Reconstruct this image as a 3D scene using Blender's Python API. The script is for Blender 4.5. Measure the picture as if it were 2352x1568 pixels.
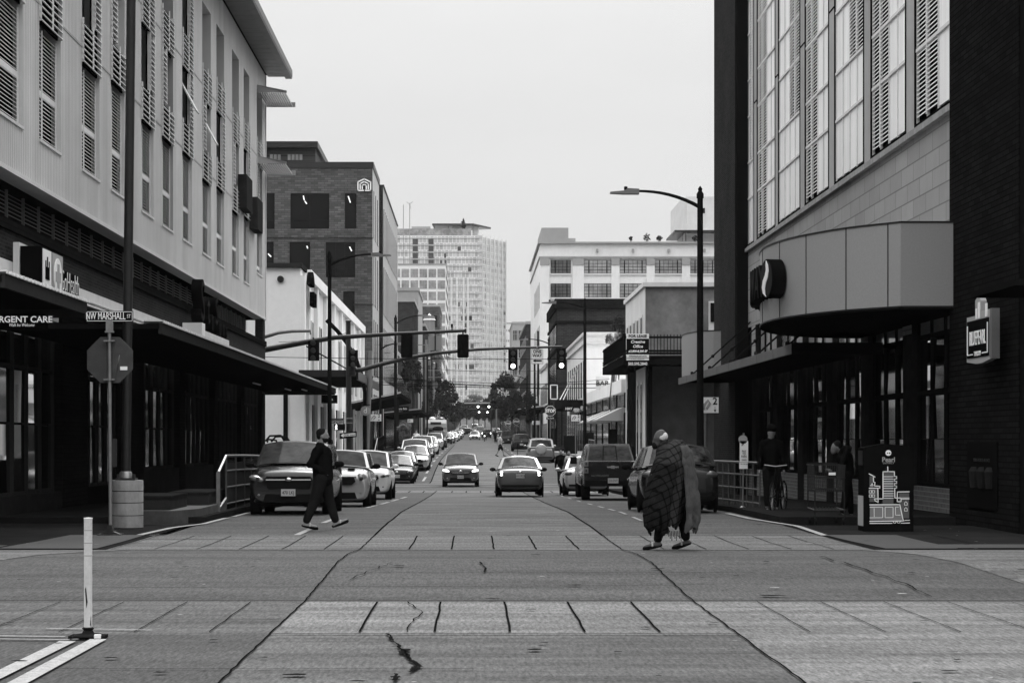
import bpy, bmesh, math, random
from math import sin, cos, pi, radians as R, sqrt
from mathutils import Vector, Matrix
random.seed(7)
S = bpy.context.scene
for o in list(bpy.data.objects): bpy.data.objects.remove(o)
COL = S.collection
# ---------------- camera (level, shifted: straight verticals) ----------------
F = 4573.0; CX = 1088.0; HY = 1012.0; EYE = 1.57
cam = bpy.data.objects.new('camera', bpy.data.cameras.new('camera')); COL.objects.link(cam)
cam.location = (0, 0, EYE); cam.rotation_euler = (R(90), 0, 0)
cam.data.sensor_width = 36; cam.data.lens = 36*F/2352
cam.data.shift_x = (1176-CX)/2352; cam.data.shift_y = (HY-784)/2352
cam.data.clip_start = .5; cam.data.clip_end = 5000
S.camera = cam
# ---------------- world and sun ----------------
w = bpy.data.worlds.new('World'); S.world = w; w.use_nodes = True
nt = w.node_tree; nt.nodes.clear()
SUN_EL = R(52); SUN_AZ = R(12)
sky = nt.nodes.new('ShaderNodeTexSky'); sky.sky_type = 'NISHITA'; sky.sun_disc = False
sky.sun_elevation = SUN_EL; sky.sun_rotation = SUN_AZ; sky.dust_density = 4; sky.air_density = 1.2
bw = nt.nodes.new('ShaderNodeRGBToBW'); nt.links.new(sky.outputs[0], bw.inputs[0])
mu = nt.nodes.new('ShaderNodeMath'); mu.operation = 'MULTIPLY'; mu.inputs[1].default_value = .22
nt.links.new(bw.outputs[0], mu.inputs[0])
tc = nt.nodes.new('ShaderNodeTexCoord'); mp = nt.nodes.new('ShaderNodeMapping'); mp.inputs['Scale'].default_value = (2, 2, 7)
nz = nt.nodes.new('ShaderNodeTexNoise'); nz.inputs['Scale'].default_value = 1.1; nz.inputs['Detail'].default_value = 4
nt.links.new(tc.outputs['Generated'], mp.inputs[0]); nt.links.new(mp.outputs[0], nz.inputs[0])
mr = nt.nodes.new('ShaderNodeMapRange'); mr.inputs[1].default_value = .3; mr.inputs[2].default_value = .7
mr.inputs[3].default_value = 4.5; mr.inputs[4].default_value = 5.2
nt.links.new(nz.outputs[0], mr.inputs[0])
ad = nt.nodes.new('ShaderNodeMath'); ad.operation = 'ADD'
nt.links.new(mu.outputs[0], ad.inputs[0]); nt.links.new(mr.outputs[0], ad.inputs[1])
# an overcast sky is brighter overhead than at the horizon
sx = nt.nodes.new('ShaderNodeSeparateXYZ'); nt.links.new(tc.outputs['Generated'], sx.inputs[0])
el = nt.nodes.new('ShaderNodeMapRange'); el.interpolation_type = 'SMOOTHSTEP'
el.inputs[1].default_value = .16; el.inputs[2].default_value = .9; el.inputs[3].default_value = 1.0; el.inputs[4].default_value = 4.3
nt.links.new(sx.outputs[2], el.inputs[0])
mm = nt.nodes.new('ShaderNodeMath'); mm.operation = 'MULTIPLY'
nt.links.new(ad.outputs[0], mm.inputs[0]); nt.links.new(el.outputs[0], mm.inputs[1]); ad = mm
bg = nt.nodes.new('ShaderNodeBackground'); bg.inputs['Strength'].default_value = .092
nt.links.new(ad.outputs[0], bg.inputs[0])
wo = nt.nodes.new('ShaderNodeOutputWorld'); nt.links.new(bg.outputs[0], wo.inputs[0])
sl = bpy.data.lights.new('sun', 'SUN'); sl.energy = 1.4; sl.angle = R(25); sl.color = (1, 1, 1)
so = bpy.data.objects.new('sun', sl); COL.objects.link(so)
sd = Vector((sin(SUN_AZ)*cos(SUN_EL), cos(SUN_AZ)*cos(SUN_EL), sin(SUN_EL)))
so.rotation_euler = (-sd).to_track_quat('-Z', 'Y').to_euler()
S.view_settings.view_transform = 'Standard'; S.view_settings.look = 'None'
S.view_settings.exposure = .38; S.view_settings.gamma = 1
S.render.resolution_x = 1024; S.render.resolution_y = 682

# ---------------- helpers ----------------
def W(dx, dy, Y): return ((dx-CX)*Y/F, Y, EYE-(dy-HY)*Y/F)
def XX(dx, Y): return (dx-CX)*Y/F
def ZZ(dy, Y): return EYE-(dy-HY)*Y/F
GP = [(-80, 0), (12, 0), (19.3, 0), (21.5, .04), (24, .1), (26, .08), (28.6, 0), (31, -.01), (36, .0), (45, -.05), (60, -.3), (75, -.52), (84, -.63), (100, -.68),
      (108, -.62), (118, -.25), (128, .02), (141, .24), (153, .37), (185, .63), (250, 1.12), (345, 1.75), (500, 3.8), (650, 6.4), (900, 12), (1500, 26)]
def gz(y):
    for (a, p), (b, q) in zip(GP, GP[1:]):
        if y <= b:
            t = max(0, (y-a)/(b-a)); return p+(q-p)*t
    return GP[-1][1]

class B:
    def __init__(s): s.v = []; s.f = []; s.k = []
    def add(s, vs, fs):
        n = len(s.v); s.k.append((n, len(s.f))); s.v += [tuple(p) for p in vs]; s.f += [tuple(i+n for i in f) for f in fs]; return s
    def box(s, x0, x1, y0, y1, z0, z1):
        if x0 > x1: x0, x1 = x1, x0
        return s.add([(x0, y0, z0), (x1, y0, z0), (x1, y1, z0), (x0, y1, z0), (x0, y0, z1), (x1, y0, z1), (x1, y1, z1), (x0, y1, z1)],
                     [(3, 2, 1, 0), (4, 5, 6, 7), (0, 1, 5, 4), (1, 2, 6, 5), (2, 3, 7, 6), (3, 0, 4, 7)])
    def prism(s, poly, ax, a0, a1):
        n = len(poly)
        def P(p, a):
            if ax == 'x': return (a, p[0], p[1])
            if ax == 'y': return (p[0], a, p[1])
            return (p[0], p[1], a)
        vs = [P(p, a0) for p in poly]+[P(p, a1) for p in poly]
        fs = [tuple(range(n-1, -1, -1)), tuple(range(n, 2*n))]+[(i, (i+1) % n, n+(i+1) % n, n+i) for i in range(n)]
        return s.add(vs, fs)
    def quad(s, a, b, c, d): return s.add([a, b, c, d], [(0, 1, 2, 3)])
    def tube(s, pts, rad, n=8, sq=1.0, caps=True):
        pts = [Vector(p) for p in pts]
        if not hasattr(rad, '__len__'): rad = [rad]*len(pts)
        vs = []; up = None
        for i, p in enumerate(pts):
            d = (pts[min(i+1, len(pts)-1)]-pts[max(i-1, 0)])
            if d.length < 1e-9: d = Vector((0, 0, 1))
            d.normalize()
            if up is None:
                up = Vector((0, 1, 0)) if abs(d.y) < .9 else Vector((0, 0, 1))
            a = d.cross(up)
            if a.length < 1e-6: a = d.cross(Vector((1, 0, 0)))
            a.normalize(); b = d.cross(a).normalized()
            for k in range(n):
                t = 2*pi*k/n+pi/n
                vs.append(p+a*cos(t)*rad[i]+b*sin(t)*rad[i]*sq)
        m = len(pts); fs = [(i*n+k, i*n+(k+1) % n, (i+1)*n+(k+1) % n, (i+1)*n+k) for i in range(m-1) for k in range(n)]
        if caps: fs += [tuple(range(n-1, -1, -1)), tuple((m-1)*n+k for k in range(n))]
        return s.add(vs, fs)
    def ell(s, c, r, n=12, m=8, rot=None):
        vs = []; c = Vector(c)
        for i in range(1, m):
            ph = pi*i/m
            for k in range(n):
                t = 2*pi*k/n; q = Vector((r[0]*sin(ph)*cos(t), r[1]*sin(ph)*sin(t), r[2]*cos(ph)))
                vs.append(c+(rot @ q if rot else q))
        a = Vector((0, 0, r[2])); b = -a
        vs += [c+(rot @ a if rot else a), c+(rot @ b if rot else b)]
        T = len(vs)-2
        fs = [(i*n+k, (i+1)*n+k, (i+1)*n+(k+1) % n, i*n+(k+1) % n) for i in range(m-2) for k in range(n)]
        fs += [(T, k, (k+1) % n) for k in range(n)]+[(T+1, (m-2)*n+(k+1) % n, (m-2)*n+k) for k in range(n)]
        return s.add(vs, fs)
    def lathe(s, c, prof, n=16, ax='z'):
        vs = []
        for r, z in prof:
            for k in range(n):
                t = 2*pi*k/n
                if ax == 'z': vs.append((c[0]+r*cos(t), c[1]+r*sin(t), c[2]+z))
                elif ax == 'x': vs.append((c[0]+z, c[1]+r*cos(t), c[2]+r*sin(t)))
                else: vs.append((c[0]+r*cos(t), c[1]+z, c[2]+r*sin(t)))
        m = len(prof)
        return s.add(vs, [(i*n+k, i*n+(k+1) % n, (i+1)*n+(k+1) % n, (i+1)*n+k) for i in range(m-1) for k in range(n)]+[tuple(range(n-1, -1, -1)), tuple((m-1)*n+k for k in range(n))])
    def grid(s, fn, nu, nv):
        vs = [fn(i/nu, j/nv) for j in range(nv+1) for i in range(nu+1)]
        return s.add(vs, [(j*(nu+1)+i, j*(nu+1)+i+1, (j+1)*(nu+1)+i+1, (j+1)*(nu+1)+i) for j in range(nv) for i in range(nu)])
    def merge(s, o): return s.add(o.v, o.f)

def setp(o, label=None, cat=None, group=None, kind=None):
    if label: o['label'] = label
    if cat: o['category'] = cat
    if group: o['group'] = group
    if kind: o['kind'] = kind
    return o
def mk(name, b, m, parent=None, world=False, smooth=True, ang=35, recalc=True):
    me = bpy.data.meshes.new(name)
    vs = b.v
    if parent is not None and world:
        L = parent.location
        p = parent.parent
        off = Vector(L)
        while p is not None: off += Vector(p.location); p = p.parent
        vs = [(x-off.x, y-off.y, z-off.z) for x, y, z in vs]
    me.from_pydata(vs, [], b.f)
    if recalc:
        bm = bmesh.new(); bm.from_mesh(me); bmesh.ops.recalc_face_normals(bm, faces=bm.faces); bm.to_mesh(me); bm.free()
    if smooth:
        me.shade_smooth(); me.set_sharp_from_angle(angle=R(ang))
    me.materials.append(m)
    o = bpy.data.objects.new(name, me); COL.objects.link(o)
    if parent is not None: o.parent = parent
    return o
def thing(name, label, cat, loc=(0, 0, 0), rz=0, group=None):
    o = bpy.data.objects.new(name, None); COL.objects.link(o); o.location = loc; o.rotation_euler = (0, 0, rz)
    o.empty_display_size = .3
    return setp(o, label, cat, group)
def struct(name, b, m): return setp(mk(name, b, m), kind='structure')
def solo(name, b, m, label, cat, group=None, **k): return setp(mk(name, b, m, **k), label, cat, group)
def copy_tree(o, parent=None):
    c = o.copy(); COL.objects.link(c)
    c.parent = parent
    for ch in list(o.children): copy_tree(ch, c)
    return c
DG = None
def text(name, s, size, loc, rot, m, parent=None, world=True, align='CENTER', ext=.01, off=0., sx=1.0, shear=0, font=None):
    cu = bpy.data.curves.new(name, 'FONT'); cu.body = s; cu.size = size; cu.align_x = align; cu.align_y = 'CENTER'
    cu.extrude = ext; cu.offset = off; cu.shear = shear; cu.resolution_u = 3
    t = bpy.data.objects.new(name, cu); COL.objects.link(t)
    dg = bpy.context.evaluated_depsgraph_get()
    me = bpy.data.meshes.new_from_object(t.evaluated_get(dg))
    bpy.data.objects.remove(t); bpy.data.curves.remove(cu)
    me.transform(Matrix.Diagonal((sx, 1, 1, 1)))
    me.transform(Matrix.Translation(loc) @ Matrix.Rotation(rot[2], 4, 'Z') @ Matrix.Rotation(rot[0], 4, 'X'))
    if parent is not None and world:
        off_ = Vector(parent.location); p = parent.parent
        while p is not None: off_ += Vector(p.location); p = p.parent
        me.transform(Matrix.Translation(-off_))
    me.materials.clear(); me.materials.append(m)
    o = bpy.data.objects.new(name, me); COL.objects.link(o); o.parent = parent
    return o
def mks(name, b, m, parent=None, world=False, **k):
    # every piece of the builder becomes a part of its own
    ends = b.k[1:]+[(len(b.v), len(b.f))]; out = []
    for (v0, f0), (v1, f1) in zip(b.k, ends):
        q = B(); q.v = b.v[v0:v1]; q.f = [tuple(i-v0 for i in f) for f in b.f[f0:f1]]
        out.append(mk(name, q, m, parent, world, **k))
    return out
FR = (R(90), 0, 0)       # lettering that faces the camera side (-Y)
EA = (R(90), 0, R(90))   # faces +X
WE = (R(90), 0, R(-90))  # faces -X

# ---------------- materials ----------------
def mat(name, v, rough=.7, metal=0., noise=None, n2=None, bump=None, spec=.5, emit=0, brick=None, ribs=None, streak=None, coat=0, blocks=None, plaid=False, planks=None, n3=None):
    m = bpy.data.materials.new(name); m.use_nodes = True; N = m.node_tree.nodes; L = m.node_tree.links
    p = N['Principled BSDF']; p.inputs['Roughness'].default_value = rough; p.inputs['Metallic'].default_value = metal
    p.inputs['Base Color'].default_value = (v, v, v, 1); p.inputs['Specular IOR Level'].default_value = spec if (rough < .3 or metal > .3) else (.0 if v < .05 else .12)
    p.inputs['Coat Weight'].default_value = coat
    if emit:
        p.inputs['Emission Color'].default_value = (1, 1, 1, 1); p.inputs['Emission Strength'].default_value = emit
    T = N.new('ShaderNodeTexCoord'); src = T.outputs['Object']
    cur = None; h = None
    def math_(op, a, b=None):
        q = N.new('ShaderNodeMath'); q.operation = op
        for i, x in enumerate((a, b)):
            if x is None: continue
            if isinstance(x, (int, float)): q.inputs[i].default_value = x
            else: L.new(x, q.inputs[i])
        return q.outputs[0]
    def mulc(a, b): return b if a is None else math_('MULTIPLY', a, b)
    if brick or blocks:
        bw_, bh, mort, var = brick or blocks
        sp = N.new('ShaderNodeSeparateXYZ'); L.new(src, sp.inputs[0])
        u = math_('ADD', sp.outputs[0], sp.outputs[1]); cb = N.new('ShaderNodeCombineXYZ'); L.new(u, cb.inputs[0]); L.new(sp.outputs[2], cb.inputs[1])
        br = N.new('ShaderNodeTexBrick'); L.new(cb.outputs[0], br.inputs[0])
        br.inputs['Scale'].default_value = 1; br.inputs['Brick Width'].default_value = bw_; br.inputs['Row Height'].default_value = bh
        br.inputs['Mortar Size'].default_value = mort[0]; br.inputs['Bias'].default_value = 0
        br.inputs['Color1'].default_value = (1-var,)*3+(1,); br.inputs['Color2'].default_value = (1+var,)*3+(1,)
        br.inputs['Mortar'].default_value = (mort[1],)*3+(1,)
        b2 = N.new('ShaderNodeRGBToBW'); L.new(br.outputs['Color'], b2.inputs[0]); cur = b2.outputs[0]; h = math_('MULTIPLY', br.outputs['Fac'], -1)
    if ribs:
        axis, pitch, amt = ribs
        sp = N.new('ShaderNodeSeparateXYZ'); L.new(src, sp.inputs[0])
        t = math_('MULTIPLY', sp.outputs['XYZ'.index(axis)], 2*pi/pitch); h = math_('SINE', t)
        fl = math_('FLOOR', math_('MULTIPLY', sp.outputs['XYZ'.index(axis)], 1/(pitch*4)))
        wn = N.new('ShaderNodeTexWhiteNoise'); wn.noise_dimensions = '1D'; L.new(fl, wn.inputs['W'])
        var = math_('ADD', math_('MULTIPLY', wn.outputs[0], amt), 1-amt/2)
        line = math_('GREATER_THAN', h, -.86); line = math_('ADD', math_('MULTIPLY', line, .4), .6)
        cur = mulc(mulc(cur, var), line)
    if planks:
        axis, pitch = planks
        sp = N.new('ShaderNodeSeparateXYZ'); L.new(src, sp.inputs[0])
        fr = math_('FRACT', math_('MULTIPLY', sp.outputs['XYZ'.index(axis)], 1/pitch))
        cur = mulc(cur, math_('ADD', math_('MULTIPLY', math_('GREATER_THAN', fr, .14), .6), .4))
    if plaid:
        sp = N.new('ShaderNodeSeparateXYZ'); L.new(src, sp.inputs[0])
        a = math_('ADD', sp.outputs[0], sp.outputs[1]); a = math_('ADD', a, math_('MULTIPLY', sp.outputs[2], .35)); c = math_('SUBTRACT', sp.outputs[2], math_('MULTIPLY', sp.outputs[0], .5))
        for q in (a, c):
            fr = math_('FRACT', math_('MULTIPLY', q, 9)); cur = mulc(cur, math_('ADD', math_('MULTIPLY', math_('GREATER_THAN', fr, .2), .6), .4))
    for nn in (noise, n2, n3):
        if nn:
            sc, amt = nn[0], nn[1]
            mp = N.new('ShaderNodeMapping'); L.new(src, mp.inputs[0]); mp.inputs['Scale'].default_value = nn[2] if len(nn) > 2 else (1, 1, 1)
            t = N.new('ShaderNodeTexNoise'); t.inputs['Scale'].default_value = sc; t.inputs['Detail'].default_value = 6; t.inputs['Roughness'].default_value = .65
            L.new(mp.outputs[0], t.inputs[0])
            mr = N.new('ShaderNodeMapRange'); mr.inputs[1].default_value = .32; mr.inputs[2].default_value = .68
            mr.inputs[3].default_value = 1-amt; mr.inputs[4].default_value = 1+amt; L.new(t.outputs[0], mr.inputs[0])
            cur = mulc(cur, mr.outputs[0])
            if h is None and bump: h = t.outputs[0]
    if cur is not None:
        cur = math_('MULTIPLY', cur, v); L.new(cur, p.inputs['Base Color'])
    if bump and h is not None:
        bn = N.new('ShaderNodeBump'); bn.inputs['Strength'].default_value = bump[0]; bn.inputs['Distance'].default_value = bump[1]
        L.new(h, bn.inputs['Height']); L.new(bn.outputs[0], p.inputs['Normal'])
    return m
M = {}
M['asphalt'] = mat('asphalt', 0.056, .85, noise=(45, .6), n2=(.5, .3, (.35, 2.4, 1)), bump=(.25, .01), n3=(34, .42, (1, .14, 1)))
M['asphalt_mid'] = mat('asphalt_worn', 0.051, .85, noise=(45, .55), n2=(.6, .2, (.35, 1.8, 1)), bump=(.25, .01), n3=(34, .42, (1, .14, 1)))
M['slab'] = mat('slab_concrete', 0.092, .85, noise=(45, .45), n2=(.9, .45, (.3, 2.6, 1)), bump=(.2, .008), n3=(34, .42, (1, .14, 1)))
M['slab_dark'] = mat('slab_concrete_dirty', 0.07, .85, noise=(45, .5), n2=(.8, .5, (.3, 2.6, 1)), bump=(.2, .008), n3=(34, .42, (1, .14, 1)))
M['slab_light'] = mat('slab_concrete_pale', 0.118, .85, noise=(45, .45), n2=(.7, .45, (.3, 2.6, 1)), bump=(.2, .008), n3=(34, .42, (1, .14, 1)))
M['lane'] = mat('lane_concrete', 0.085, .85, noise=(45, .5), n2=(.8, .45, (.5, 1.2, 1)), bump=(.2, .008), n3=(30, .35, (1, .14, 1)))
M['lamp_dim'] = mat('ceiling_lamp', .8, .4, emit=.55)
M['mirror_glass'] = mat('reflecting_glass', .42, .03, 1.)
M['shopglass'] = mat('shop_glass', .006, .03, spec=.5)
M['walk'] = mat('sidewalk_concrete', 0.017, .85, noise=(30, .2), n2=(1.2, .2), bump=(.2, .006))
M['paint'] = mat('road_paint', 0.27, .7, noise=(14, .25), n2=(60, .3))
M['joint'] = mat('joint_tar', 0.008, .8, noise=(20, .3))
M['rubber'] = mat('rubber', .015, .6)
M['white_plastic'] = mat('white_plastic', 0.6, .5, noise=(6, .12, (1, 1, .5)), n2=(30, .08))
M['clad'] = mat('metal_cladding', 0.54, .5, ribs=('Y', .16, .16), noise=(.5, .08), n2=(3, .05, (1, 1, .05)), bump=(.6, .012))
M['clad_end'] = mat('metal_cladding_trim', 0.6, .5, noise=(2, .06))
M['slat'] = mat('louver_slat', 0.75, .5, noise=(8, .06))
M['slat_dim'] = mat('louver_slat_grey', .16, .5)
M['black'] = mat('black_paint', .008, .85)
M['blackmetal'] = mat('black_metal', 0.012, .45, noise=(9, .2))
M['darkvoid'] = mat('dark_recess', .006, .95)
M['glassdark'] = mat('window_glass_dark', .006, .06, spec=.15)
M['glass'] = mat('window_glass', .05, .04, spec=.8)
M['glass_pale'] = mat('window_glass_pale', 0.3, .1, spec=.8, noise=(.15, .35), n2=(.6, .25))
M['brickdark'] = mat('brick_charcoal', 0.026, .8, brick=(.23, .075, (.012, 1.7), .25), noise=(.7, .15), bump=(.4, .006))
M['brickdark2'] = mat('brick_charcoal_wall', 0.011, .85, brick=(.4, .1, (.012, .4), .25), noise=(.7, .15), bump=(.4, .01))
M['brickmid'] = mat('brick_mid', 0.085, .85, brick=(.6, .2, (.02, .55), .35), noise=(.25, .2), bump=(.3, .02))
M['brickold'] = mat('brick_old', 0.035, .85, brick=(.5, .18, (.02, 1.6), .25), noise=(.3, .25), bump=(.3, .02))
M['blockwall'] = mat('stone_block', 0.27, .75, blocks=(1.2, .4, (.016, .55), .1), noise=(1.5, .06), bump=(.3, .01))
M['skylit_side'] = mat('skylit_side', 0.42, .8, noise=(.4, .08), n2=(6, .06))  # paler than the brick front; skylight on the side put into the colour
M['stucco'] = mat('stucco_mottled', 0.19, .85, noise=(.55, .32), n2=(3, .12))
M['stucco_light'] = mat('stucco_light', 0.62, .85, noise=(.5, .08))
M['white'] = mat('white_wall', 0.82, .8, noise=(.3, .05), n2=(4, .03))
M['white2'] = mat('cream_wall', 0.8, .8, noise=(.3, .06), n2=(3, .04, (1, 1, .3)))
M['trimgrey'] = mat('trim_grey', 0.34, .7, noise=(1, .06))
M['concrete'] = mat('concrete_plain', 0.26, .85, noise=(3, .2), n2=(8, .15, (1, 1, .25)), bump=(.3, .01))
M['ledge'] = mat('ledge_pale', 0.65, .7, noise=(2, .08))
M['steel'] = mat('galvanised', 0.22, .4, .6, noise=(12, .15))
M['steel_dk'] = mat('steel_dark', 0.018, .45, .4, noise=(8, .2))
M['fascia'] = mat('canopy_fascia', 0.032, .6, noise=(4, .15))
M['fascia_r'] = mat('canopy_steel', 0.12, .55, noise=(2, .15))
M['curve_panel'] = mat('sign_panel_metal', 0.3, .5, noise=(25, .05))
M['signwhite'] = mat('sign_white', 0.88, .5)
M['signgrey'] = mat('sign_grey', .35, .5)
M['signblack'] = mat('sign_black', .006, .7)
M['signred'] = mat('sign_red', .05, .5)
M['lightpanel'] = mat('window_panel_pale', 0.85, .35, noise=(1.2, .1, (1, 3, .15)), n2=(5, .05, (1, 5, .1)), spec=.5)
M['colpier'] = mat('window_pier', 0.33, .7, noise=(1.2, .1), n2=(3, .06, (1, 1, .2)))
M['tire'] = mat('tire', .012, .75)
M['rim'] = mat('rim', .25, .35, .7)
M['cglass'] = mat('car_glass', .04, .07, spec=.28, noise=(1.3, 1.0, (1, 1, 2)))  # blotchy base tone painted in for reflections and the interior
M['cglass'].node_tree.nodes['Principled BSDF'].inputs['IOR'].default_value = 1.24
M['rglass'] = mat('car_rear_glass', .05, .3, spec=.1, noise=(3, 1.0))  # same painted-in mottling for the rear glass
M['rglass'].node_tree.nodes['Principled BSDF'].inputs['IOR'].default_value = 1.12
M['chrome'] = mat('chrome', .7, .15, 1.)
M['lamp_clear'] = mat('lamp_lens', 0.25, .1, .2, noise=(20, .3))
M['lamp_red'] = mat('tail_lens', .06, .12)
M['lamp_on'] = mat('lamp_lit', .8, .2, emit=3)
M['lamp_off'] = mat('lamp_unlit', .05, .3)
M['plate'] = mat('number_plate', .5, .4)
M['cblack'] = mat('car_trim_black', .012, .5)
M['skin'] = mat('skin', 0.2, .55, noise=(12, .08))
M['skin_dk'] = mat('skin_brown', .12, .55)
M['hair'] = mat('hair_dark', .012, .6)
M['hair_grey'] = mat('hair_grey', .40, .7, noise=(40, .25))
M['cloth_black'] = mat('cloth_black', 0.006, .9, noise=(8, .2))
M['cloth_navy'] = mat('cloth_dark_trousers', 0.012, .9, noise=(8, .25))
M['cloth_grey'] = mat('cloth_grey', 0.058, .95, noise=(9, .15), n2=(40, .12))
M['cloth_light'] = mat('cloth_light', .45, .9, noise=(12, .12))
M['cloth_shirt'] = mat('cloth_white', .6, .9, noise=(12, .1))
M['plaid'] = mat('plaid_wool', 0.036, .95, plaid=True, noise=(40, .25))
M['plaid_shaded'] = mat('plaid_wool_shaded', 0.016, .95, plaid=True, noise=(40, .25))  # darker copy of the plaid, shade of the front put into its colour
M['leaf'] = mat('foliage', 0.028, .8, noise=(2, .5))
M['leaf_lt'] = mat('foliage_light', .14, .8, noise=(2, .5))
M['bark'] = mat('bark', .08, .9, noise=(8, .3))
M['wood'] = mat('wood_pole', .2, .9, noise=(3, .25, (4, 4, .3)))
M['tactile'] = mat('tactile_strip', 0.05, .8, planks=('Y', .16), noise=(20, .2))
M['wicker'] = mat('wire_base', .10, .6, blocks=(.12, .1, (.01, 2.5), .3))
def paint(name, v, metal=.3): return mat(name, v, .2, metal, spec=.4, coat=.3 if v > .02 else .2, noise=(1.5, .05))
M['darkpier'] = mat('dark_stone', 0.02, .8, noise=(3, .25))

M['glow_letter'] = mat('glowing_letter', .7, .5, emit=.35)  # white letters given a weak glow of their own
M['railgrey'] = mat('rail_grey', .1, .5, .3, noise=(8, .2))
M['skin_old'] = mat('skin_shaded', 0.07, .6, noise=(12, .15))  # skin tone lowered to carry the shadow on the face
M['soffit'] = mat('soffit_boards', .2, .6, noise=(2, .1))
# ================= SETTING: ground, roads =================
def ysamples(y0, y1):
    ys = {y0, y1}
    for a, _ in GP:
        if y0 < a < y1: ys.add(a)
    y = y0
    while y < y1: ys.add(y); y += (.7 if y < 40 else 4 if y < 200 else 20)
    return sorted(ys)
def sheet(y0, y1, xl, xr, dz, b=None):
    b = b or B(); ys = ysamples(y0, y1)
    L = xl if callable(xl) else (lambda y: xl); Rr = xr if callable(xr) else (lambda y: xr)
    vs = []
    for y in ys: vs += [(L(y), y, gz(y)+dz), (Rr(y), y, gz(y)+dz)]
    return b.add(vs, [(2*i, 2*i+1, 2*i+3, 2*i+2) for i in range(len(ys)-1)])
def pl(pts):
    def f(y):
        for (a, p), (b_, q) in zip(pts, pts[1:]):
            if y <= b_: return p+(q-p)*(y-a)/(b_-a) if b_ > a else q
        return pts[-1][1]
    return f
XL, XR = -5.15, 5.85            # kerbs
b = sheet(-80, 1500, -500, 500, -.05); struct('ground', b, M['walk'])
# the near intersection and the street beyond it
struct('intersection', sheet(-20, 28.6, -60, 60, 0), M['asphalt'])
struct('street', sheet(28.6, 1400, XL, XR, -.0), M['asphalt'])
b = B()
for a, c in ((88, 104), (168, 184), (248, 264), (330, 346), (410, 428)): sheet(a, c, -90, 90, -.012, b)
struct('cross_street', b, M['asphalt_mid'])
# concrete lanes between the two long joints
JL, JR = -1.645, 2.135
struct('concrete_lane', sheet(33.05, 84, JL, JR, .004), M['lane'])
struct('concrete_lane', sheet(104, 330, -2.3, 2.9, .004), M['lane'])
struct('crosswalk', sheet(28.6, 33.05, -5.3, 7.2, .004), M['slab'])
struct('crosswalk', sheet(84.2, 87.6, XL, XR, .006), M['slab_light'])
struct('crosswalk', sheet(16.1, 19.38, JL, JR, .004), M['slab_light'])
struct('crosswalk', sheet(16.1, 19.38, -20, JL, .004), M['slab_dark'])
struct('pavement_right', sheet(4, 19.38, JR, 30, .004), M['slab_light'])
struct('pavement_centre', sheet(4, 16.1, JL, JR, .003), M['slab_dark'])
struct('pavement_left', sheet(4, 16.1, -20, JL, .003), M['asphalt_mid'])
# corner aprons
struct('gutter_apron', sheet(24.2, 28.6, -20, pl([(24.2, -5.9), (26.5, -5.6), (28.6, -5.0)]), .006), M['slab'])
struct('gutter_apron', sheet(21.2, 28.6, pl([(21.2, 5.9), (24, 5.85), (27, 5.8), (28.6, 5.55)]), 30, .006), M['slab'])
# sidewalks
def walk(x0, x1, y0, y1, side, h=.13):
    b = sheet(y0, y1, x0, x1, h)
    xe = x1 if side < 0 else x0
    ys = ysamples(y0, y1); vs = []
    for y in ys: vs += [(xe, y, gz(y)-.05), (xe, y, gz(y)+h)]
    b.add(vs, [(2*i, 2*i+1, 2*i+3, 2*i+2) for i in range(len(ys)-1)])
    b.add([(x0, y0, gz(y0)-.05), (x1, y0, gz(y0)-.05), (x1, y0, gz(y0)+h), (x0, y0, gz(y0)+h)], [(0, 1, 2, 3)])
    return b
struct('sidewalk', sheet(28.6, 38, -40, XL-.15, .008), M['walk'])
struct('sidewalk', sheet(28.6, 37, 5.75, 40, .008), M['walk'])
for y0, y1 in ((38, 87), (104, 167), (185, 247), (265, 329), (347, 409), (429, 520)):
    struct('sidewalk', walk(-9.4, XL, y0, y1, -1), M['walk'])
    struct('sidewalk', walk(XR, 9.6, y0, y1, 1), M['walk'])
# joints and cracks
def strip(pts, wd, dz, b):
    for (x0, y0), (x1, y1) in zip(pts, pts[1:]):
        n = max(1, int(abs(y1-y0)/.7)+1)
        d = Vector((x1-x0, y1-y0)); d.normalize(); nx, ny = -d.y*wd/2, d.x*wd/2
        for i in range(n):
            ax, ay = x0+(x1-x0)*i/n, y0+(y1-y0)*i/n; cx, cy = x0+(x1-x0)*(i+1)/n, y0+(y1-y0)*(i+1)/n
            b.add([(ax+nx, ay+ny, gz(ay+ny)+dz), (ax-nx, ay-ny, gz(ay-ny)+dz), (cx-nx, cy-ny, gz(cy-ny)+dz), (cx+nx, cy+ny, gz(cy+ny)+dz)], [(0, 1, 2, 3)])
    return b
def wob(x0, y0, x1, y1, n, a):
    return [(x0+(x1-x0)*i/n+random.uniform(-a, a)*(0 < i < n), y0+(y1-y0)*i/n) for i in range(n+1)]
b = B()
for x in (JL, JR):
    strip(wob(x, 9, x, 33, 110, .008), .017, .016, b); strip(wob(x, 33, x, 88, 40, .01), .035, .012, b)
    strip(wob(x+(-.65 if x < 0 else .75), 104, x+(-.65 if x < 0 else .75), 240, 12, 0), .06, .012, b)
strip(wob(-20, 19.4, 20, 19.4, 30, 0), .03, .016, b); strip(wob(JL, 16.1, JR, 16.1, 4, 0), .03, .016, b)
strip(wob(-6, 33.05, 7, 33.05, 4, 0), .02, .012, b); strip(wob(-20, 28.6, 30, 28.6, 4, 0), .03, .012, b)
strip(wob(-1.5, 22.6, 3.2, 22.6, 10, 0), .02, .016, b); strip(wob(-20, 13.6, 0, 13.6, 10, 0), .016, .016, b)
strip([(-7.5, 20.6), (1.5, 21.0), (2.6, 21.1)], .016, .016, b)
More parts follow.
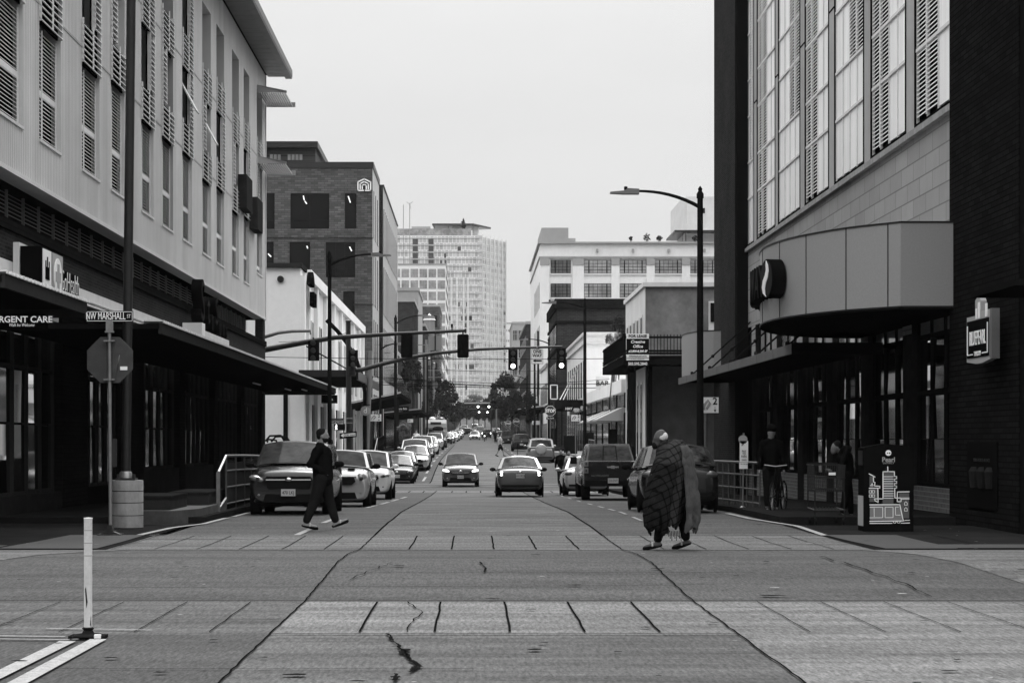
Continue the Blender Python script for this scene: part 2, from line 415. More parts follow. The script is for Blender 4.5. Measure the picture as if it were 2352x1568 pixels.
for k in range(-9, 14):
    x = JR-.6135*k
    if abs(x-JL) > .2 and abs(x-JR) > .05:
        wd = .02 if JL < x < JR else .011
        strip(wob(x, 16.25, x, 19.3, 6, .008), wd, .016, b)
        strip(wob(x, 28.75, x, 32.9, 6, .008), wd+.004, .012, b)
        if x > -5 and x < 5.6: strip(wob(x, 84.4, x, 87.4, 2, 0), .05, .014, b)
for x in (6.3, 7.6, 8.9, 10.2): strip(wob(x, 33.1, x-.02, 28.8, 5, .01), .015, .014, b)
struct('pavement_joints', b, M['joint'])
b = B()
def crack(px, wd, seed, jig=.02):
    r = random.Random(seed); pts = []
    for (x0, y0), (x1, y1) in zip(px, px[1:]):
        for i in range(5): pts.append((x0+(x1-x0)*i/5+r.uniform(-jig, jig), y0+(y1-y0)*i/5))
    pts.append(px[-1])
    for i, (p, q) in enumerate(zip(pts, pts[1:])): strip([p, q], wd*r.uniform(.4, 1.5), .02, b)
def gp(dx, dy):    # road point seen in the survey photograph, height taken as flat
    Y = EYE*F/(dy-HY); return (XX(dx, Y), Y)
crack([gp(890, 1459), gp(905, 1478), gp(930, 1500), gp(938, 1518)], .022, 1, .015)
crack([gp(925, 1495), gp(934, 1512), gp(962, 1535), gp(940, 1548)], .05, 2, .02)
crack([gp(912, 1552), gp(905, 1568)], .05, 3, .02)
crack([gp(940, 1385), gp(968, 1405), gp(950, 1430), gp(937, 1456)], .01, 4, .03)
crack([gp(1100, 1312), gp(1112, 1330)], .018, 5, .05)
crack([gp(1880, 1295), gp(1935, 1312), gp(2060, 1345), gp(2140, 1375)], .02, 6, .05)
crack([gp(905, 1312), gp(860, 1325), gp(800, 1345)], .012, 7, .04)
struct('cracks', b, M['joint'])
def blots(n, seed, y0, y1, x0, x1, r0, r1, dz, ex):
    q = random.Random(seed); b = B()
    for i in range(n):
        y = y0+(y1-y0)*q.random()**1.5; x = q.uniform(x0, x1); r_ = q.uniform(r0, r1)*(1 if q.random() < .85 else 2); e = q.uniform(1, ex)
        m = 9; pts = [(x+r_*e*cos(2*pi*k/m)*q.uniform(.6, 1.2), y+r_*sin(2*pi*k/m)*q.uniform(.5, 1.2)) for k in range(m)]
        b.add([(u, v, gz(v)+dz) for u, v in pts], [tuple(range(m))])
    return b
struct('dark_stains', blots(420, 11, 11, 60, -9, 9, .012, .035, .022, 2.5), M['joint'])
struct('pale_litter_specks', blots(160, 12, 11, 50, -9, 9, .008, .022, .026, 2.5), M['paint'])
# road markings
b = B()
def ln(x0, y0, x1, y1, wd): strip(wob(x0, y0, x1, y1, 3, 0), wd, .012, b)
strip([(-5.55, 33.1), (-5.42, 35.6), (-5.1, 37.6), (-5.08, 41), ], .12, .018, b); ln(-5.06, 42, -5.05, 44.5, .1)
strip([(5.8, 32.9), (5.92, 36.6), (5.62, 40.5), (5.6, 44)], .12, .018, b)
for a in (33.1, 38.2, 51, 57, 63, 69): ln(-2.95+(a-33)*.012, a, -2.9+(a-33)*.012, a+(2.4 if a < 45 else 4), .11)
for a in (36, 39.5, 43.5, 47, 51, 56, 62, 68, 74): ln(3.33, a, 3.33, a+2.2, .07)
ln(-5.4, 33.15, -1.6, 33.15, .05); ln(3.4, 33.2, 5.9, 33.2, .05)
ln(XL, 88.0, XR, 88.0, .3); ln(XL, 98.5, XR, 98.5, .45); ln(XL, 102.5, XR, 102.5, .3)
for a in (108, 116, 124, 135, 146, 158, 170, 190, 205, 222): ln(-2.75, a, -2.7, a+4, .13); ln(3.3, a, 3.3, a+4, .13)
struct('road_markings', b, M['paint'])
b = B()
strip([(-3.15, 15.45), (-3.16, 11)], .13, .02, b)
strip([(-2.94, 15.6), (-2.92, 11)], .13, .02, b)
strip([gp(-60, 1464), gp(150, 1466)], .05, .02, b); strip([gp(-60, 1471), gp(160, 1473)], .04, .02, b)
strip([gp(105, 1447), gp(350, 1451)], .03, .02, b)
struct('road_markings', b, M['paint'])
b = B()
for s, x0 in ((-1, -7.1), (1, 5.95)):
    sheet(28.75, 33.0, (lambda y, s=s: (-6.9+(y-28.7)*.05) if s < 0 else 5.95-(y-28.7)*.03), (lambda y, s=s: (-5.45) if s < 0 else 7.0), .02, b)
sheet(28.8, 29.7, -20, -6.95, .02, b); sheet(28.9, 30.0, 7.0, 22, .02, b)
struct('tactile_paving', b, M['tactile'])


def panes(par, xg, y0, y1, n, zs, seed, side):
    # each sheet of glass sits a touch differently, so each reflects another bit of the street
    q = random.Random(seed)
    for i in range(n):
        a_, c_ = y0+(y1-y0)*i/n+.05, y0+(y1-y0)*(i+1)/n-.02
        for z0, z1 in zs:
            t1, t2 = q.uniform(-.012, .012), q.uniform(-.012, .012)
            f = B().add([(xg-t1-t2, a_, z0), (xg+t1-t2, c_, z0), (xg+t1+t2, c_, z1), (xg-t1+t2, a_, z1)], [(0, 1, 2, 3)])
            u = q.random(); mk('glass', f, M['mirror_glass'] if u < .22 else M['shopglass'] if u < .5 else M['glassdark'], par, True, recalc=False)
# ================= LEFT BUILDING (metal cladding over brick) =================
LX = -9.15
lb = thing('apartment_building', 'long pale ribbed metal building with staggered louvered windows above dark brick, left side', 'building', (-14, 60, 0))
COLS = [(37.9, 40.4), (41.94, 44.1), (46.5, 48.7), (50.2, 52.2), (54.8, 56.9), (58.4, 60.6), (62.5, 64.7), (67.1, 69.3), (70.8, 73.0), (75.4, 77.6), (79.2, 81.2), (84.0, 86.1)]
Z0, Z1, ZB, ZT, YE = 7.93, 16.4, 6.95, 17.6, 87.4
cl = B(); prev = 30.0
for i, (a, c) in enumerate(COLS):
    cl.box(LX-.38, LX, prev, a, ZB, ZT)
    z0 = Z0 if i < 11 else 8.67
    cl.box(LX-.38, LX, a, c, ZB, z0); cl.box(LX-.38, LX, a, c, Z1, ZT); prev = c
cl.box(LX-.38, LX, prev, YE, ZB, ZT)
mk('cladding', cl, M['clad'], lb, True, smooth=False)
mk('upper_storeys', B().box(-26, LX-.6, 29.9, YE-.02, ZB+.01, ZT-.01), M['trimgrey'], lb, True)
mk('corner_trim', B().box(LX-.42, LX+.04, YE, YE+.12, ZB, ZT), M['ledge'], lb, True)
bt = B().box(LX-.4, LX+.05, 29.9, YE+.13, ZB-.1, ZB-.003); mk('bottom_trim', bt, M['clad_end'], lb, True)
seam = B()
for z in (10.75, 13.57):
    pv = 30.0
    for a, c in COLS: seam.box(LX, LX+.012, pv+.02, a-.02, z, z+.05); pv = c
mks('seam', seam, M['trimgrey'], lb, True)
def louver(b, x, y0, y1, z0, z1, pitch, dep=.06, th=.012):
    z = z0+pitch*.5
    while z < z1-pitch*.3:
        b.add([(x, y0, z), (x+dep, y0, z-pitch*.42), (x+dep, y1, z-pitch*.42), (x, y1, z), (x, y0, z+th), (x+dep, y0, z-pitch*.42+th), (x+dep, y1, z-pitch*.42+th), (x, y1, z+th)],
              [(0, 1, 2, 3), (7, 6, 5, 4), (1, 5, 6, 2), (0, 4, 5, 1), (3, 2, 6, 7)])
        z += pitch
for i, (a, c) in enumerate(COLS):
    z0 = Z0 if i < 11 else 8.67; m_ = (a+c)/2; dz = [0, 0, .0, .25, .0, .1, .25, 0, .2, -.1, .1, .1][i]
    fr = B(); fr.box(LX-.36, LX+.03, a+.0, c+.02, z0-.06, z0-.001)
    wd = mk('window', fr, M['clad_end'], lb, True)
    mk('pane', B().box(LX-.42, LX-.37, a, c, z0, Z1), M['glass'] if i % 3 else M['glassdark'], wd, True)
    lo = B(); louver(lo, LX-.17, a+.02, c-.02, z0+.03, 10.35+dz, .085)
    for y in (a, m_-.4, c-.05): lo.box(LX-.115, LX-.09, y, y+.05, z0, 10.35+dz)
    lo.box(LX-.17, LX-.112, a, c, 8.93, 9.05); mk('louver', lo, M['slat'], wd, True, smooth=False)
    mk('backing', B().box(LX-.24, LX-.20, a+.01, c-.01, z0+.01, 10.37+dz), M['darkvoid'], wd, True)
    hi = B(); bk = B()
    segs = [(10.42+dz, 11.45+dz, a-.02, c+.02)]
    flip = i % 2
    s0, s1 = (a, a+.75) if flip else (c-.75, c)
    segs += [(11.45+dz, 13.1+dz, s0, s1), (13.1+dz, 14.3+dz, a-.02, c+.02)]
    if not flip and i < 7: segs += [(14.3+dz, 16.2, s0, s1)]
    if i in (2,): segs += [(15.3, 16.35, a, c)]
    for q0, q1, y0, y1 in segs:
        louver(hi, LX-.03, y0, y1, q0, q1, .14, .09, .02)
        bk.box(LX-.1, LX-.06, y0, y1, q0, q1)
        hi.box(LX-.05, LX+.05, y0, y0+.04, q0, q1); hi.box(LX-.05, LX+.05, y1-.04, y1, q0, q1)
        if y1-y0 > 1: hi.box(LX+.04, LX+.07, m_, m_+.05, q0, q1)
    mk('shutter', hi, M['slat'], wd, True, smooth=False); mk('backing', bk, M['darkvoid'], wd, True)
    mu_ = B()
    o0, o1 = (s1+.1, c) if flip else (a, s0-.1)
    for q0, q1 in ((11.45+dz, 13.1+dz), (14.3+dz, 16.4)):
        mu_.box(LX-.37, LX-.3, (o0+o1)/2-.03, (o0+o1)/2+.03, q0, q1); mu_.box(LX-.37, LX-.3, o0, o1, q0+.9, q0+.96)
    mks('mullion', mu_, M['clad_end'], wd, True)
for (y, z) in ((63.6, 12.5), (68.4, 12.2), (47.6, 16.0), (55.9, 14.9)):
    f = B(); f.add([(LX-.3, y-.4, z+.7), (LX-.3, y+.4, z+.7), (LX+.3, y+.4, z-.45), (LX+.3, y-.4, z-.45), (LX-.3, y-.4, z+.76), (LX-.3, y+.4, z+.76), (LX+.34, y+.4, z-.43), (LX+.34, y-.4, z-.43)],
                 [(0, 1, 2, 3), (4, 5, 6, 7), (0, 3, 7, 4), (1, 2, 6, 5), (2, 3, 7, 6)])
    mk('open_casement', f, M['ledge'], lb, True)
for y, z in ((78.2, 10.6), (82.1, 10.2)):
    mk('balcony_box', B().box(LX+.01, LX+.35, y-1.0, y+1.0, z, z+1.3), M['fascia'], lb, True)
rf = B(); rf.box(-27, LX+1.0, 29.8, 88.4, 17.78, 17.98); mk('roof', rf, M['fascia'], lb, True)
sf = B()
y = 30.0
while y < 88: sf.box(LX+.02, LX+.98, y, y+.75, 17.70, 17.775); y += .8
sf.box(LX+.8, LX+1.08, 29.8, 88.42, 17.62, 17.70); sf.box(LX+1.0, LX+1.1, 29.8, 88.45, 17.7, 18.0)
mk('soffit', sf, M['soffit'], lb, True)
for z in (16.55, 13.55):
    aw = B()
    k = 0
    while k < 12: aw.box(LX+.1+k*.095, LX+.14+k*.095, 84.2, 87.6, z-.32+.0*k, z-.24); k += 1
    aw.box(LX+.0, LX+1.3, 87.6, 87.7, z-.3, z-.1)
    aw.add([(LX, 84.1, z+.05), (LX+1.25, 84.1, z-.2), (LX+1.25, 84.2, z-.28), (LX, 84.2, z-.28), (LX, 84.0, z-.28)], [(0, 1, 2, 4)])
    s_ = mk('sunshade', aw, M['trimgrey'], lb, True, smooth=False)
# lower storey
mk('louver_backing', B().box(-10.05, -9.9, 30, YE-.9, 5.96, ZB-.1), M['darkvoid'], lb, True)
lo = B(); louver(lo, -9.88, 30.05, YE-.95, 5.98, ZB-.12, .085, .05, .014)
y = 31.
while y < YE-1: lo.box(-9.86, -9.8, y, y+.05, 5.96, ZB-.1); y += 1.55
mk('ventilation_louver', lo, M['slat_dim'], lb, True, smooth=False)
mk('soffit_slab', B().box(-12, LX-.02, 30, YE-.01, ZB-.09, ZB-.02), M['black'], lb, True)
mk('brick_band', B().box(-26, LX, 30, YE, 4.75, 5.70).box(-9.5, LX-.01, YE-.9, YE-.02, 5.7, ZB-.1), M['brickdark'], lb, True)
mk('brick_cap', B().box(-26, LX+.06, 30, YE+.06, 5.703, 5.92), M['brickdark2'], lb, True)
mk('ledge', B().box(LX+.001, LX+.14, 30, YE-4, 4.83, 5.06).box(LX+.001, LX+.25, 30, YE-4, 4.68, 4.73), M['ledge'], lb, True)
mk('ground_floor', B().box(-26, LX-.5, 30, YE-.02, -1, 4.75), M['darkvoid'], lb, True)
pr = B()
for y0, y1 in ((44.3, 47.2), (53.0, 55.2), (62, 63.2), (70.2, 71.2), (78.4, 79.3), (86.0, YE)): pr.box(LX-.5, LX, y0, y1, -1, 4.75)
mks('brick_pier', pr, M['brickdark2'], lb, True)
bs = B()
for y0, y1 in ((30, 44.3), (55.2, 62), (63.2, 70.2), (71.2, 78.4), (79.3, 86)): bs.box(LX-.48, LX-.02, y0, y1, -1, .75 if y0 > 50 else .45)
mks('concrete_base', bs, M['darkpier'], lb, True)
k = 0
for y0, y1 in ((30, 44.3), (47.2, 53.0), (55.2, 62), (63.2, 70.2), (71.2, 78.4), (79.3, 86)):
    fr = B(); n = max(2, round((y1-y0)/1.25)); zb = .45 if y0 < 50 else .75
    for i in range(n+1): y = y0+(y1-y0-.08)*i/n; fr.box(LX-.3, LX-.18, y, y+.08, zb, 4.5)
    for z in (zb, 3.05, 4.4): fr.box(LX-.31, LX-.2, y0, y1, z, z+.08)
    sfm = mk('storefront_frame', fr, M['fascia'], lb, True)
    panes(sfm, LX-.25, y0, y1, n, ((zb+.05, 1.9), (1.95, 3.02), (3.15, 4.4)), int(y0), -1)
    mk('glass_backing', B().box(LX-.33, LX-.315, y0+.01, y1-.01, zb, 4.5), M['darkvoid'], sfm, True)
# canopies
def canopy_left(x1, y0, y1, z, name, label):
    c = thing(name, label, 'canopy', (x1, y0, z))
    dk = B(); dk.box(LX+.02, x1, y0, y1, z, z+.1); mk('deck', dk, M['black'], c, True)
    fa = B(); n = int((y1-y0)/2.4)
    for i in range(n): fa.box(x1-.02, x1+.05, y0+(y1-y0)*i/n+.02, y0+(y1-y0)*(i+1)/n, z-.09, z+.12)
    fa.box(LX+.02, x1, y1, y1+.05, z-.15, z+.1)
    mk('fascia', fa, M['fascia'], c, True)
    rb = B(); y = y0
    while y < y1: rb.box(x1-.3, x1+.09, y, y+.13, z+.121, z+.17); y += .26
    rb.box(x1-.3, x1+.07, y0, y1, z+.12, z+.145)
    mk('corrugated_edge', rb, M['ledge'], c, True, smooth=False)
    return c
c = canopy_left(-6.05, 38.3, 86.8, 3.72, 'canopy', 'long dark canopy with pale corrugated edge hung over the left sidewalk')
for i, (y, x) in enumerate(((80, -7.6), (80.8, -7.0), (72, -8))): mk('light_strip', B().box(x, x+.05, y, y+2.4, 3.64, 3.68), M['signwhite'], c, True)
canopy_left(-7.0, 29.5, 35.8, 3.93, 'canopy', 'short dark canopy with pale corrugated edge, at the left edge above the urgent care sign')
# ================= RIGHT BUILDING (shop with tall windows) =================
RX = 9.55
rb_ = thing('shop_building', 'tall right-hand shop building with pale window bays, stone block wall and dark brick piers', 'building', (14, 55, 0))
mk('near_brick_wall', B().box(9.2, 30, 33.6, 38.5, -1, 34), M['brickdark2'], rb_, True)
mk('near_end_wall', B().box(9.22, 40, 33.35, 33.59, -1, 34), M['black'], rb_, True)
mk('far_brick_wall', B().box(9.2, 30, 69.95, 76.2, -1, 34), M['brickdark'], rb_, True)
mk('recess_jamb', B().box(9.18, 9.55, 69.3, 69.94, -1, 34), M['black'], rb_, True)
mk('block_wall', B().box(RX, 30, 38.52, 69.28, 5.5, 8.12), M['blockwall'], rb_, True)
mk('ledge', B().box(RX-.12, RX+.02, 38.52, 69.28, 8.123, 8.24).box(RX-.06, RX+.02, 38.52, 69.28, 8.243, 8.3), M['concrete'], rb_, True)
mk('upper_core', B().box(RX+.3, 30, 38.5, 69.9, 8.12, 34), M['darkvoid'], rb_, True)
BAYS = [(39.0, 42.94), (43.97, 47.7), (48.7, 52.5), (53.5, 57.2), (58.2, 62.2), (63.0, 66.9), (67.8, 69.9)]
pr = B(); pv = 42.94
for a, c in BAYS[1:]: pr.box(RX-.02, RX+.3, pv+.12, a-.12, 8.3, 34); pv = c
mks('pier', pr, M['colpier'], rb_, True)
ROWS = [8.45, 10.0, 11.25, 12.85, 14.1, 15.7, 16.95, 18.55, 19.8, 21.4, 22.65, 24.2]
jt = B()
for k, z in enumerate((13.0, 18.5)):
    pv = 42.94
    for a, c in BAYS[1:]: jt.box(RX-.03, RX-.015, pv+.12, a-.12, z, z+.05); pv = c
mk('pier_joint', jt, M['joint'], rb_, True)
rnd = random.Random(3)
for bi, (a, c) in enumerate(BAYS):
    side = [1, 1, 0, 1, 0, 1, 0][bi]      # louvers towards the far (1) or near (0) side of the bay
    h = (a+c)/2; fr = B()
    for y in (a-.1, c): fr.box(RX-.03, RX+.2, y, y+.1, 8.33, 26)
    wn = mk('window_bay', fr, M['black'], rb_, True)
    pn = B(); fm = B(); lv = B(); bk = B()
    l0, l1, p0, p1 = (h, c, a, h) if side else (a, h, h, c)
    first = 0 if bi in (0, 1, 3, 5) else 2
    if bi == 2: first = 2
    for r in range(len(ROWS)-1):
        z0, z1 = ROWS[r]+.0, ROWS[r+1]
        if r >= first:
            bk.box(RX+.1, RX+.14, l0, l1, z0, z1)
            z = z0+.06
            while z < z1-.1:
                lv.add([(RX+.08, l0, z+.07), (RX+.0, l0, z), (RX+.0, l1, z), (RX+.08, l1, z+.07), (RX+.08, l0, z+.09), (RX+.0, l0, z+.028), (RX+.0, l1, z+.028), (RX+.08, l1, z+.09)], [(0, 1, 2, 3), (4, 5, 6, 7), (1, 2, 6, 5), (0, 3, 7, 4)])
                z += .095
            lv.box(RX-.02, RX+.02, (l0+l1)/2-.02, (l0+l1)/2+.02, z0, z1)
            pn.box(RX+.03, RX+.1, p0, p1, z0, z1)
        else: pn.box(RX+.03, RX+.1, a, c, z0, z1)
        fm.box(RX-.015, RX+.06, a, c, z1-.07, z1+.0)
    n = 4
    for i in range(n+1): fm.box(RX+.0, RX+.06, a+(c-a-.03)*i/n, a+(c-a-.03)*i/n+.03, 8.4, 26)
    mk('panel', pn, M['lightpanel'], wn, True); mk('frame', fm, M['ledge'], wn, True)
    mk('louver', lv, M['slat'], wn, True, smooth=False); mk('backing', bk, M['darkvoid'], wn, True)
    mk('sill', B().box(RX-.05, RX+.1, a, c, 8.303, 8.36), M['black'], wn, True)
# transom windows and shop front
mk('shop_core', B().box(RX+.6, 30, 38.5, 69.9, -1, 5.5), M['darkvoid'], rb_, True)
pr = B()
PY = [38.6, 43.3, 48.1, 52.9, 57.7, 62.6, 67.3]
for y in PY: pr.box(RX-.01, RX+.58, y, y+.95, -.6, 5.48)
mks('stone_pier', pr, M['darkpier'], rb_, True)
pl_ = B()
for y in PY[1:]: pl_.box(RX-.03, RX-.012, y+.05, y+.9, 3.9, 5.48)
mks('pier_face', pl_, M['blockwall'], rb_, True)
for i, y in enumerate(PY):
    y0, y1 = y+.95, (PY+[70.0])[i+1]
    fr = B()
    for k in range(4): yy = y0+(y1-y0-.08)*k/3; fr.box(RX+.1, RX+.2, yy, yy+.09, .6, 5.45)
    for z in (.6, 2.55, 3.75, 5.35): fr.box(RX+.1, RX+.2, y0, y1, z, z+.09)
    g = mk('shop_window', fr, M['blackmetal'], rb_, True)
    panes(g, RX+.15, y0, y1, 3, ((.65, 1.6), (1.62, 2.52), (2.66, 3.7)), int(y0)+7, 1)
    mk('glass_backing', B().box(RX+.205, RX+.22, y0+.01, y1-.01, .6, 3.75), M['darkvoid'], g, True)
    mk('transom_pane', B().box(RX+.15, RX+.17, y0+.01, y1-.01, 3.8, 5.4), M['glass_pale'], g, True)
    mk('pebble_base', B().box(RX+.02, RX+.3, y0, y1, -.6, .6), M['wicker'], g, True)

def curved_sign(loc, pts, zb, zt, label):
    t = thing('canopy_sign_drum', label, 'canopy', loc)
    bd = B(); bd.prism(pts, 'z', zb, zt); mk('drum', bd, M['curve_panel'], t, True, ang=25)
    tr = B()
    for z in (zb-.012, zt-.02):
        for (x0, y0), (x1, y1) in zip(pts, pts[1:]): tr.tube([(x0, y0, z+.015), (x1, y1, z+.015)], .022, 4)
    mks('edge_trim', tr, M['steel_dk'], t, True)
    sm = B()
    for i in range(0, len(pts), 1):
        x, y = pts[i]; sm.tube([(x, y, zb), (x, y, zt)], .012, 4)
    return t
def smooth_pts(p, n=3):
    out = []
    for i in range(len(p)-1):
        p0 = p[max(0, i-1)]; p1 = p[i]; p2 = p[i+1]; p3 = p[min(len(p)-1, i+2)]
        for k in range(n):
            t = k/n
            out.append(tuple(.5*((2*p1[j])+(-p0[j]+p2[j])*t+(2*p0[j]-5*p1[j]+4*p2[j]-p3[j])*t*t+(-p0[j]+3*p1[j]-3*p2[j]+p3[j])*t**3) for j in (0, 1)))
    return out+[tuple(p[-1])]
P1 = smooth_pts([(8.0, 38.45), (7.35, 39.3), (6.78, 40.6), (6.44, 41.9), (6.33, 43.6), (6.58, 45.5), (7.3, 47.5), (8.5, 48.8), (9.6, 49.1)])
P1 = [(9.6, 38.2), (8.19, 38.2)]+P1
cs = curved_sign((8.5, 43, 4.14), P1, 4.14, 5.77, 'large curved grey metal drum over the shop entrance carrying the black oval sign')
sm = B()
for x, y in ((7.35, 39.3), (6.78, 40.6), (6.44, 41.9), (6.33, 43.6), (6.58, 45.5), (8.0, 38.45)): sm.tube([(x-.0, y, 4.15), (x, y, 5.76)], .016, 4)
mk('drum_soffit', B().prism([(x*.999+.01, y) for x, y in P1], 'z', 4.09, 4.127), M['black'], cs, True)
mks('panel_seam', sm, M['steel_dk'], cs, True)
P2 = smooth_pts([(9.6, 74.0), (8.6, 74.4), (8.15, 76.4), (8.3, 79), (9.2, 81), (10, 81.4)])
curved_sign((9, 77, 4.05), P2+[(10.2, 74)], 4.05, 5.68, 'small pale curved drum beyond the brick corner of the right-hand shop building')
# steel canopy
sc = thing('canopy', 'flat steel entrance canopy hung on tie rods from the right-hand shop wall', 'canopy', (8.4, 59, 3.6))
mk('deck', B().box(7.45, RX-.02, 46.42, 71.9, 3.66, 3.78), M['black'], sc, True)
fa = B()
for i in range(9): fa.box(7.40, 7.46, 46.4+i*2.85, 46.4+i*2.85+2.8, 3.60, 3.83)
mk('fascia', fa, M['fascia_r'], sc, True)
mk('end_fascia', B().box(7.41, RX-.02, 46.36, 46.41, 3.58, 3.86), M['black'], sc, True)
for y in (47.5, 52.8, 58.0, 63.2, 68.3):
    mk('tie_rod', B().tube([(7.5, y, 3.84), (9.5, y, 5.65)], .028, 6).ell((8.2, y, 4.47), (.06, .05, .06), 6, 4).tube([(7.5, y-.1, 3.83), (7.5, y+.1, 3.9)], .06, 6), M['blackmetal'], sc, True)
# oval logo + letters standing on the drum
ov = thing('shop_sign', 'black oval sign with a pale curving S beside standing capital letters on the curved drum', 'sign', (6.3, 43.0, 5.2))
ob = thing('shop_sign_oval', 'thick black oval sign with a pale curving S on the curved drum', 'sign', (6.42, 41.75, 4.96), R(14.5))
N_ = 30
mk('oval_box', B().prism([(.33*cos(2*pi*i/N_), .41*sin(2*pi*i/N_)) for i in range(N_)], 'x', -.30, .0), M['signblack'], ob)
mk('oval_face', B().prism([(.30*cos(2*pi*i/N_), .38*sin(2*pi*i/N_)) for i in range(N_)], 'x', -.31, -.302), M['fascia'], ob)
mk('letter', B().prism([(-y*.85, z*.94) for y, z in [(.02, .40), (.13, .30), (.17, .17), (.12, .02), (.0, -.10), (-.06, -.22), (-.04, -.34), (.02, -.40), (-.17, -.32), (-.23, -.18), (-.18, -.04), (-.05, .08), (.02, .2), (.0, .3)]], 'x', -.325, -.312), M['signwhite'], ob)
bpy.data.objects.remove(ov)
ov = thing('shop_sign_letters', 'dark standing capital letters curving round the drum behind the black oval', 'sign', (6.3, 43.8, 4.6))
for ch, y, x, rz in (('Y', 42.55, 6.28, -84), ('A', 43.15, 6.26, -88), ('W', 43.9, 6.27, -92), ('E', 44.6, 6.33, -96), ('F', 45.2, 6.42, -100), ('A', 45.85, 6.58, -106), ('S', 46.5, 6.8, -112)):
    text('letter', ch, 1.0, (x, y, 4.93), (R(90), 0, R(rz)), M['signblack'], ov, ext=.13, off=.02, sx=.82)
    text('letter_face', ch, .98, (x-.135, y, 4.93), (R(90), 0, R(rz)), M['fascia'], ov, ext=.005, off=-.004, sx=.82)
# ================= distant blocks =================
def win_row_front(b, x0, x1, n, wfrac, z0, z1, y, d=.25):
    for i in range(n):
        a = x0+(x1-x0)*(i+(1-wfrac)/2)/n; b.box(a, a+(x1-x0)*wfrac/n, y, y+d, z0, z1)
# white building beyond the cross street, left
wb = thing('white_building', 'low white painted building with pilasters and narrow windows across the side street on the left', 'building', (-14, 130, gz(130)))
mk('wall', B().box(-30, LX, 105.2, 163, -1.5, 10.7), M['white'], wb, True)
mk('parapet_cap', B().box(-30, LX+.1, 105.0, 108.3, 10.703, 10.95), M['fascia'], wb, True)
pb = B()
for y in (105.2, 108.2, 114, 121, 128, 135, 142, 149, 156, 162): pb.box(LX+.003, LX+.22, y, y+.9, -.6, 10.3)
mks('pilaster', pb, M['white'], wb, True)
mk('parapet', B().box(LX-.3, LX+.3, 108.6, 163, 10.31, 10.9), M['white2'], wb, True)
for i in range(9):
    y = 110.2+i*6.0
    for k in range(2):
        f = mk('window', B().box(LX+.003, LX+.05, y+k*2-.02, y+k*2+1.12, 4.9, 8.35), M['white2'], wb, True); mk('pane', B().box(LX+.055, LX+.07, y+k*2+.05, y+k*2+1.05, 5.0, 8.25), M['glassdark'], f, True)
f = mk('window', B().box(LX+.003, LX+.05, 105.9, 107.0, 5.9, 8.7), M['white2'], wb, True); mk('pane', B().box(LX+.055, LX+.07, 106, 106.9, 6, 8.6), M['glassdark'], f, True)
for x in (-11.7, -9.8-.25):
    f = mk('window', B().box(x-.05, x+.3, 105.15, 105.2, .2, 4.3), M['white2'], wb, True); mk('pane', B().box(x, x+.24, 105.1, 105.145, .3, 4.2), M['glassdark'], f, True)
gf = B()
for i in range(9): gf.box(LX+.003, LX+.06, 106.5+i*6.2, 106.5+i*6.2+4.2, -.2, 3.6)
mk('shop_window', gf, M['glassdark'], wb, True)
mk('vent', B().lathe((-10.2, 105.19, 10.1), [(.0, 0), (.18, 0), (.18, -.12), (.02, -.14)], 12, 'y'), M['fascia'], wb, True)
mk('wall_base', B().box(-30, -11.0, 105.0, 105.19, -.9, 1.2), M['white2'], wb, True)
cn = thing('canopy', 'black flat canopy wrapping the corner of the white building, left', 'canopy', (-7.6, 114, 4.9))
mk('deck', B().box(-9.1, -6.1, 103.6, 126.5, 4.95, 5.05), M['black'], cn, True)
mk('fascia', B().box(-9.1, -6.05, 103.5, 103.6, 4.9, 5.25).box(-6.1, -6.0, 103.5, 126.5, 4.75, 5.2), M['steel_dk'], cn, True)
mks('tie_rod', B().tube([(-6.4, 106, 5.2), (-9.1, 106, 6.7)], .04, 5).tube([(-6.4, 114, 5.2), (-9.1, 114, 6.7)], .04, 5), M['blackmetal'], cn, True)
sg = thing('wall_sign', 'dark standing sign letters high on the corner of the white building', 'sign', (LX+.35, 108.5, 9.6))
mk('emblem', B().prism([(107.2+1.2*cos(pi*i/10), 9.9+.75*sin(pi*i/10)) for i in range(11)], 'x', LX+.25, LX+.5), M['signblack'], sg, True)
text('letters', 'BEN', 1.1, (LX+.4, 108.6, 9.2), EA, M['signblack'], sg, ext=.12)
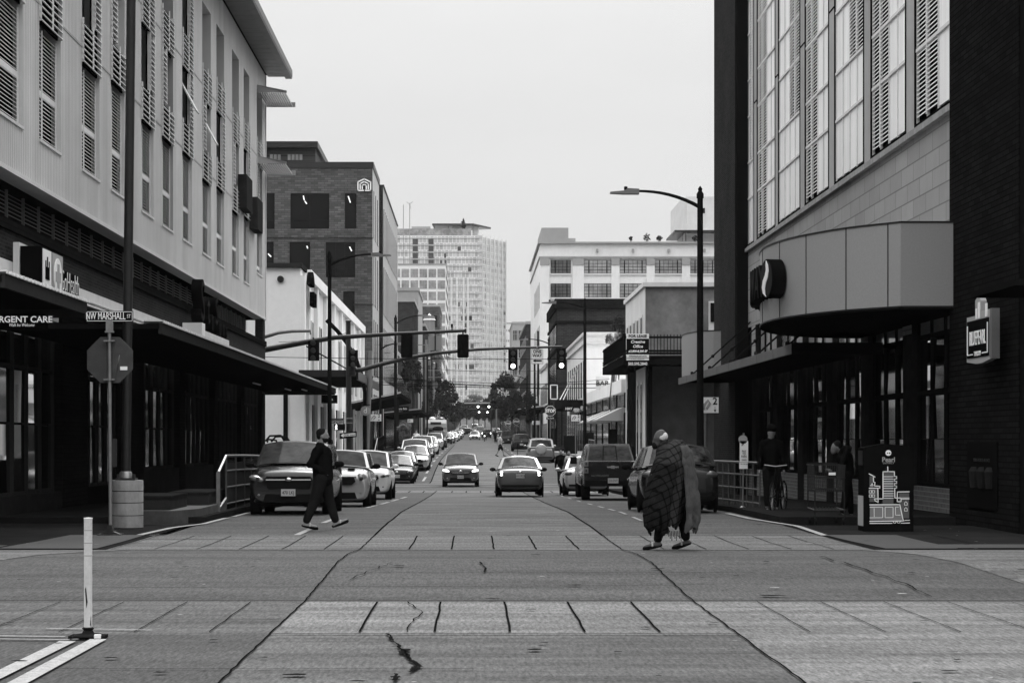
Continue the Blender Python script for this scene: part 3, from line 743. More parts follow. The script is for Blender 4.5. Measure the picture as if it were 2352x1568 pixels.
# brick office beyond
bo = thing('brick_office', 'tall grey brick office with large dark windows and a house-shaped emblem, left of centre', 'building', (-20, 200, gz(200)))
YB = 180.0
mk('front_wall', B().box(-60, LX, YB, 192, -1, 26.2), M['brickmid'], bo, True)
mk('street_wall', B().box(LX+.002, LX+.02, YB+.02, 192, -.5, 26.2).box(-40, -8.85, 194.5, 231, -.5, 26.4), M['skylit_side'], bo, True)
mk('notch_wall', B().box(-40, -9.2, 192, 194.49, -.5, 26.3).box(-9.2, -8.86, 194.3, 194.48, -.5, 26.4), M['brickold'], bo, True)
mk('parapet', B().box(-60, LX+.1, YB-.1, 192.2, 26.203, 26.75).box(-40, -8.75, 194.4, 231.1, 26.403, 26.55), M['steel_dk'], bo, True)
def dwin(dx0, dx1, dy0, dy1, par, Y=YB, bars=1, lights=()):
    x0, x1, z1, z0 = XX(dx0, Y), XX(dx1, Y), ZZ(dy0, Y), ZZ(dy1, Y)
    f = mk('window', B().box(x0-.1, x1+.1, Y-.03, Y-.002, z0-.1, z1+.1), M['black'], par, True)
    mk('pane', B().box(x0, x1, Y-.05, Y-.033, z0, z1), M['glassdark'], f, True)
    if bars:
        bb = B()
        for i in range(1, bars+1): xm = x0+(x1-x0)*i/(bars+1); bb.box(xm-.05, xm+.05, Y-.08, Y-.053, z0, z1)
        bb.box(x0, x1, Y-.08, Y-.053, z0+(z1-z0)*.2, z0+(z1-z0)*.2+.08); mks('mullion', bb, M['blackmetal'], f, True)
    for lx, ly, ex, ey in lights:
        mk('lamp', B().tube([(XX(lx, Y), Y-.12, ZZ(ly, Y)), (XX(ex, Y), Y-.12, ZZ(ey, Y))], .06, 6), M['lamp_dim'], f, True)
dwin(585, 628, 446, 523, bo); dwin(670, 753.5, 447, 522, bo, bars=1, lights=[(697, 450, 699, 460), (700, 462, 705, 469)])
dwin(795, 816, 447, 522, bo, bars=0, lights=[(800, 451, 805, 466)])
dwin(585, 626, 558, 632, bo, bars=1, lights=[(616, 583, 623, 590)]); dwin(668, 709.5, 558.5, 625, bo, bars=0, lights=[(705, 565, 707, 571)]); dwin(751, 813, 559, 634, bo, bars=2, lights=[(803, 567, 808, 577)])
dwin(791, 812, 671.5, 746, bo, bars=0); dwin(668, 720, 671, 730, bo)
dwin(770, 812, 785, 850, bo)
for z in (7.2, 13.8, 19.8):
    mk('course', B().box(-60, LX+.03, YB-.04, YB-.002, z, z+.16), M['brickold'], bo, True)
for r, (z0, z1) in enumerate(((20.0, 24.3), (13.9, 18.6), (7.5, 12.6), (1.0, 5.8))):
    for k in range(16):
        y = (181.5+k*3.35) if k < 3 else (195.6+(k-3)*2.75)
        if y > 229.5: continue
        xx = LX+.02 if k < 3 else -8.85
        mk('slit_window', B().box(xx+.003, xx+.06, y, y+1.5, z0, z1), M['glassdark'], bo, True)
ph = thing('rooftop_louver_room', 'dark slatted plant room with an overhanging roof on top of the brick office', 'rooftop room', (-18, 205, 27))
mk('slatted_wall', B().box(-40, XX(724.6, 205), 205, 207, 26.3, ZZ(342, 205)).box(-40, XX(724.6, 205)-.01, 207, 212, 26.3, ZZ(342, 205)), mat('slat_wall', .07, .7, planks=('Z', .55)), ph, True)
mk('roof', B().box(-40, XX(727, 205)+.2, 204, 222, ZZ(342, 205)+.003, ZZ(328, 205)), M['steel_dk'], ph, True)
b = B()
for i in range(7): x = XX(688-i*9-(i > 3)*14, 205); b.box(x, x+.3, 204.93, 204.98, ZZ(368, 205), ZZ(355, 205))
mk('window_strip', b, M['glass_pale'], ph, True)
em = thing('wall_emblem', 'white house-shaped line emblem at the top corner of the brick office', 'sign', (XX(837, YB), YB-.2, ZZ(425, YB)))
cx_, cz_, s_ = XX(837, YB), ZZ(426, YB), YB/F
def outline(b, pts, wd, y0, y1):
    for p, q in zip(pts, pts[1:]):
        d = Vector((q[0]-p[0], q[1]-p[1])); d.normalize(); n = Vector((-d.y, d.x))*wd/2; e = d*wd/2
        b.prism([(p[0]-e.x+n.x, p[1]-e.y+n.y), (p[0]-e.x-n.x, p[1]-e.y-n.y), (q[0]+e.x-n.x, q[1]+e.y-n.y), (q[0]+e.x+n.x, q[1]+e.y+n.y)], 'y', y0, y1)
    return b
for k, (hw, top, sh, bot) in enumerate(((14.5, 14, 7, -12.5), (9.3, 8, 3, -8.5), (4.6, 2, -1, -8.5))):
    pts = [(cx_-hw*s_, cz_+bot*s_), (cx_-hw*s_, cz_+sh*s_), (cx_, cz_+top*s_), (cx_+hw*s_, cz_+sh*s_), (cx_+hw*s_, cz_+bot*s_)]
    if k == 0: pts = [(cx_-2*s_, cz_+bot*s_)]+pts+[(cx_+3*s_, cz_+bot*s_)]
    mk('line', outline(B(), pts, 2.4*s_, YB-.35, YB-.1-.01*k), M['signwhite'], em, True)
# stucco building (right, across the side street)
st = thing('stucco_building', 'two-storey mottled grey stucco building behind the black balcony on the right', 'building', (15, 112, gz(112)))
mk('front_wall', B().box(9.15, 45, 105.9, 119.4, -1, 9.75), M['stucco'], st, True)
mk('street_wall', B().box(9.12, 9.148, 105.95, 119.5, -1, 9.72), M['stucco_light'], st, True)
mk('roof_cap', B().box(9.0, 45, 105.7, 119.6, 9.753, 9.98), M['ledge'], st, True)
for z0, z1 in ((5.7, 8.2), (.4, 4.6)):
    for k in range(5):
        y = 107.1+k*2.4
        f = mk('window', B().box(9.06, 9.118, y, y+1.15, z0-.15, z1+.15), M['stucco_light'], st, True); mk('pane', B().box(9.04, 9.058, y+.15, y+1.0, z0, z1), M['glassdark'], f, True)
f = mk('window', B().box(XX(1627, 105.9), 24, 105.75, 105.895, ZZ(764, 105.9), ZZ(692, 105.9)), M['ledge'], st, True)
mk('pane', B().box(XX(1631, 105.9), 24, 105.7, 105.745, ZZ(740, 105.9), ZZ(696, 105.9)), M['glassdark'], f, True)
mk('downpipe', B().tube([(XX(1610, 105.7), 105.8, 4), (XX(1610, 105.7), 105.8, 9.7)], .06, 6), M['trimgrey'], st, True)
mk('lower_wall', B().box(9.16, 26, 105.5, 105.89, -1, 6), mat('stucco_shaded', .07, .9, noise=(1.5, .25)), st, True)  # shade under the balcony deck put into a darker wall colour
bal = thing('balcony', 'black steel balcony deck with railing on the corner of the stucco building', 'balcony', (12, 104, 5.5))
mk('deck', B().box(7.7, 20.5, 102.5, 105.4, 5.5, 5.95).box(7.7, 9.1, 105.4, 119, 5.5, 5.95), M['black'], bal, True)
rl = B()
for z in (6.02, 6.15, 6.85): rl.box(7.7, 18.8, 102.5, 102.6, z, z+.1); rl.box(7.7, 7.8, 102.6, 119, z, z+.08)
x = 7.75
while x < 18.8: rl.box(x, x+.035, 102.53, 102.57, 6.0, 7.05); x += .17
y = 102.7
while y < 119: rl.box(7.73, 7.77, y, y+.06, 6.0, 7.0); y += .16
for x in (7.7, 11, 14.5, 18): rl.box(x, x+.14, 102.46, 102.62, 5.9, 7.1)
mk('railing', rl, M['black'], bal, True)
mks('column', B().box(8.0, 8.4, 103, 103.5, -.6, 5.5).box(9.15, 9.4, 104.8, 105.3, -.6, 5.5), M['black'], bal, True)
# bar building
bb_ = thing('bar_building', 'one-storey white shop row with grey awnings between the stucco and pale brick buildings', 'building', (14, 140, .2))
mk('wall', B().box(9.3, 30, 119.6, 162.5, -.5, 5.4), M['white2'], bb_, True)
for k in range(6):
    y = 121.5+k*7
    f = mk('window', B().box(9.2, 9.298, y, y+5.6, .3, 3.3), M['black'], bb_, True); mk('pane', B().box(9.17, 9.198, y+.15, y+5.4, .5, 3.2), M['glassdark'], f, True)
    f = mk('window', B().box(9.2, 9.298, y, y+5.6, 3.6, 4.9), M['black'], bb_, True); mk('pane', B().box(9.17, 9.198, y+.15, y+5.4, 3.7, 4.8), M['glass_pale'], f, True)
for k, y in enumerate((122, 130, 138)):
    mk('awning', B().prism([(9.29, 3.7), (7.6, 2.9), (7.6, 2.8), (9.29, 2.8)], 'y', y, y+5.5), M['trimgrey'], bb_, True)
mk('sign_band', B().box(8.9, 9.19, 120, 162, 4.5, 5.3), M['white2'], bb_, True)
sg = thing('bar_sign', 'pale projecting sign board reading BAR above the grey awnings', 'sign', (8.6, 140, 4.9))
mk('board', B().box(8.6, 9.5, 140, 140.2, 5.2, 6.1), M['ledge'], sg, True); text('letters', 'BAR', .5, (9.05, 139.97, 5.6), FR, M['signblack'], sg)
# pale brick building
pbk = thing('pale_brick_building', 'low white painted brick building with arched cornice behind the second lamp on the right', 'building', (14, 180, .6))
mk('wall', B().box(9.15, 26, 163, 195, -.5, 10.2), M['white2'], pbk, True)
mk('cornice', B().box(9.0, 26, 162.8, 195, 9.5, 9.7).box(8.95, 26, 162.75, 195.1, 10.2, 10.45), M['ledge'], pbk, True)
for k in range(8):
    y = 164.5+k*3.8
    mk('window', B().box(9.1, 9.148, y, y+1.4, 5.2, 8.2), M['glassdark'], pbk, True); mk('shop_window', B().box(9.1, 9.148, y, y+2.6, .6, 4.0), M['glassdark'], pbk, True)
# dark brick building
dbk = thing('dark_brick_building', 'dark old brick warehouse in front of the white factory loft on the right', 'building', (16, 225, .9))
mk('wall', B().box(9.15, 45, 218, 243, -.5, 16.4), M['brickold'], dbk, True)
mk('cornice', B().box(8.9, 45, 217.7, 243.3, 16.0, 17.1).box(9.0, 45, 217.85, 243.1, 11.4, 11.7).box(9.0, 45, 217.85, 243.1, 14.4, 14.7), M['brickdark2'], dbk, True)
for r, (z0, z1) in enumerate(((12.3, 14.3), (8, 10.2), (3, 6))):
    for k in range(6): mk('window', B().box(9.08, 9.148, 220+k*3.8, 221.6+k*3.8, z0, z1), M['glassdark'], dbk, True)
for dx in (1524, 1583):
    mk('window', B().box(XX(dx, 218), XX(dx+50, 218), 217.93, 217.995, ZZ(745, 218), ZZ(712, 218)), M['glassdark'], dbk, True)
# white loft
wl = thing('white_factory_loft', 'large white factory loft with gridded steel windows and cornice, right of centre', 'building', (25, 290, 1.4))
YL = 275.0
mk('wall', B().box(XX(1240.3, YL), 70, YL, 320, -.5, ZZ(563, YL)), M['white2'], wl, True)
x0 = XX(1240.3, YL)
mk('cornice', B().box(x0-.3, 70, YL-.5, 320.3, ZZ(560, YL), ZZ(556, YL)).box(x0-.15, 70, YL-.3, 320.1, ZZ(593, YL), ZZ(589, YL)), M['trimgrey'], wl, True)
mk('parapet', B().box(x0+.1, 70, YL, 320, ZZ(563, YL)+.01, ZZ(560, YL)-.01), M['white2'], wl, True)
mk('stair_tower', B().box(XX(1244, YL), XX(1305.8, YL), YL+.3, 292, ZZ(556, YL)+.02, ZZ(522.5, YL)).box(XX(1306, YL), XX(1327, YL), YL+6, 290, ZZ(556, YL)+.02, ZZ(537, YL)), M['trimgrey'], wl, True)
capd = B(); pil = B()
for a, c in ((1205.8+.238*145, 1205.8+.238*235), (1315, 1341), (1404, 1423), (1484.6, 1503.6), (1566, 1585), (1646, 1666)):
    capd.box(XX(a, YL), XX(c, YL), YL-.35, YL-.01, ZZ(609, YL), ZZ(593.5, YL)); pil.box(XX(a, YL), XX(c, YL), YL-.25, YL-.01, 0, ZZ(609.3, YL))
mks('pilaster_cap', capd, M['trimgrey'], wl, True); mks('pilaster', pil, M['white2'], wl, True)
for y0, y1 in ((597, 628), (651, 683), (705, 737), (760, 790)):
    for a, c in ((1265, 1311), (1341, 1404), (1423, 1484.6), (1503.6, 1566), (1585, 1646)):
        xa, xc, zt_, zb_ = XX(a, YL), XX(c, YL), ZZ(y0, YL), ZZ(y1, YL)
        f = mk('window', B().box(xa, xc, YL-.08, YL-.012, zb_, zt_), M['glass_pale'] if (a+y0) % 3 < 1.2 else mat('pane_grey', .09, .15, noise=(.5, .5)), wl, True, smooth=False)
        g = B(); n = int((xc-xa)/.55)
        for i in range(n+1): q = xa+(xc-xa-.06)*i/n; wd = .14 if i in (n//4, n-n//4) else .05; g.box(q, q+wd, YL-.12, YL-.085, zb_, zt_)
        for i in range(5): q = zb_+(zt_-zb_-.06)*i/4; g.box(xa, xc, YL-.12, YL-.086, q, q+.05)
        mk('grid_bars', g, M['blackmetal'], f, True)
        mk('sill', B().box(xa-.1, xc+.1, YL-.2, YL-.013, zb_-.22, zb_-.003), M['ledge'], f, True)
sl_ = B()
for z in (8, 14, 20): 
    for k in range(5): sl_.box(x0-.03, x0-.003, YL+2+k*5, YL+4.5+k*5, z, z+3.6)
mks('street_windows', sl_, M['glassdark'], wl, True)
for k, dx in enumerate((1371, 1453, 1535, 1617)): mk('wall_lamp', B().box(XX(dx-2, YL), XX(dx+3, YL), YL-.4, YL-.013, ZZ(579, YL), ZZ(572, YL)), M['trimgrey'], wl, True)
rp = thing('roof_pavilion', 'small flat-roofed glazed pavilion on the roof of the white factory loft', 'rooftop room', (32, 300, 29))
mk('room', B().box(XX(1572, 295), 45, 295, 305, ZZ(556, 295), ZZ(536, 295)), M['trimgrey'], rp, True)
mk('roof', B().box(XX(1556, 295)-.6, 45, 293, 306, ZZ(536, 295)+.003, ZZ(534, 295)+.15), M['steel_dk'], rp, True)
mks('column', B().box(XX(1565, 295), XX(1566, 295), 293.4, 293.7, ZZ(556, 295), ZZ(536, 295)).box(XX(1572, 295), XX(1573.5, 295), 293.4, 293.7, ZZ(556, 295), ZZ(536, 295)), M['steel_dk'], rp, True)
tw = thing('pale_tower_block', 'plain white stair tower rising behind the roof pavilion beside the tall street lamp', 'building', (45, 350, 2))
mk('wall', B().prism([(XX(1560, 345), 345), (XX(1568, 345), 338), (75, 338), (75, 360), (XX(1560, 345), 360)], 'z', 0, ZZ(455, 340)), M['stucco_light'], tw, True)
mk('window', B().box(XX(1602, 338), XX(1619, 338), 337.9, 337.99, ZZ(490, 338), ZZ(478, 338)), M['glassdark'], tw, True)
def block(name, label, x0, x1, y0, y1, zt, m, rows=0, cols=0, wm='glassdark', wf=.6, hf=.5, zb=0, side=0, srows=0):
    t = thing(name, label, 'building', ((x0+x1)/2, y0, gz(y0)))
    mk('wall', B().box(x0, x1, y0, y1, zb-1, zt), M[m], t, True)
    mk('parapet', B().box(x0-.15, x1+.15, y0-.15, y1+.15, zt-.25, zt+.25), M['trimgrey'], t, True)
    for r in range(rows):
        h = (zt-1-zb)/rows
        for c_ in range(cols):
            wd = (x1-x0)/cols; xa = x0+wd*(c_+(1-wf)/2); za = zb+h*(r+(1-hf)/2)
            f = mk('window', B().box(xa, xa+wd*wf, y0-.08, y0-.002, za, za+h*hf), M[wm], t, True, smooth=False)
            if wf > .6: mks('mullion', B().box(xa+wd*wf*.3, xa+wd*wf*.3+.12, y0-.14, y0-.085, za, za+h*hf).box(xa+wd*wf*.68, xa+wd*wf*.68+.12, y0-.14, y0-.085, za, za+h*hf).box(xa, xa+wd*wf, y0-.14, y0-.086, za+h*hf*.6, za+h*hf*.6+.1), M['trimgrey'], f, True)
    if side:
        xx = x1 if side > 0 else x0; sb = B()
        for r in range(srows):
            h = (zt-1-zb)/srows; n = int((y1-y0)/4)
            for k in range(n): sb.box(xx+side*.01, xx+side*.05, y0+1+k*4, y0+2.6+k*4, zb+h*(r+.25), zb+h*(r+.75))
        if srows: mks('street_windows', sb, M['glassdark'], t, True)
    return t
block('white_apartments', 'white gridded apartment block with big windows in front of the glass tower', XX(900, 650), XX(1024, 650), 650, 700, ZZ(607, 650), 'white', 14, 6, 'glass_pale', .84, .74, 6, 1, 12)
block('grey_block', 'plain light grey block behind the left brick office', XX(890, 324), XX(961, 324), 324, 350, ZZ(664.5, 324), 'trimgrey')
block('brick_warehouse', 'small dark brick tower block with a white rim behind the left brick office', XX(880, 295), XX(950, 295), 295, 318, ZZ(689, 295), 'brickold')
block('brick_loft', 'mid-grey brick loft behind the rooftop water tank', XX(950, 524), XX(1009.5, 524), 524, 560, ZZ(702, 524), 'brickmid', 5, 3, 'glassdark', .5, .5, 5, 1, 5)
block('dark_shed', 'dark low industrial building under the rooftop water tank', XX(880, 365), XX(976, 365), 365, 405, ZZ(746, 365), 'brickold', 3, 4, 'glassdark', .4, .4, 2, 1, 3)
block('old_brick_house', 'narrow stained old brick building with a dark cornice, right of the tower', XX(1209, 347), 22, 347, 395, ZZ(741, 347), 'brickold', 4, 3, 'glassdark', .35, .5, 2, -1, 4)
block('glass_office', 'distant gridded office with dark window squares, right of the tower', XX(1177, 520), XX(1215, 520), 520, 560, ZZ(741, 520), 'trimgrey', 6, 3, 'glassdark', .7, .55, 4)
block('far_white_office', 'far white office with tiny windows just right of the tower', XX(1148, 950), XX(1180, 950), 950, 990, ZZ(742, 950), 'white', 9, 7, 'glassdark', .3, .2, 12)
block('pale_corner_block', 'pale building with heavy mouldings beyond the dark brick warehouse on the right', 9.15, 30, 248, 272, 11, 'white2', 0, 0, side=-1, srows=2)
block('brick_row', 'dark brick row of shops on the far left side of the street', -30, LX, 236, 292, 12, 'brickold', side=1, srows=2)
block('far_row', 'pale shop row far down the left side of the street', -34, -8.9, 410, 520, 14, 'trimgrey', side=1, srows=3)
block('far_brick_row', 'brick shop row far down the right side of the street', 9.6, 34, 400, 520, 15, 'brickold', side=-1, srows=3)
block('distant_white_row', 'distant white apartment row behind the far left trees', -30, -9.6, 560, 640, 30, 'white2', side=1, srows=6)
# rooftop details of the brick pair
tk = thing('water_tank', 'old wooden rooftop water tank with a pale conical lid, left of the tower', 'water tank', (XX(986, 395), 395, 22))
mk('tank', B().lathe((XX(986, 395), 395, ZZ(757, 395)-2), [(1.1, 0), (1.1, 2+2.6)], 16), mat('tank_wood', .25, .9, ribs=('X', .25, .3)), tk, True)
mk('lid', B().lathe((XX(986, 395), 395, ZZ(735, 395)), [(1.3, 0), (.1, 1.25), (.05, 1.35)], 16), M['white2'], tk, True)
lg = B()
for dx in (-1, 1):
    for dy in (-1, 1): lg.tube([(XX(986, 395)+dx, 395+dy, 18), (XX(986, 395)+dx*.8, 395+dy*.8, ZZ(760, 395)-1.6)], .12, 5)
mks('leg', lg, M['steel_dk'], tk, True)
# the glass tower
gt = thing('glass_tower', 'tall pale glass apartment tower closing the view down the street', 'building', (-8, 870, 12))
YT = 860.0; xl, xc = XX(905, YT), 1.95; xr_, yr_ = 14.4, 888.0; zt = ZZ(541, YT)
mk('curtain_wall', B().prism([(xl, YT), (xc, YT), (xr_, yr_), (xr_, 920), (xl, 920)], 'z', 5, zt), mat('tower_glass', .55, .2, spec=.5, blocks=(1.6, 3.0, (.1, 1.7), .22), noise=(.05, .15)), gt, True)
nfl = 26
for k in range(nfl):
    z = zt-1.2-k*3.0
    mk('floor_edge', B().box(xl-.1, xc, YT-.25, YT-.01, z, z+.35).add([(xc, YT-.25, z), (xr_+.2, yr_-.25, z), (xr_+.2, yr_-.25, z+.3), (xc, YT-.25, z+.3)], [(0, 1, 2, 3)]), M['stucco_light'], gt, True)
    mk('balcony', B().box(xc-.2, xc+1.8, YT-1.6, YT+.6, z-.1, z+.15).box(xc-.15, xc+1.7, YT-1.6, YT-1.5, z+.2, z+1.1), M['stucco_light'], gt, True)
    if k > 0 and k < 9:
        for dx in (990, 954):
            mk('balcony', B().box(XX(dx-6, YT), XX(dx+6, YT), YT-.3, YT-.02, z+.36, z+2.7), mat('balcony_recess', .07, .6), gt, True) if k < 6 else None
fin = B()
for dx, x1 in ((1020, 0), (1037, 0), (1050, 0), (1065, 0), (1002, 0), (1075, 0)):
    x = XX(dx, YT); fin.box(x-.4, x+.4, YT-.5, YT-.02, 5, zt-18)
for t in [i/7 for i in range(8)]:
    x = xc+(xr_-xc)*t; y = YT+(yr_-YT)*t; fin.box(x-.25, x+.25, y-.7, y-.1, 5, zt+1)
mk('fin', fin, M['white2'], gt, True)
mk('parapet_glass', B().box(xl, xc-3, YT+.5, YT+.8, zt, zt+3), M['glass_pale'], gt, True)
dkw = B()
rr = random.Random(5)
for k in range(60):
    t = rr.choice([0.12, .25, .4, .55, .68, .82, .93]); z = zt-3-rr.randrange(3, 25)*3.0
    x = xc+(xr_-xc)*t; y = YT+(yr_-YT)*t; dkw.add([(x, y-.12, z+.5), (x+.8, y+1.7, z+.5), (x+.8, y+1.7, z+2.4), (x, y-.12, z+2.4)], [(0, 1, 2, 3)])
for k in range(36):
    x = rr.uniform(XX(1008, YT), xc-3); z = zt-rr.randrange(2, 26)*3.0-.6; dkw.box(x, x+rr.choice((.9, 1.4)), YT-.06, YT-.02, z, z+1.9)
mks('dark_window', dkw, mat('tower_dark_window', .06, .2), gt, True)
pt = thing('roof_pergola', 'dark flat roof pavilion with a small conifer on top of the glass tower', 'rooftop room', (-5, 870, 95))
mk('roof', B().prism([(XX(993, 865), 862), (XX(1088, 865), 862), (XX(1128, 865), 878), (XX(1000, 865), 890)], 'z', ZZ(519, 865), ZZ(515, 865)), M['steel_dk'], pt, True)
mk('room', B().box(XX(1040, 866), XX(1070, 866), 868, 880, zt, ZZ(519, 866)).box(XX(1085, 866), XX(1100, 866), 868, 880, zt, ZZ(519, 866)), M['stucco_light'], pt, True)
mks('column', B().box(XX(996, 863), XX(998, 863), 863, 863.4, zt, ZZ(519, 863)).box(XX(1030, 863), XX(1031, 863), 863, 863.4, zt, ZZ(519, 863)), M['steel_dk'], pt, True)
mk('plant_room', B().box(XX(945, 866), XX(988, 866), 868, 885, zt, ZZ(519, 866)), M['trimgrey'], pt, True)
for dx, top, lab in ((941, 467, 'slim rooftop mast with a small wind turbine above the white apartments'), (926.5, 470, 'bare rooftop mast left of the wind turbine mast')):
    t = thing('rooftop_mast', lab, 'mast', (XX(dx, 700), 700, 55))
    mk('pole', B().tube([W(dx, 610, 700), W(dx, top, 700)], .14, 5), M['trimgrey'], t, True)
    if dx == 941: mk('blade', B().tube([W(dx-7, top-3, 700), W(dx, top+2, 700), W(dx+7, top-4, 700)], .12, 4).tube([W(dx, top, 700), W(dx+3, top+13, 700)], .1, 4), M['trimgrey'], t, True)
# ================= CARS =================
PAINT = {k: paint('car_paint_'+k, v, mt) for k, v, mt in (('black', .012, .2), ('darkgrey', .04, .4), ('grey', .12, .6), ('silver', .45, .35), ('white', .72, 0.), ('beige', .28, .5), ('taupe', .09, .5))}
SPECS = {
 'suv':   dict(L=4.6, W=1.80, H=1.63, hood=.98, cowl=1.08, deck=1.06, zb=.24, yc=1.05, yr0=1.75, yr1=4.25, yd=4.52, wr=.345, wf=.86, wt=.72),
 'suv2':  dict(L=4.55, W=1.82, H=1.68, hood=1.0, cowl=1.10, deck=1.08, zb=.24, yc=1.0, yr0=1.7, yr1=4.2, yd=4.5, wr=.35, wf=.86, wt=.74),
 'mini':  dict(L=4.1, W=1.78, H=1.54, hood=.95, cowl=1.06, deck=1.04, zb=.18, yc=.98, yr0=1.45, yr1=3.8, yd=4.0, wr=.33, wf=.72, wt=.70),
 'sedan': dict(L=4.65, W=1.76, H=1.46, hood=.76, cowl=.93, deck=1.0, zb=.18, yc=1.12, yr0=1.95, yr1=3.25, yd=4.05, wr=.32, wf=.9, wt=.64),
 'hatch': dict(L=4.4, W=1.80, H=1.50, hood=.80, cowl=.96, deck=1.0, zb=.18, yc=1.0, yr0=1.75, yr1=3.7, yd=4.25, wr=.33, wf=.84, wt=.66),
 'van':   dict(L=5.0, W=1.92, H=1.80, hood=.98, cowl=1.1, deck=1.08, zb=.2, yc=.95, yr0=1.7, yr1=4.75, yd=4.95, wr=.34, wf=.9, wt=.80),
}
def car(label, spec, col, X, Y, rear=False, group=None, name='parked_car', face='plain', lit=False, plate=None, roofrail=False, cat='car', dz=0, extras=None, hd=0):
    p = dict(SPECS[spec]); hw = p['W']/2
    t = thing(name, label, cat, (X, Y+(p['L'] if rear else 0), gz(Y+.8)+dz), (pi if rear else 0)+hd, group)
    pm = PAINT[col]; L, H, zb = p['L'], p['H'], p['zb']
    slope = (gz(Y+p['L'])-gz(Y))/p['L']; t.rotation_euler[0] = math.atan(slope)*(-1 if rear else 1)
    # lower body
    def ring(y, w, z0, zt, crown=.02):
        h = zt-z0
        half = [(0, z0), (.62*w, z0), (.88*w, z0+.03), (.97*w, z0+.22*h), (w, z0+.5*h), (.985*w, z0+.72*h), (.93*w, z0+.90*h), (.80*w, z0+.985*h), (.45*w, zt+crown*.6), (0, zt+crown)]
        r = half+[(-x, z) for x, z in half[-2:0:-1]]
        return [(x, y, z) for x, z in r]
    bt = lambda a, c_, k: a+(c_-a)*k
    bel = p['cowl']
    st_ = [(0.03, .74*hw, zb+.10, p['hood']*.70), (.0, .86*hw, zb+.05, p['hood']*.80), (.05, .93*hw, zb+.0, p['hood']*.93), (.22, .975*hw, zb-.02, p['hood']), (.6, hw, zb, bt(p['hood'], bel, .55)), (p['yc'], hw, zb, bel-.01),
           (p['yr0'], hw, zb, bel+.01), ((p['yr0']+p['yd'])/2, hw, zb, (bel+p['deck'])/2+.01), (p['yd']-.1, .99*hw, zb, p['deck'])]
    if L-p['yd'] > .3: st_ += [(L-.35, .97*hw, zb, p['deck']-.0), (L-.12, .94*hw, zb+.02, p['deck']-.04)]
    else: st_ += [(L-.10, .96*hw, zb, p['deck']-.03)]
    st_ += [(L-.02, .90*hw, zb+.08, p['deck']*.90), (L, .80*hw, zb+.14, p['deck']*.78)]
    bd = B(); vs = []; n = None
    for s_ in st_:
        r = ring(*s_); n = len(r); vs += r
    m = len(st_)
    bd.add(vs, [(i*n+k, i*n+(k+1) % n, (i+1)*n+(k+1) % n, (i+1)*n+k) for i in range(m-1) for k in range(n)]+[tuple(range(n)), tuple((m-1)*n+k for k in range(n-1, -1, -1))])
    body = mk('body', bd, pm, t, ang=60)
    sb = body.modifiers.new('subsurf', 'SUBSURF'); sb.levels = 2; sb.render_levels = 2
    # greenhouse
    wb, wt = hw*.93, p['wt']*1.0
    C = {'fl': (-wb, p['yc'], bel-.02), 'fr': (wb, p['yc'], bel-.02), 'rl': (-wb, p['yd'], p['deck']-.02), 'rr': (wb, p['yd'], p['deck']-.02),
         'tfl': (-wt, p['yr0'], H-.07), 'tfr': (wt, p['yr0'], H-.07), 'trl': (-wt, p['yr1'], H-.075), 'trr': (wt, p['yr1'], H-.075)}
    C = {k: Vector(v) for k, v in C.items()}
    def pan(a, b_, c_, d, bulge, u0, u1, v0, v1, off=0, nu=6, nv=3):
        nrm = (b_-a).cross(d-a).normalized()
        def fn(u, v):
            U = u0+(u1-u0)*u; V = v0+(v1-v0)*v
            q = (a*(1-U)+b_*U)*(1-V)+(d*(1-U)+c_*U)*V
            return q+nrm*(bulge*(1-(2*U-1)**2)+off)
        return B().grid(fn, nu, nv)
    shell = B()
    top = lambda u, v: (C['tfl']*(1-u)+C['tfr']*u)*(1-v)+(C['trl']*(1-u)+C['trr']*u)*v+Vector((0, 0, .075*(1-abs(2*u-1)**3)*(1-.35*abs(2*v-1)**3)-.0))
    shell.grid(top, 10, 8)
    for (a, b_, c_, d) in ((C['fl'], C['fr'], C['tfr'], C['tfl']), (C['rr'], C['rl'], C['trl'], C['trr'])):
        q = pan(a, b_, c_, d, .10, 0, 1, 0, 1, 0, 10, 1); shell.merge(q)
    for (a, b_, c_, d) in ((C['fr'], C['rr'], C['trr'], C['tfr']), (C['rl'], C['fl'], C['tfl'], C['trl'])):
        shell.merge(pan(a, b_, c_, d, .02, 0, 1, 0, 1, 0, 6, 1))
    mk('roof', shell, pm, t, ang=40)
    mk('windshield', pan(C['fl'], C['fr'], C['tfr'], C['tfl'], .10, .05, .95, .03, .93, .006, 10, 3), M['cglass'], t, recalc=False)
    mk('rear_window', pan(C['rr'], C['rl'], C['trl'], C['trr'], .10, .08, .92, .08 if spec != 'sedan' else .03, .9, .006, 10, 3), M['rglass'], t, recalc=False)
    for (a, b_, c_, d) in ((C['fr'], C['rr'], C['trr'], C['tfr']), (C['rl'], C['fl'], C['tfl'], C['trl'])):
        for u0, u1 in ((.04, .46), (.49, .93)): mk('side_window', pan(a, b_, c_, d, .02, u0, u1, .05, .93, .006, 4, 2), M['cglass'], t, recalc=False)
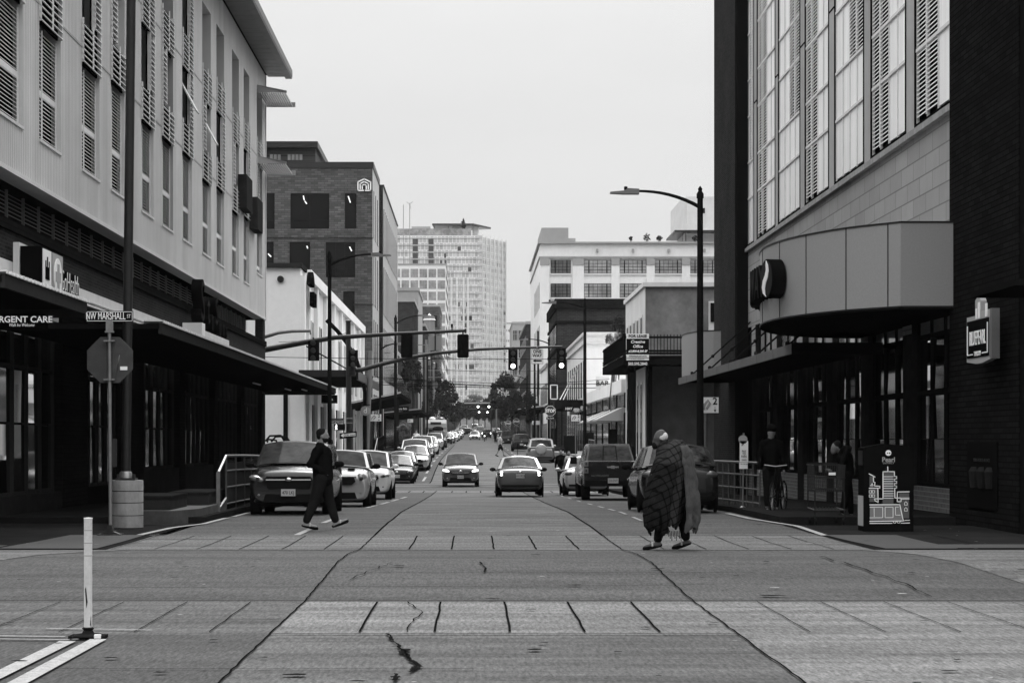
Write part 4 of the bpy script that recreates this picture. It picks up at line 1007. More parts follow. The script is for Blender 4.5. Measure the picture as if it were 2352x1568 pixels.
    # wheels
    for yy in (p['wf'], L-.85):
        for s_ in (-1, 1):
            mk('wheel_arch', B().lathe((s_*(hw-.055), yy, p['wr']), [(0.01, 0), (p['wr']*1.16, 0), (p['wr']*1.16, s_*.045), (.01, s_*.05)], 20, 'x'), M['cblack'], t)
            wh = mk('wheel', B().lathe((s_*(hw-.22), yy, p['wr']), [(.05, 0), (p['wr']*.96, 0), (p['wr'], s_*.03), (p['wr'], s_*.19), (p['wr']*.93, s_*.215), (p['wr']*.66, s_*.205)], 24, 'x'), M['tire'], t)
            mk('rim', B().lathe((s_*(hw-.03), yy, p['wr']), [(.01, .012*s_), (p['wr']*.2, .01*s_), (p['wr']*.6, 0), (p['wr']*.66, .015*s_)], 10, 'x'), M['rim'], wh)
        if yy > 1: pass
    mk('underbody', B().box(-hw*.8, hw*.8, .3, L-.3, zb-.05, zb+.3), M['cblack'], t)
    for s_ in (-1, 1):
        q = B().ell((s_*(hw+.10), p['yc']+.45, bel+.03), (.115, .07, .075), 10, 6).tube([(s_*hw*.94, p['yc']+.45, bel-.02), (s_*(hw+.06), p['yc']+.45, bel+.0)], .03, 6)
        mk('mirror', q, pm if col in ('white', 'silver', 'beige') and spec != 'mini' else M['cblack'], t)
    hz = p['hood']
    # front
    lampm = M['lamp_on'] if lit else M['lamp_clear']
    for s_ in (-1, 1):
        if face == 'round': q = B().ell((s_*hw*.72, .14, hz*.80), (.16, .14, .16), 14, 8)
        else: q = B().ell((s_*hw*.74, .13, hz*.80), (.21, .15, .085), 12, 6, Matrix.Rotation(s_*-.22, 3, 'Y'))
        hl = mk('headlight', q, lampm, t)
        if not lit:
            mk('bulb', B().ell((s_*hw*.74, .0, hz*.80), (.05, .03, .05), 8, 5), M['lamp_off'] if face != 'round' else M['cglass'], hl)
    gw = {'plain': .42, 'wide': .50, 'round': .46, 'bars': .45, 'hex': .46}[face]*hw*2*.62
    g = B()
    if face == 'hex': g.prism([(-gw, hz*.80), (-gw*.92, hz*.86), (gw*.92, hz*.86), (gw, hz*.80), (gw*.86, hz*.58), (-gw*.86, hz*.58)], 'y', -.035, .1)
    else: g.prism([(-gw, hz*.72), (-gw*.92, hz*.84), (gw*.92, hz*.84), (gw, hz*.72), (gw*.8, hz*.63), (-gw*.8, hz*.63)], 'y', -.035, .1)
    gr = mk('grille', g, M['cblack'], t)
    ch = B()
    if face == 'hex': ch.box(-gw*.95, gw*.95, -.05, -.036, hz*.775, hz*.80)
    elif face in ('bars', 'wide'):
        for k in range(3): ch.box(-gw*(.95-.06*k), gw*(.95-.06*k), -.05, -.036, hz*(.80-.06*k), hz*(.815-.06*k))
    else: ch.box(-gw*.9, gw*.9, -.05, -.036, hz*.835, hz*.85)
    mk('grille_bar', ch, M['chrome'], gr)
    mk('emblem', B().ell((0, -.05, hz*.79), (.075, .02, .045), 12, 6), M['chrome'], gr)
    mk('lower_intake', B().prism([(-hw*.62, zb+.05), (-hw*.55, zb+.22), (hw*.55, zb+.22), (hw*.62, zb+.05)], 'y', -.012, .12), M['cblack'], t)
    if face == 'round':
        for k, dz_ in ((0, 0),): mk('bonnet_stripe', B().box(.28, .46, .3, .9, hz+.055, hz+.09), M['cblack'], t)
        mk('grille_trim', B().prism([(-gw*1.04, hz*.85), (gw*1.04, hz*.85), (gw*1.04, hz*.865), (-gw*1.04, hz*.865)], 'y', -.05, .1), M['chrome'], t)
    for s_ in (-1, 1): mk('fog_light', B().ell((s_*hw*.72, .05, zb+.2), (.045, .05, .035), 10, 5), M['lamp_clear'], t)
    # plates
    pt = 'ABC 123' if plate is None else plate
    yf = -.05 if not rear else L+.012
    zpl = (hz*.50 if not rear else (p['deck']*.72 if spec in ('sedan',) else p['deck']*.62))
    pl_o = mk('number_plate', B().box(-.155, .155, yf-.01 if not rear else yf-.02, yf, zpl-.07, zpl+.08), M['plate'], t)
    if plate:
        text('characters', plate, .105, (0, yf-.013 if not rear else yf+.004, zpl), FR if not rear else (R(90), 0, pi), M['signblack'], pl_o, world=False, ext=.002, off=.001, sx=.78)
    # rear
    for s_ in (-1, 1):
        if spec in ('suv', 'suv2', 'van'): q = B().ell((s_*hw*.86, L-.10, p['deck']*.86), (.09, .10, .20), 10, 6)
        else: q = B().ell((s_*hw*.76, L-.08, p['deck']*.80), (.17, .10, .09), 10, 6)
        mk('taillight', q, M['lamp_red'] if not (rear and lit) else M['lamp_on'], t)
    mk('rear_bumper_trim', B().box(-hw*.78, hw*.78, L-.1, L+.015, zb+.14, zb+.22), M['cblack'], t)
    if rear: mk('emblem', B().ell((0, L+.0, p['deck']*.86), (.07, .02, .045), 10, 5), M['chrome'], t)
    if roofrail:
        for s_ in (-1, 1): mk('roof_rail', B().tube([(s_*(wt-.06), p['yr0']+.2, H-.02), (s_*(wt-.06), p['yr0']+.35, H+.045), (s_*(wt-.06), p['yr1']-.3, H+.045), (s_*(wt-.06), p['yr1']-.1, H-.02)], .02, 6), M['chrome'] if roofrail == 2 else M['cblack'], t)
    if extras: extras(t, p, hw)
    return t
GL = 'cars parked along the left kerb'; GR = 'cars parked along the right kerb'; GT = 'vehicles driving on the street'
def ski(t, p, hw):
    mks('surfboard_rack', B().tube([(-.7, 1.9, p['H']+.0), (-.6, 1.9, p['H']+.12), (-.35, 1.9, p['H']+.13), (-.28, 1.9, p['H']+.02)], .025, 6).tube([(-.7, 3.2, p['H']), (-.6, 3.2, p['H']+.12), (-.35, 3.2, p['H']+.13), (-.28, 3.2, p['H']+.02)], .025, 6), M['cblack'], t)
car('black SUV parked nearest on the left, behind the walking man, plate 470 LKJ', 'suv', 'black', -4.02, 43.2, face='hex', group=GL, plate='470 LKJ', roofrail=1, extras=ski)
car('pale small car with big round headlights and dark bonnet stripe, second on the left', 'mini', 'silver', -3.62, 52.4, face='round', group=GL, plate='914 LLJ')
car('white SUV partly hidden behind the small round-lamped car on the left', 'suv2', 'white', -3.68, 66.5, group=GL, face='bars')
car('glossy black sedan parked just beyond the cross street on the left', 'sedan', 'black', -3.98, 103.2, group=GL, face='wide', plate='302 KQX')
car('dark grey sedan right behind the glossy black sedan on the left', 'sedan', 'grey', -4.02, 109.5, group=GL)
car('silver sedan with swept headlights, third beyond the cross street on the left', 'sedan', 'silver', -3.52, 118.6, group=GL, face='wide')
car('silver SUV with dark mirrors behind the swept-headlight sedan, left', 'suv2', 'silver', -3.75, 125.2, group=GL)
car('beige hatchback between the silver SUV and the white SUVs, left', 'hatch', 'beige', -3.75, 132.5, group=GL)
car('white SUV seen just left of the lane line, nearer of two white ones', 'suv', 'white', -3.85, 146.5, group=GL, roofrail=1)
car('white crossover behind the nearer white SUV on the left', 'hatch', 'white', -3.8, 163, group=GL)
car('silver crossover with roof rails behind the white crossover, left', 'suv', 'silver', -3.8, 192, group=GL, roofrail=2)
def bag(t, p, hw):
    mk('roof_bag', B().ell((0, 2.6, p['H']+.22), (.62, .9, .26), 14, 8), M['cblack'], t)
car('dark van with a black cargo bag on its roof, in front of the camper, left', 'van', 'darkgrey', -3.85, 212, group=GL, extras=bag)
car('grey sedan with curved roof in front of the far left junction', 'sedan', 'silver', -3.45, 268, group=GL)
car('black hatchback squeezed behind the dark van on the left', 'hatch', 'black', -3.7, 255, group=GL)
SP2 = [('white sedan near the far junction on the left, before the trees', 'sedan', 'white', -3.2, 300), ('white SUV behind the white sedan near the far junction, left', 'suv', 'white', -3.1, 325),
       ('grey hatchback far down the left kerb under the trees', 'hatch', 'grey', -2.9, 352), ('white hatchback far down the left kerb under the trees', 'hatch', 'white', -2.8, 385), ('silver SUV farthest but one on the left kerb', 'suv', 'silver', -2.6, 430), ('white van farthest on the left kerb before the far signals', 'van', 'white', -2.3, 480)]
for lab, sp, cc, x, y in SP2: car(lab, sp, cc, x, y, group=GL)
# camper
cp = thing('camper', 'white camper with an overcab bunk parked behind the roof-bag van, left', 'camper', (-4.2, 222, gz(222)), 0, None)
mk('body', B().prism([(0, .5), (6.5, .5), (6.5, 3.0), (-.9, 3.0), (-1.1, 2.6), (-.9, 2.1), (0, 2.0)], 'x', -1.15, 1.15), PAINT['white'], cp)
mk('cab', B().prism([(-1.9, .5), (0, .5), (0, 2.0), (-.55, 2.0), (-1.1, 1.25), (-1.9, 1.1)], 'x', -1.0, 1.0), PAINT['white'], cp)
mk('windshield', B().quad((-.85, -1.12, 1.28), (.85, -1.12, 1.28), (.8, -.62, 1.95), (-.8, -.62, 1.95)), M['cglass'], cp)
mk('bunk_window', B().box(-.6, .6, -1.1, -1.02, 2.45, 2.75), M['cglass'], cp)
for s_ in (-1, 1):
    for y in (-1.0, 4.6): mk('wheel', B().lathe((s_*.85, y, .38), [(.1, 0), (.38, 0), (.38, s_*.22), (.1, s_*.24)], 16, 'x'), M['tire'], cp)
    mk('headlight', B().ell((s_*.75, -1.9, .85), (.14, .05, .1), 10, 5), M['lamp_clear'], cp)
mk('roof_pod', B().ell((-.45, 2, 3.15), (.4, 1.0, .22), 12, 6), PAINT['white'], cp); mk('roof_pod', B().ell((.55, 2.4, 3.15), (.4, 1.0, .2), 12, 6), PAINT['black'], cp)
# moving
car('dark SUV with lit headlights driving towards us in the left lane', 'suv', 'taupe', (1058-CX)*97/F, 96.5, face='bars', lit=True, group=GT, name='moving_car', plate='274 GGT')
def aer(t, p, hw): mk('aerial', B().tube([(.05, 2.4, 1.5), (.05, 2.6, 1.95)], .012, 5), M['cblack'], t)
ct = car('grey compact sedan with lit tail lamps driving away, plate AWU 9220', 'sedan', 'taupe', (1194-CX)*73.5/F, 72.8, rear=True, lit=False, group=GT, name='moving_car', plate='AWU9220', extras=aer)
for s_ in (-1, 1): mk('brake_light', B().ell((s_*.68, 4.60, .80), (.10, .07, .09), 10, 6), M['lamp_on'], ct)
car('silver car with lit headlights coming up the middle of the street', 'hatch', 'silver', (1090.5-CX)*345/F, 340, lit=True, group=GT, name='moving_car')
car('white car far up the street, driving away between the far signals', 'hatch', 'white', (1103-CX)*560/F, 560, rear=True, group=GT, name='moving_car')
car('black car turning across the far junction, seen side on', 'sedan', 'black', 1.2, 425, group=GT, name='moving_car', hd=pi/2-.3)
car('dark SUV with lit tail lamps behind the motorcyclist', 'suv', 'black', (1117-CX)*375/F, 372, rear=True, lit=True, group=GT, name='moving_car')
car('oncoming grey car with lit headlights near the far trees', 'suv', 'grey', (1091-CX)*600/F, 620, lit=True, group=GT, name='moving_car')
car('white car crossing at the far junction, left of the black one', 'sedan', 'white', -4, 432, group=GT, name='moving_car', hd=-pi/2+.2)
# right kerb, seen from behind
car('black hatchback nearest on the right, partly hidden by the man in blankets', 'hatch', 'black', 4.63, 44.5, rear=True, group=GR, plate='')
car('silver sedan parked in front of the black pickup on the right', 'sedan', 'silver', 4.3, 75.6, rear=True, group=GR, plate='')
def spare(t, p, hw):
    mk('spare_wheel_cover', B().lathe((0.02, p['L']-.05, .98), [(.01, .24), (.2, .235), (.33, .20), (.37, .12), (.37, 0)], 28, 'y'), PAINT['silver'], t)
car('silver SUV carrying a round spare wheel on its back door, right kerb', 'suv2', 'beige', 4.52, 133, rear=True, group=GR, roofrail=1, extras=spare)
car('black SUV with a pale roof just beyond the spare-wheel SUV, right kerb', 'suv', 'black', 4.4, 183, rear=True, group=GR)
car('dark minivan beyond the pale-roofed black SUV, right kerb', 'van', 'darkgrey', 4.35, 246, rear=True, group=GR)
for lab, sp, cc, x, y in (('black sedan beyond the dark minivan, right kerb', 'sedan', 'black', 4.3, 262), ('white-roofed SUV beyond the black sedan, right kerb', 'suv', 'white', 4.2, 300), ('dark hatchback near the far junction, right kerb', 'hatch', 'darkgrey', 4.3, 325), ('black pickup-like SUV far up the right kerb', 'suv2', 'black', 4.6, 365), ('grey sedan farthest on the right kerb', 'sedan', 'grey', 5, 440)):
    car(lab, sp, cc, x, y, rear=True, group=GR)
# pickup
pk = thing('pickup_truck', 'black pickup truck with a closed bed cover and paired square tail lamps, right kerb', 'pickup', (4.53, 64.8+5.8, gz(67)), pi, GR)
hw = .96
def skinbox(b, secs):
    vs = []; 
    for y, w_, z0, z1, r in secs: vs += [(-w_, y, z0+r), (-w_+r, y, z0), (w_-r, y, z0), (w_, y, z0+r), (w_, y, z1-r), (w_-r, y, z1), (-w_+r, y, z1), (-w_, y, z1-r)]
    n = 8; m = len(secs)
    return b.add(vs, [(i*n+k, i*n+(k+1) % n, (i+1)*n+(k+1) % n, (i+1)*n+k) for i in range(m-1) for k in range(n)]+[tuple(range(n)), tuple((m-1)*n+k for k in range(n))])
mk('body', skinbox(B(), [(0, .8, .5, .95, .08), (.1, .95, .45, 1.1, .08), (1.3, hw, .45, 1.16, .06), (5.6, hw, .50, 1.32, .05), (5.75, .93, .55, 1.30, .05)]), PAINT['black'], pk)
cb = B(); vs = []
mk('cab', skinbox(B(), [(1.4, .88, 1.1, 1.2, .03), (2.1, .74, 1.1, 1.82, .06), (2.6, .75, 1.1, 1.87, .07), (4.0, .74, 1.1, 1.87, .07), (4.45, .84, 1.1, 1.30, .03)]), PAINT['black'], pk)
mk('rear_window', B().add([(-.74, 4.43, 1.34), (.74, 4.43, 1.34), (.64, 4.07, 1.80), (-.64, 4.07, 1.80)], [(3, 2, 1, 0)]), M['cglass'], pk, recalc=False)
mk('window_divider', B().tube([(-.24, 4.45, 1.34), (-.2, 4.09, 1.80)], .018, 4).tube([(.24, 4.45, 1.34), (.2, 4.09, 1.80)], .018, 4), M['cblack'], pk)
mk('roof_lamp', B().box(-.2, .2, 4.02, 4.1, 1.80, 1.85), M['lamp_clear'], pk)
mk('tailgate', B().box(-.78, .78, 5.745, 5.79, .72, 1.27), PAINT['black'], pk)
mk('bumper', B().box(-.93, .93, 5.7, 5.92, .5, .68), M['cblack'], pk)
for s_ in (-1, 1):
    for z in (.92, 1.14):
        tl = mk('taillight', B().box(s_*.80, s_*.93, 5.7, 5.80, z, z+.17), M['lamp_clear'], pk)
        mk('lens', B().box(s_*.835, s_*.895, 5.79, 5.81, z+.04, z+.13), M['lamp_red'], tl)
    mk('mirror', B().box(s_*.98, s_*1.2, 2.0, 2.12, 1.18, 1.42), M['cblack'], pk)
    for y in (.95, 4.75): 
        wh = mk('wheel', B().lathe((s_*.70, y, .40), [(.1, 0), (.39, 0), (.40, s_*.04), (.40, s_*.22), (.36, s_*.26), (.1, s_*.26)], 22, 'x'), M['tire'], pk)
mk('emblem', B().prism([(-.19, -.025), (-.06, -.025), (-.05, -.05), (.05, -.05), (.06, -.025), (.19, -.025), (.2, .025), (.06, .025), (.05, .05), (-.05, .05), (-.06, .025), (-.2, .025)], 'y', 0, .02), M['chrome'], pk).location = (0, 5.79, 1.12)
mk('tailgate_handle', B().box(-.40, -.60, 5.79, 5.80, 1.05, 1.14), M['fascia'], pk)
npl = mk('number_plate', B().box(-.17, .17, 5.92, 5.935, .60, .76), M['plate'], pk); text('characters', 'J32-DVV', .11, (0, 5.938, .68), (R(90), 0, pi), M['signblack'], npl, world=False, ext=.002, sx=.75)
text('lettering', 'SILVERADO', .075, (.42, 5.797, .84), (R(90), 0, pi), M['chrome'], pk, world=False, ext=.003, sx=1.5)

# ================= STREET FURNITURE =================
t = thing('street_pole', 'tall dark pole standing on the concrete drum at the left corner', 'pole', (-6.27, 36, .88))
mk('shaft', B().tube([(-6.29, 36, .9), (-6.17, 36, 11.5)], [.083, .083], 16), M['steel_dk'], t, True)
mk('base_plate', B().box(-6.45, -6.1, 35.83, 36.17, .86, .9).tube([(-6.42, 35.9, .9), (-6.42, 35.9, .97)], .03, 6).tube([(-6.13, 35.9, .9), (-6.13, 35.9, .97)], .03, 6), M['steel_dk'], t, True)
mk('plate_cover', B().lathe((-6.29, 36, 0), [(.13, .9), (.11, 1.0), (.09, 1.02)], 14), M['steel'], t, True)
mk('sticker', B().box(-6.21, -6.19, 35.9, 35.915, 2.98, 3.06), M['signwhite'], t, True)
c_ = B().lathe((-6.27, 36.05, 0), [(.285, -.05), (.285, .85), (.28, .86)], 32)
co = solo('concrete_drum', c_, M['concrete'], 'stained concrete drum footing under the tall dark pole, left corner', 'footing')
b = B()
for z in (.22, .45, .66): b.lathe((-6.27, 36.05, z), [(.286, 0), (.288, .006), (.286, .012)], 32)
mk('form_line', b, M['joint'], co)
t = thing('stop_sign', 'stop sign seen from its grey back on a galvanised pole, left corner', 'road sign', (-6.02, 33, .01))
mk('pole', B().tube([(-6.02, 33, .1), (-6.04, 33, 3.5)], .03, 12), M['steel'], t, True)
mk('base', B().prism([(-6.2, .02), (-5.84, .02), (-5.96, .07), (-5.99, .18), (-6.05, .18), (-6.08, .07)], 'y', 32.93, 33.07).box(-6.22, -5.82, 32.87, 33.13, .0, .03), M['steel_dk'], t, True)
zc = ZZ(826, 33); xc_ = XX(251.5, 33)
mk('octagon', B().prism([(xc_+.412*cos(R(22.5+45*i)), zc+.412*sin(R(22.5+45*i))) for i in range(8)], 'y', 33.04, 33.055), mat('sign_back', .06, .5, noise=(6, .2)), t, True)
mks('clamp', B().box(xc_-.09, xc_+.09, 32.95, 33.03, zc+.30, zc+.325).box(xc_-.09, xc_+.09, 32.95, 33.03, zc-.34, zc-.315), M['steel'], t, True)
mk('sticker', B().box(xc_+.17, xc_+.29, 33.03, 33.038, zc-.17, zc-.11), M['signwhite'], t, True)
mk('scratch', B().add([(xc_+.155, 33.035, zc+.08), (xc_+.165, 33.035, zc+.08), (xc_+.125, 33.035, zc-.12), (xc_+.11, 33.035, zc-.25)], [(0, 1, 2, 3)]), M['signgrey'], t, True)
mk('bracket', B().box(xc_-.055, xc_+.055, 32.96, 33.04, zc+.48, zc+.66).box(xc_-.07, xc_+.07, 32.95, 33.05, zc+.45, zc+.475), M['steel'], t, True)
mk('small_plate', B().box(XX(253, 33), XX(268, 33), 33.0, 33.02, ZZ(1072, 33), ZZ(1007, 33)), M['steel_dk'], t, True)
t = thing('street_name_sign', 'street name blade reading NW MARSHALL ST on top of the stop sign pole', 'street sign', (xc_, 33, ZZ(739, 33)))
za, zb_ = ZZ(739, 33), ZZ(714, 33)
mk('blade', B().box(XX(198.5, 33), XX(306, 33), 32.99, 33.01, za, zb_), M['signblack'], t, True)
mk('border', outline(B(), [(XX(200.5, 33), za+.015), (XX(304, 33), za+.015), (XX(304, 33), zb_-.015), (XX(200.5, 33), zb_-.015), (XX(200.5, 33), za+.012)], .008, 32.984, 32.989), M['signwhite'], t, True)
text('lettering', 'NW MARSHALL', .165, (XX(243, 33), 32.985, (za+zb_)/2), FR, M['signwhite'], t, ext=.003, off=.001, sx=.57)
text('lettering', 'ST', .085, (XX(296, 33), 32.985, (za+zb_)/2+.0), FR, M['signwhite'], t, ext=.003, sx=.7)
# delineator post
t = thing('delineator_post', 'scuffed white plastic post on a black rubber foot, near left', 'bollard', (-3.05, 15.75, 0))
mk('post', B().lathe((-3.05, 15.75, 0), [(.032, .07), (.033, .95), (.036, .96), (.034, .962), (.0, .965)], 20), M['white_plastic'], t, True)
b = B()
for z in (.66, .76, .86): b.lathe((-3.05, 15.75, z), [(.0335, 0), (.0345, .004), (.0335, .008)], 20)
mks('band', b, M['signgrey'], t, True)
mk('foot', B().lathe((-3.05, 15.75, 0), [(.13, 0.03), (.12, .04), (.05, .05), (.035, .075), (.05, .09), (.03, .1)], 16).box(-3.19, -2.91, 15.65, 15.85, 0.01, .035), M['rubber'], t, True)
mk('foot_reflector', B().box(-2.98, -2.93, 15.63, 15.66, .02, .05), M['signwhite'], t, True)
b = B(); b.add([(-3.05+.0345*cos(a), 15.75-.0345*sin(a), z) for a, z in ((1.9, .42), (2.2, .4), (1.8, .25), (1.5, .3), (.7, .2), (.6, .1), (.9, .12))], [(0, 1, 2, 3), (4, 5, 6)])
mk('scuff', b, M['fascia'], t, True)
# left plinth with benches and railing
solo('concrete_plinth', B().prism([(-6.75, 37.3), (-5.62, 37.3), (-5.3, 38.6), (-5.3, 44.5), (-6.9, 44.5), (-6.9, 37.6)], 'z', -.02, .26), mat('plinth', .07, .85, noise=(4, .25)), 'low dark concrete plinth edging the left sidewalk beside the drum', 'plinth')
for k, (x0, x1, y0, y1) in enumerate(((-6.75, -5.75, 37.7, 39.9), (-6.2, -5.4, 40.6, 43.2))):
    b = B().box(x0, x1, y0, y1, .262, .48)
    bn = solo('bench', b, M['fascia'], ['low block bench on the plinth, nearer one beside the concrete drum', 'low block bench on the plinth, farther one beside the railing'][k], 'bench', 'block benches on the plinth')
    mk('seat_planks', B().box(x0-.02, x1+.02, y0-.02, y1+.02, .483, .53), M['darkpier'], bn)
def railing(name, label, pts, zt, m, n_mid=1, pitch=.7, posts=True, vert=False, group=None):
    t = thing(name, label, 'railing', (pts[0][0], pts[0][1], pts[0][2]), 0, group)
    mk('top_rail', B().tube([(x, y, z+zt) for x, y, z in pts], .028, 6), m, t, True)
    for k in range(n_mid): mk('rail', B().tube([(x, y, z+zt*(k+.35)/(n_mid+.25)) for x, y, z in pts], .02, 5), m, t, True)
    b = B()
    for (a, c) in zip(pts, pts[1:]):
        L_ = (Vector(c)-Vector(a)).length; n = max(1, int(L_/pitch))
        for i in range(n+(c is pts[-1])):
            q = Vector(a).lerp(Vector(c), i/n); b.tube([q, q+Vector((0, 0, zt))], .022, 5)
    mks('post', b, m, t, True)
    return t
t = railing('railing', 'dark steel railing along the left kerb beside the nearest parked SUV', [(-5.3, 42.6, .1), (-5.3, 46, .08), (-5.25, 54, .0), (-5.25, 60, -.2)], 1.15, M['railgrey'], 3, 1.2)
mk('end_panel', B().box(-5.34, -5.27, 41.3, 41.4, .02, .92).tube([(-5.3, 41.35, .92), (-5.3, 42.6, 1.25)], .03, 5).tube([(-5.3, 41.35, .15), (-5.3, 42.6, .35)], .025, 5), M['steel'], t, True)
mk('mesh_infill', B().box(-5.31, -5.30, 42.7, 60, .1, 1.1), M['fascia'], t, True)
railing('railing', 'galvanised pipe railing behind the parking sign on the right', [(6.45, 44.9, .05), (6.0, 49, .05), (5.95, 56, 0)], 1.02, M['railgrey'], 3, .55)
# pay to park sign
t = thing('parking_sign', 'PAY TO PARK sign on a short pole with a round foot, right', 'road sign', (6.06, 44.7, .0))
mk('pole', B().tube([(6.04, 44.7, .05), (6.06, 44.7, 1.75)], .022, 8), M['steel'], t, True)
mk('foot', B().lathe((6.04, 44.7, .03), [(.13, 0), (.1, .03), (.03, .08)], 12), M['steel'], t, True)
x0, x1 = XX(1698.5, 44.7), XX(1717.5, 44.7)
mk('panel', B().box(x0, x1, 44.64, 44.66, ZZ(1060, 44.7), ZZ(1012, 44.7)), M['signwhite'], t, True)
mk('panel', B().box(x0-.01, x1-.01, 44.64, 44.66, ZZ(1076, 44.7), ZZ(1061, 44.7)), M['signwhite'], t, True)
for s_, dy in (('PAY', 1036), ('TO', 1042), ('PARK', 1048)): text('lettering', s_, .072, ((x0+x1)/2, 44.63, ZZ(dy, 44.7)), FR, M['signblack'], t, ext=.002, sx=.75)
text('lettering', 'P', .1, (x0+.06, 44.63, ZZ(1021, 44.7)), FR, M['signblack'], t, ext=.002)
text('lettering', 'PAY METER', .035, ((x0+x1)/2, 44.63, ZZ(1065, 44.7)), FR, M['signblack'], t, ext=.002, sx=.9)
mk('arrow', B().box(x0+.04, x1-.04, 44.62, 44.635, ZZ(1055.5, 44.7), ZZ(1054.5, 44.7)), M['signblack'], t, True)
mk('top_sticker', B().lathe(((x0+x1)/2-.02, 44.66, ZZ(1009, 44.7)), [(.0, 0), (.1, 0), (.1, -.02), (0, -.02)], 14, 'y'), M['signgrey'], t, True)
# street lamps
def lamp(label, X, Y, zt, arm, rise, side, rb=.1, name='street_lamp', zb0=None, hl=.75):
    t = thing(name, label, 'street lamp', (X, Y, gz(Y)), 0, 'street lamps with curved arms')
    z0 = gz(Y)
    mk('pole', B().tube([(X, Y, z0), (X, Y, z0+.5), (X, Y, zt)], [rb*1.3, rb, rb*.75], 12), M['blackmetal'], t, True)
    mk('finial', B().lathe((X, Y, zt), [(rb*.95, 0), (rb*.95, .12), (rb*.5, .2), (rb*.6, .26), (.01, .34)], 10), M['blackmetal'], t, True)
    pts = []
    for i in range(9):
        u = i/8; pts.append((X+side*arm*u, Y, zt-.25+rise*(1-(1-u)**2.2)))
    mk('arm', B().tube(pts, [.055-.02*i/8 for i in range(9)], 8), M['blackmetal'], t, True)
    e = pts[-1]
    h = mk('lamp_head', B().prism([(e[0]-side*.05, e[2]-.09), (e[0]+side*hl*.5, e[2]-.09), (e[0]+side*hl, e[2]-.07), (e[0]+side*hl, e[2]-.03), (e[0]+side*hl*.5, e[2]-.0), (e[0]+side*hl*.35, e[2]+.07), (e[0]-side*.05, e[2]+.05)], 'y', Y-.13, Y+.13), M['steel'], t, True)
    mk('photocell', B().lathe((e[0]+side*hl*.42, Y, e[2]+.03), [(.05, 0), (.05, .09), (.02, .1)], 8), M['black'], h, True)
    return t
lamp('tall black street lamp on the right, arm reaching left, beside the brick corner', 6.29, 55.3, 8.3, 1.75, .45, -1, .105)
lamp('black street lamp on the left in front of the white building', -5.9, 81.5, 9.0, 1.75, .45, 1, .10)
lamp('black street lamp on the right beside the dark brick warehouse', 6.2, 111, 9.2, 1.65, .35, -1, .11)
lamp('black street lamp on the left standing against the edge of the brick office', -5.1, 130, 9.45, 1.75, .55, 1, .11)
lamp('short black street lamp on the left between the taller two', -5.85, 124.5, 7.5, 1.1, .4, 1, .08)
lamp('black street lamp on the right seen above the ONE WAY sign', 6.35, 168, 10.0, 1.8, .4, -1, .12)
lamp('far dark street lamp on the right, lowest of them, beside the pale corner block', 6.3, 235, 9, 1.9, .5, -1, .11)
t = lamp('pale metal street lamp post on the left among the utility poles', -4.9, 210, 10.3, 1.9, .3, 1, .1)
# bus / parking zone sign with 2
def zone_sign(label, X, Y, dx0, dx1, dy0, dy1, pole=True, two=True):
    t = thing('zone_sign', label, 'road sign', (X, Y, gz(Y)), 0, 'pale loading zone signs')
    if pole: mk('pole', B().tube([(X, Y, gz(Y)), (X, Y, ZZ(dy0, Y))], .035, 8), M['steel'], t, True)
    x0, x1, z1, z0 = XX(dx0, Y), XX(dx1, Y), ZZ(dy0, Y), ZZ(dy1, Y)
    mk('panel', B().box(x0, x1, Y-.06, Y-.04, z0, z1), M['signwhite'], t, True)
    w_ = x1-x0; h = z1-z0
    b = B(); b.tube([(x0+w_*.12, Y-.07, z0+h*.2), (x0+w_*.2, Y-.07, z0+h*.55), (x0+w_*.4, Y-.07, z0+h*.8), (x0+w_*.5, Y-.07, z0+h*.6), (x0+w_*.3, Y-.07, z0+h*.25)], h*.09, 6, .3)
    mk('hand_symbol', b, M['signgrey'], t, True)
    if two:
        text('number', '2', h*.62, (x0+w_*.79, Y-.066, z0+h*.73), FR, M['signblack'], t, ext=.004, off=.004)
        mk('arrow', B().box(x0+w_*.78, x0+w_*.80, Y-.07, Y-.061, z0+h*.12, z0+h*.4).prism([(x0+w_*.79, z0+h*.05), (x0+w_*.86, z0+h*.2), (x0+w_*.72, z0+h*.2)], 'y', Y-.07, Y-.061), M['signblack'], t, True)
    return t
zone_sign('pale zone sign with a 2 and an arrow behind the tall right lamp pole', XX(1620, 57), 57, 1610, 1650, 912, 948)
zone_sign('small pale zone sign under the HAY sign on the right', XX(1322, 120), 120, 1312, 1333, 952, 967)
zone_sign('pale zone sign on the left beside the round d sign', XX(862, 118), 118, 850, 876, 951, 967)
zone_sign('small pale zone sign on the left beyond the black shop canopy', XX(943, 165), 165, 936, 949, 962, 970, two=False)
zone_sign('small pale zone sign on the right beneath the far awnings', XX(1232, 190), 190, 1222, 1240, 966, 975, two=False)
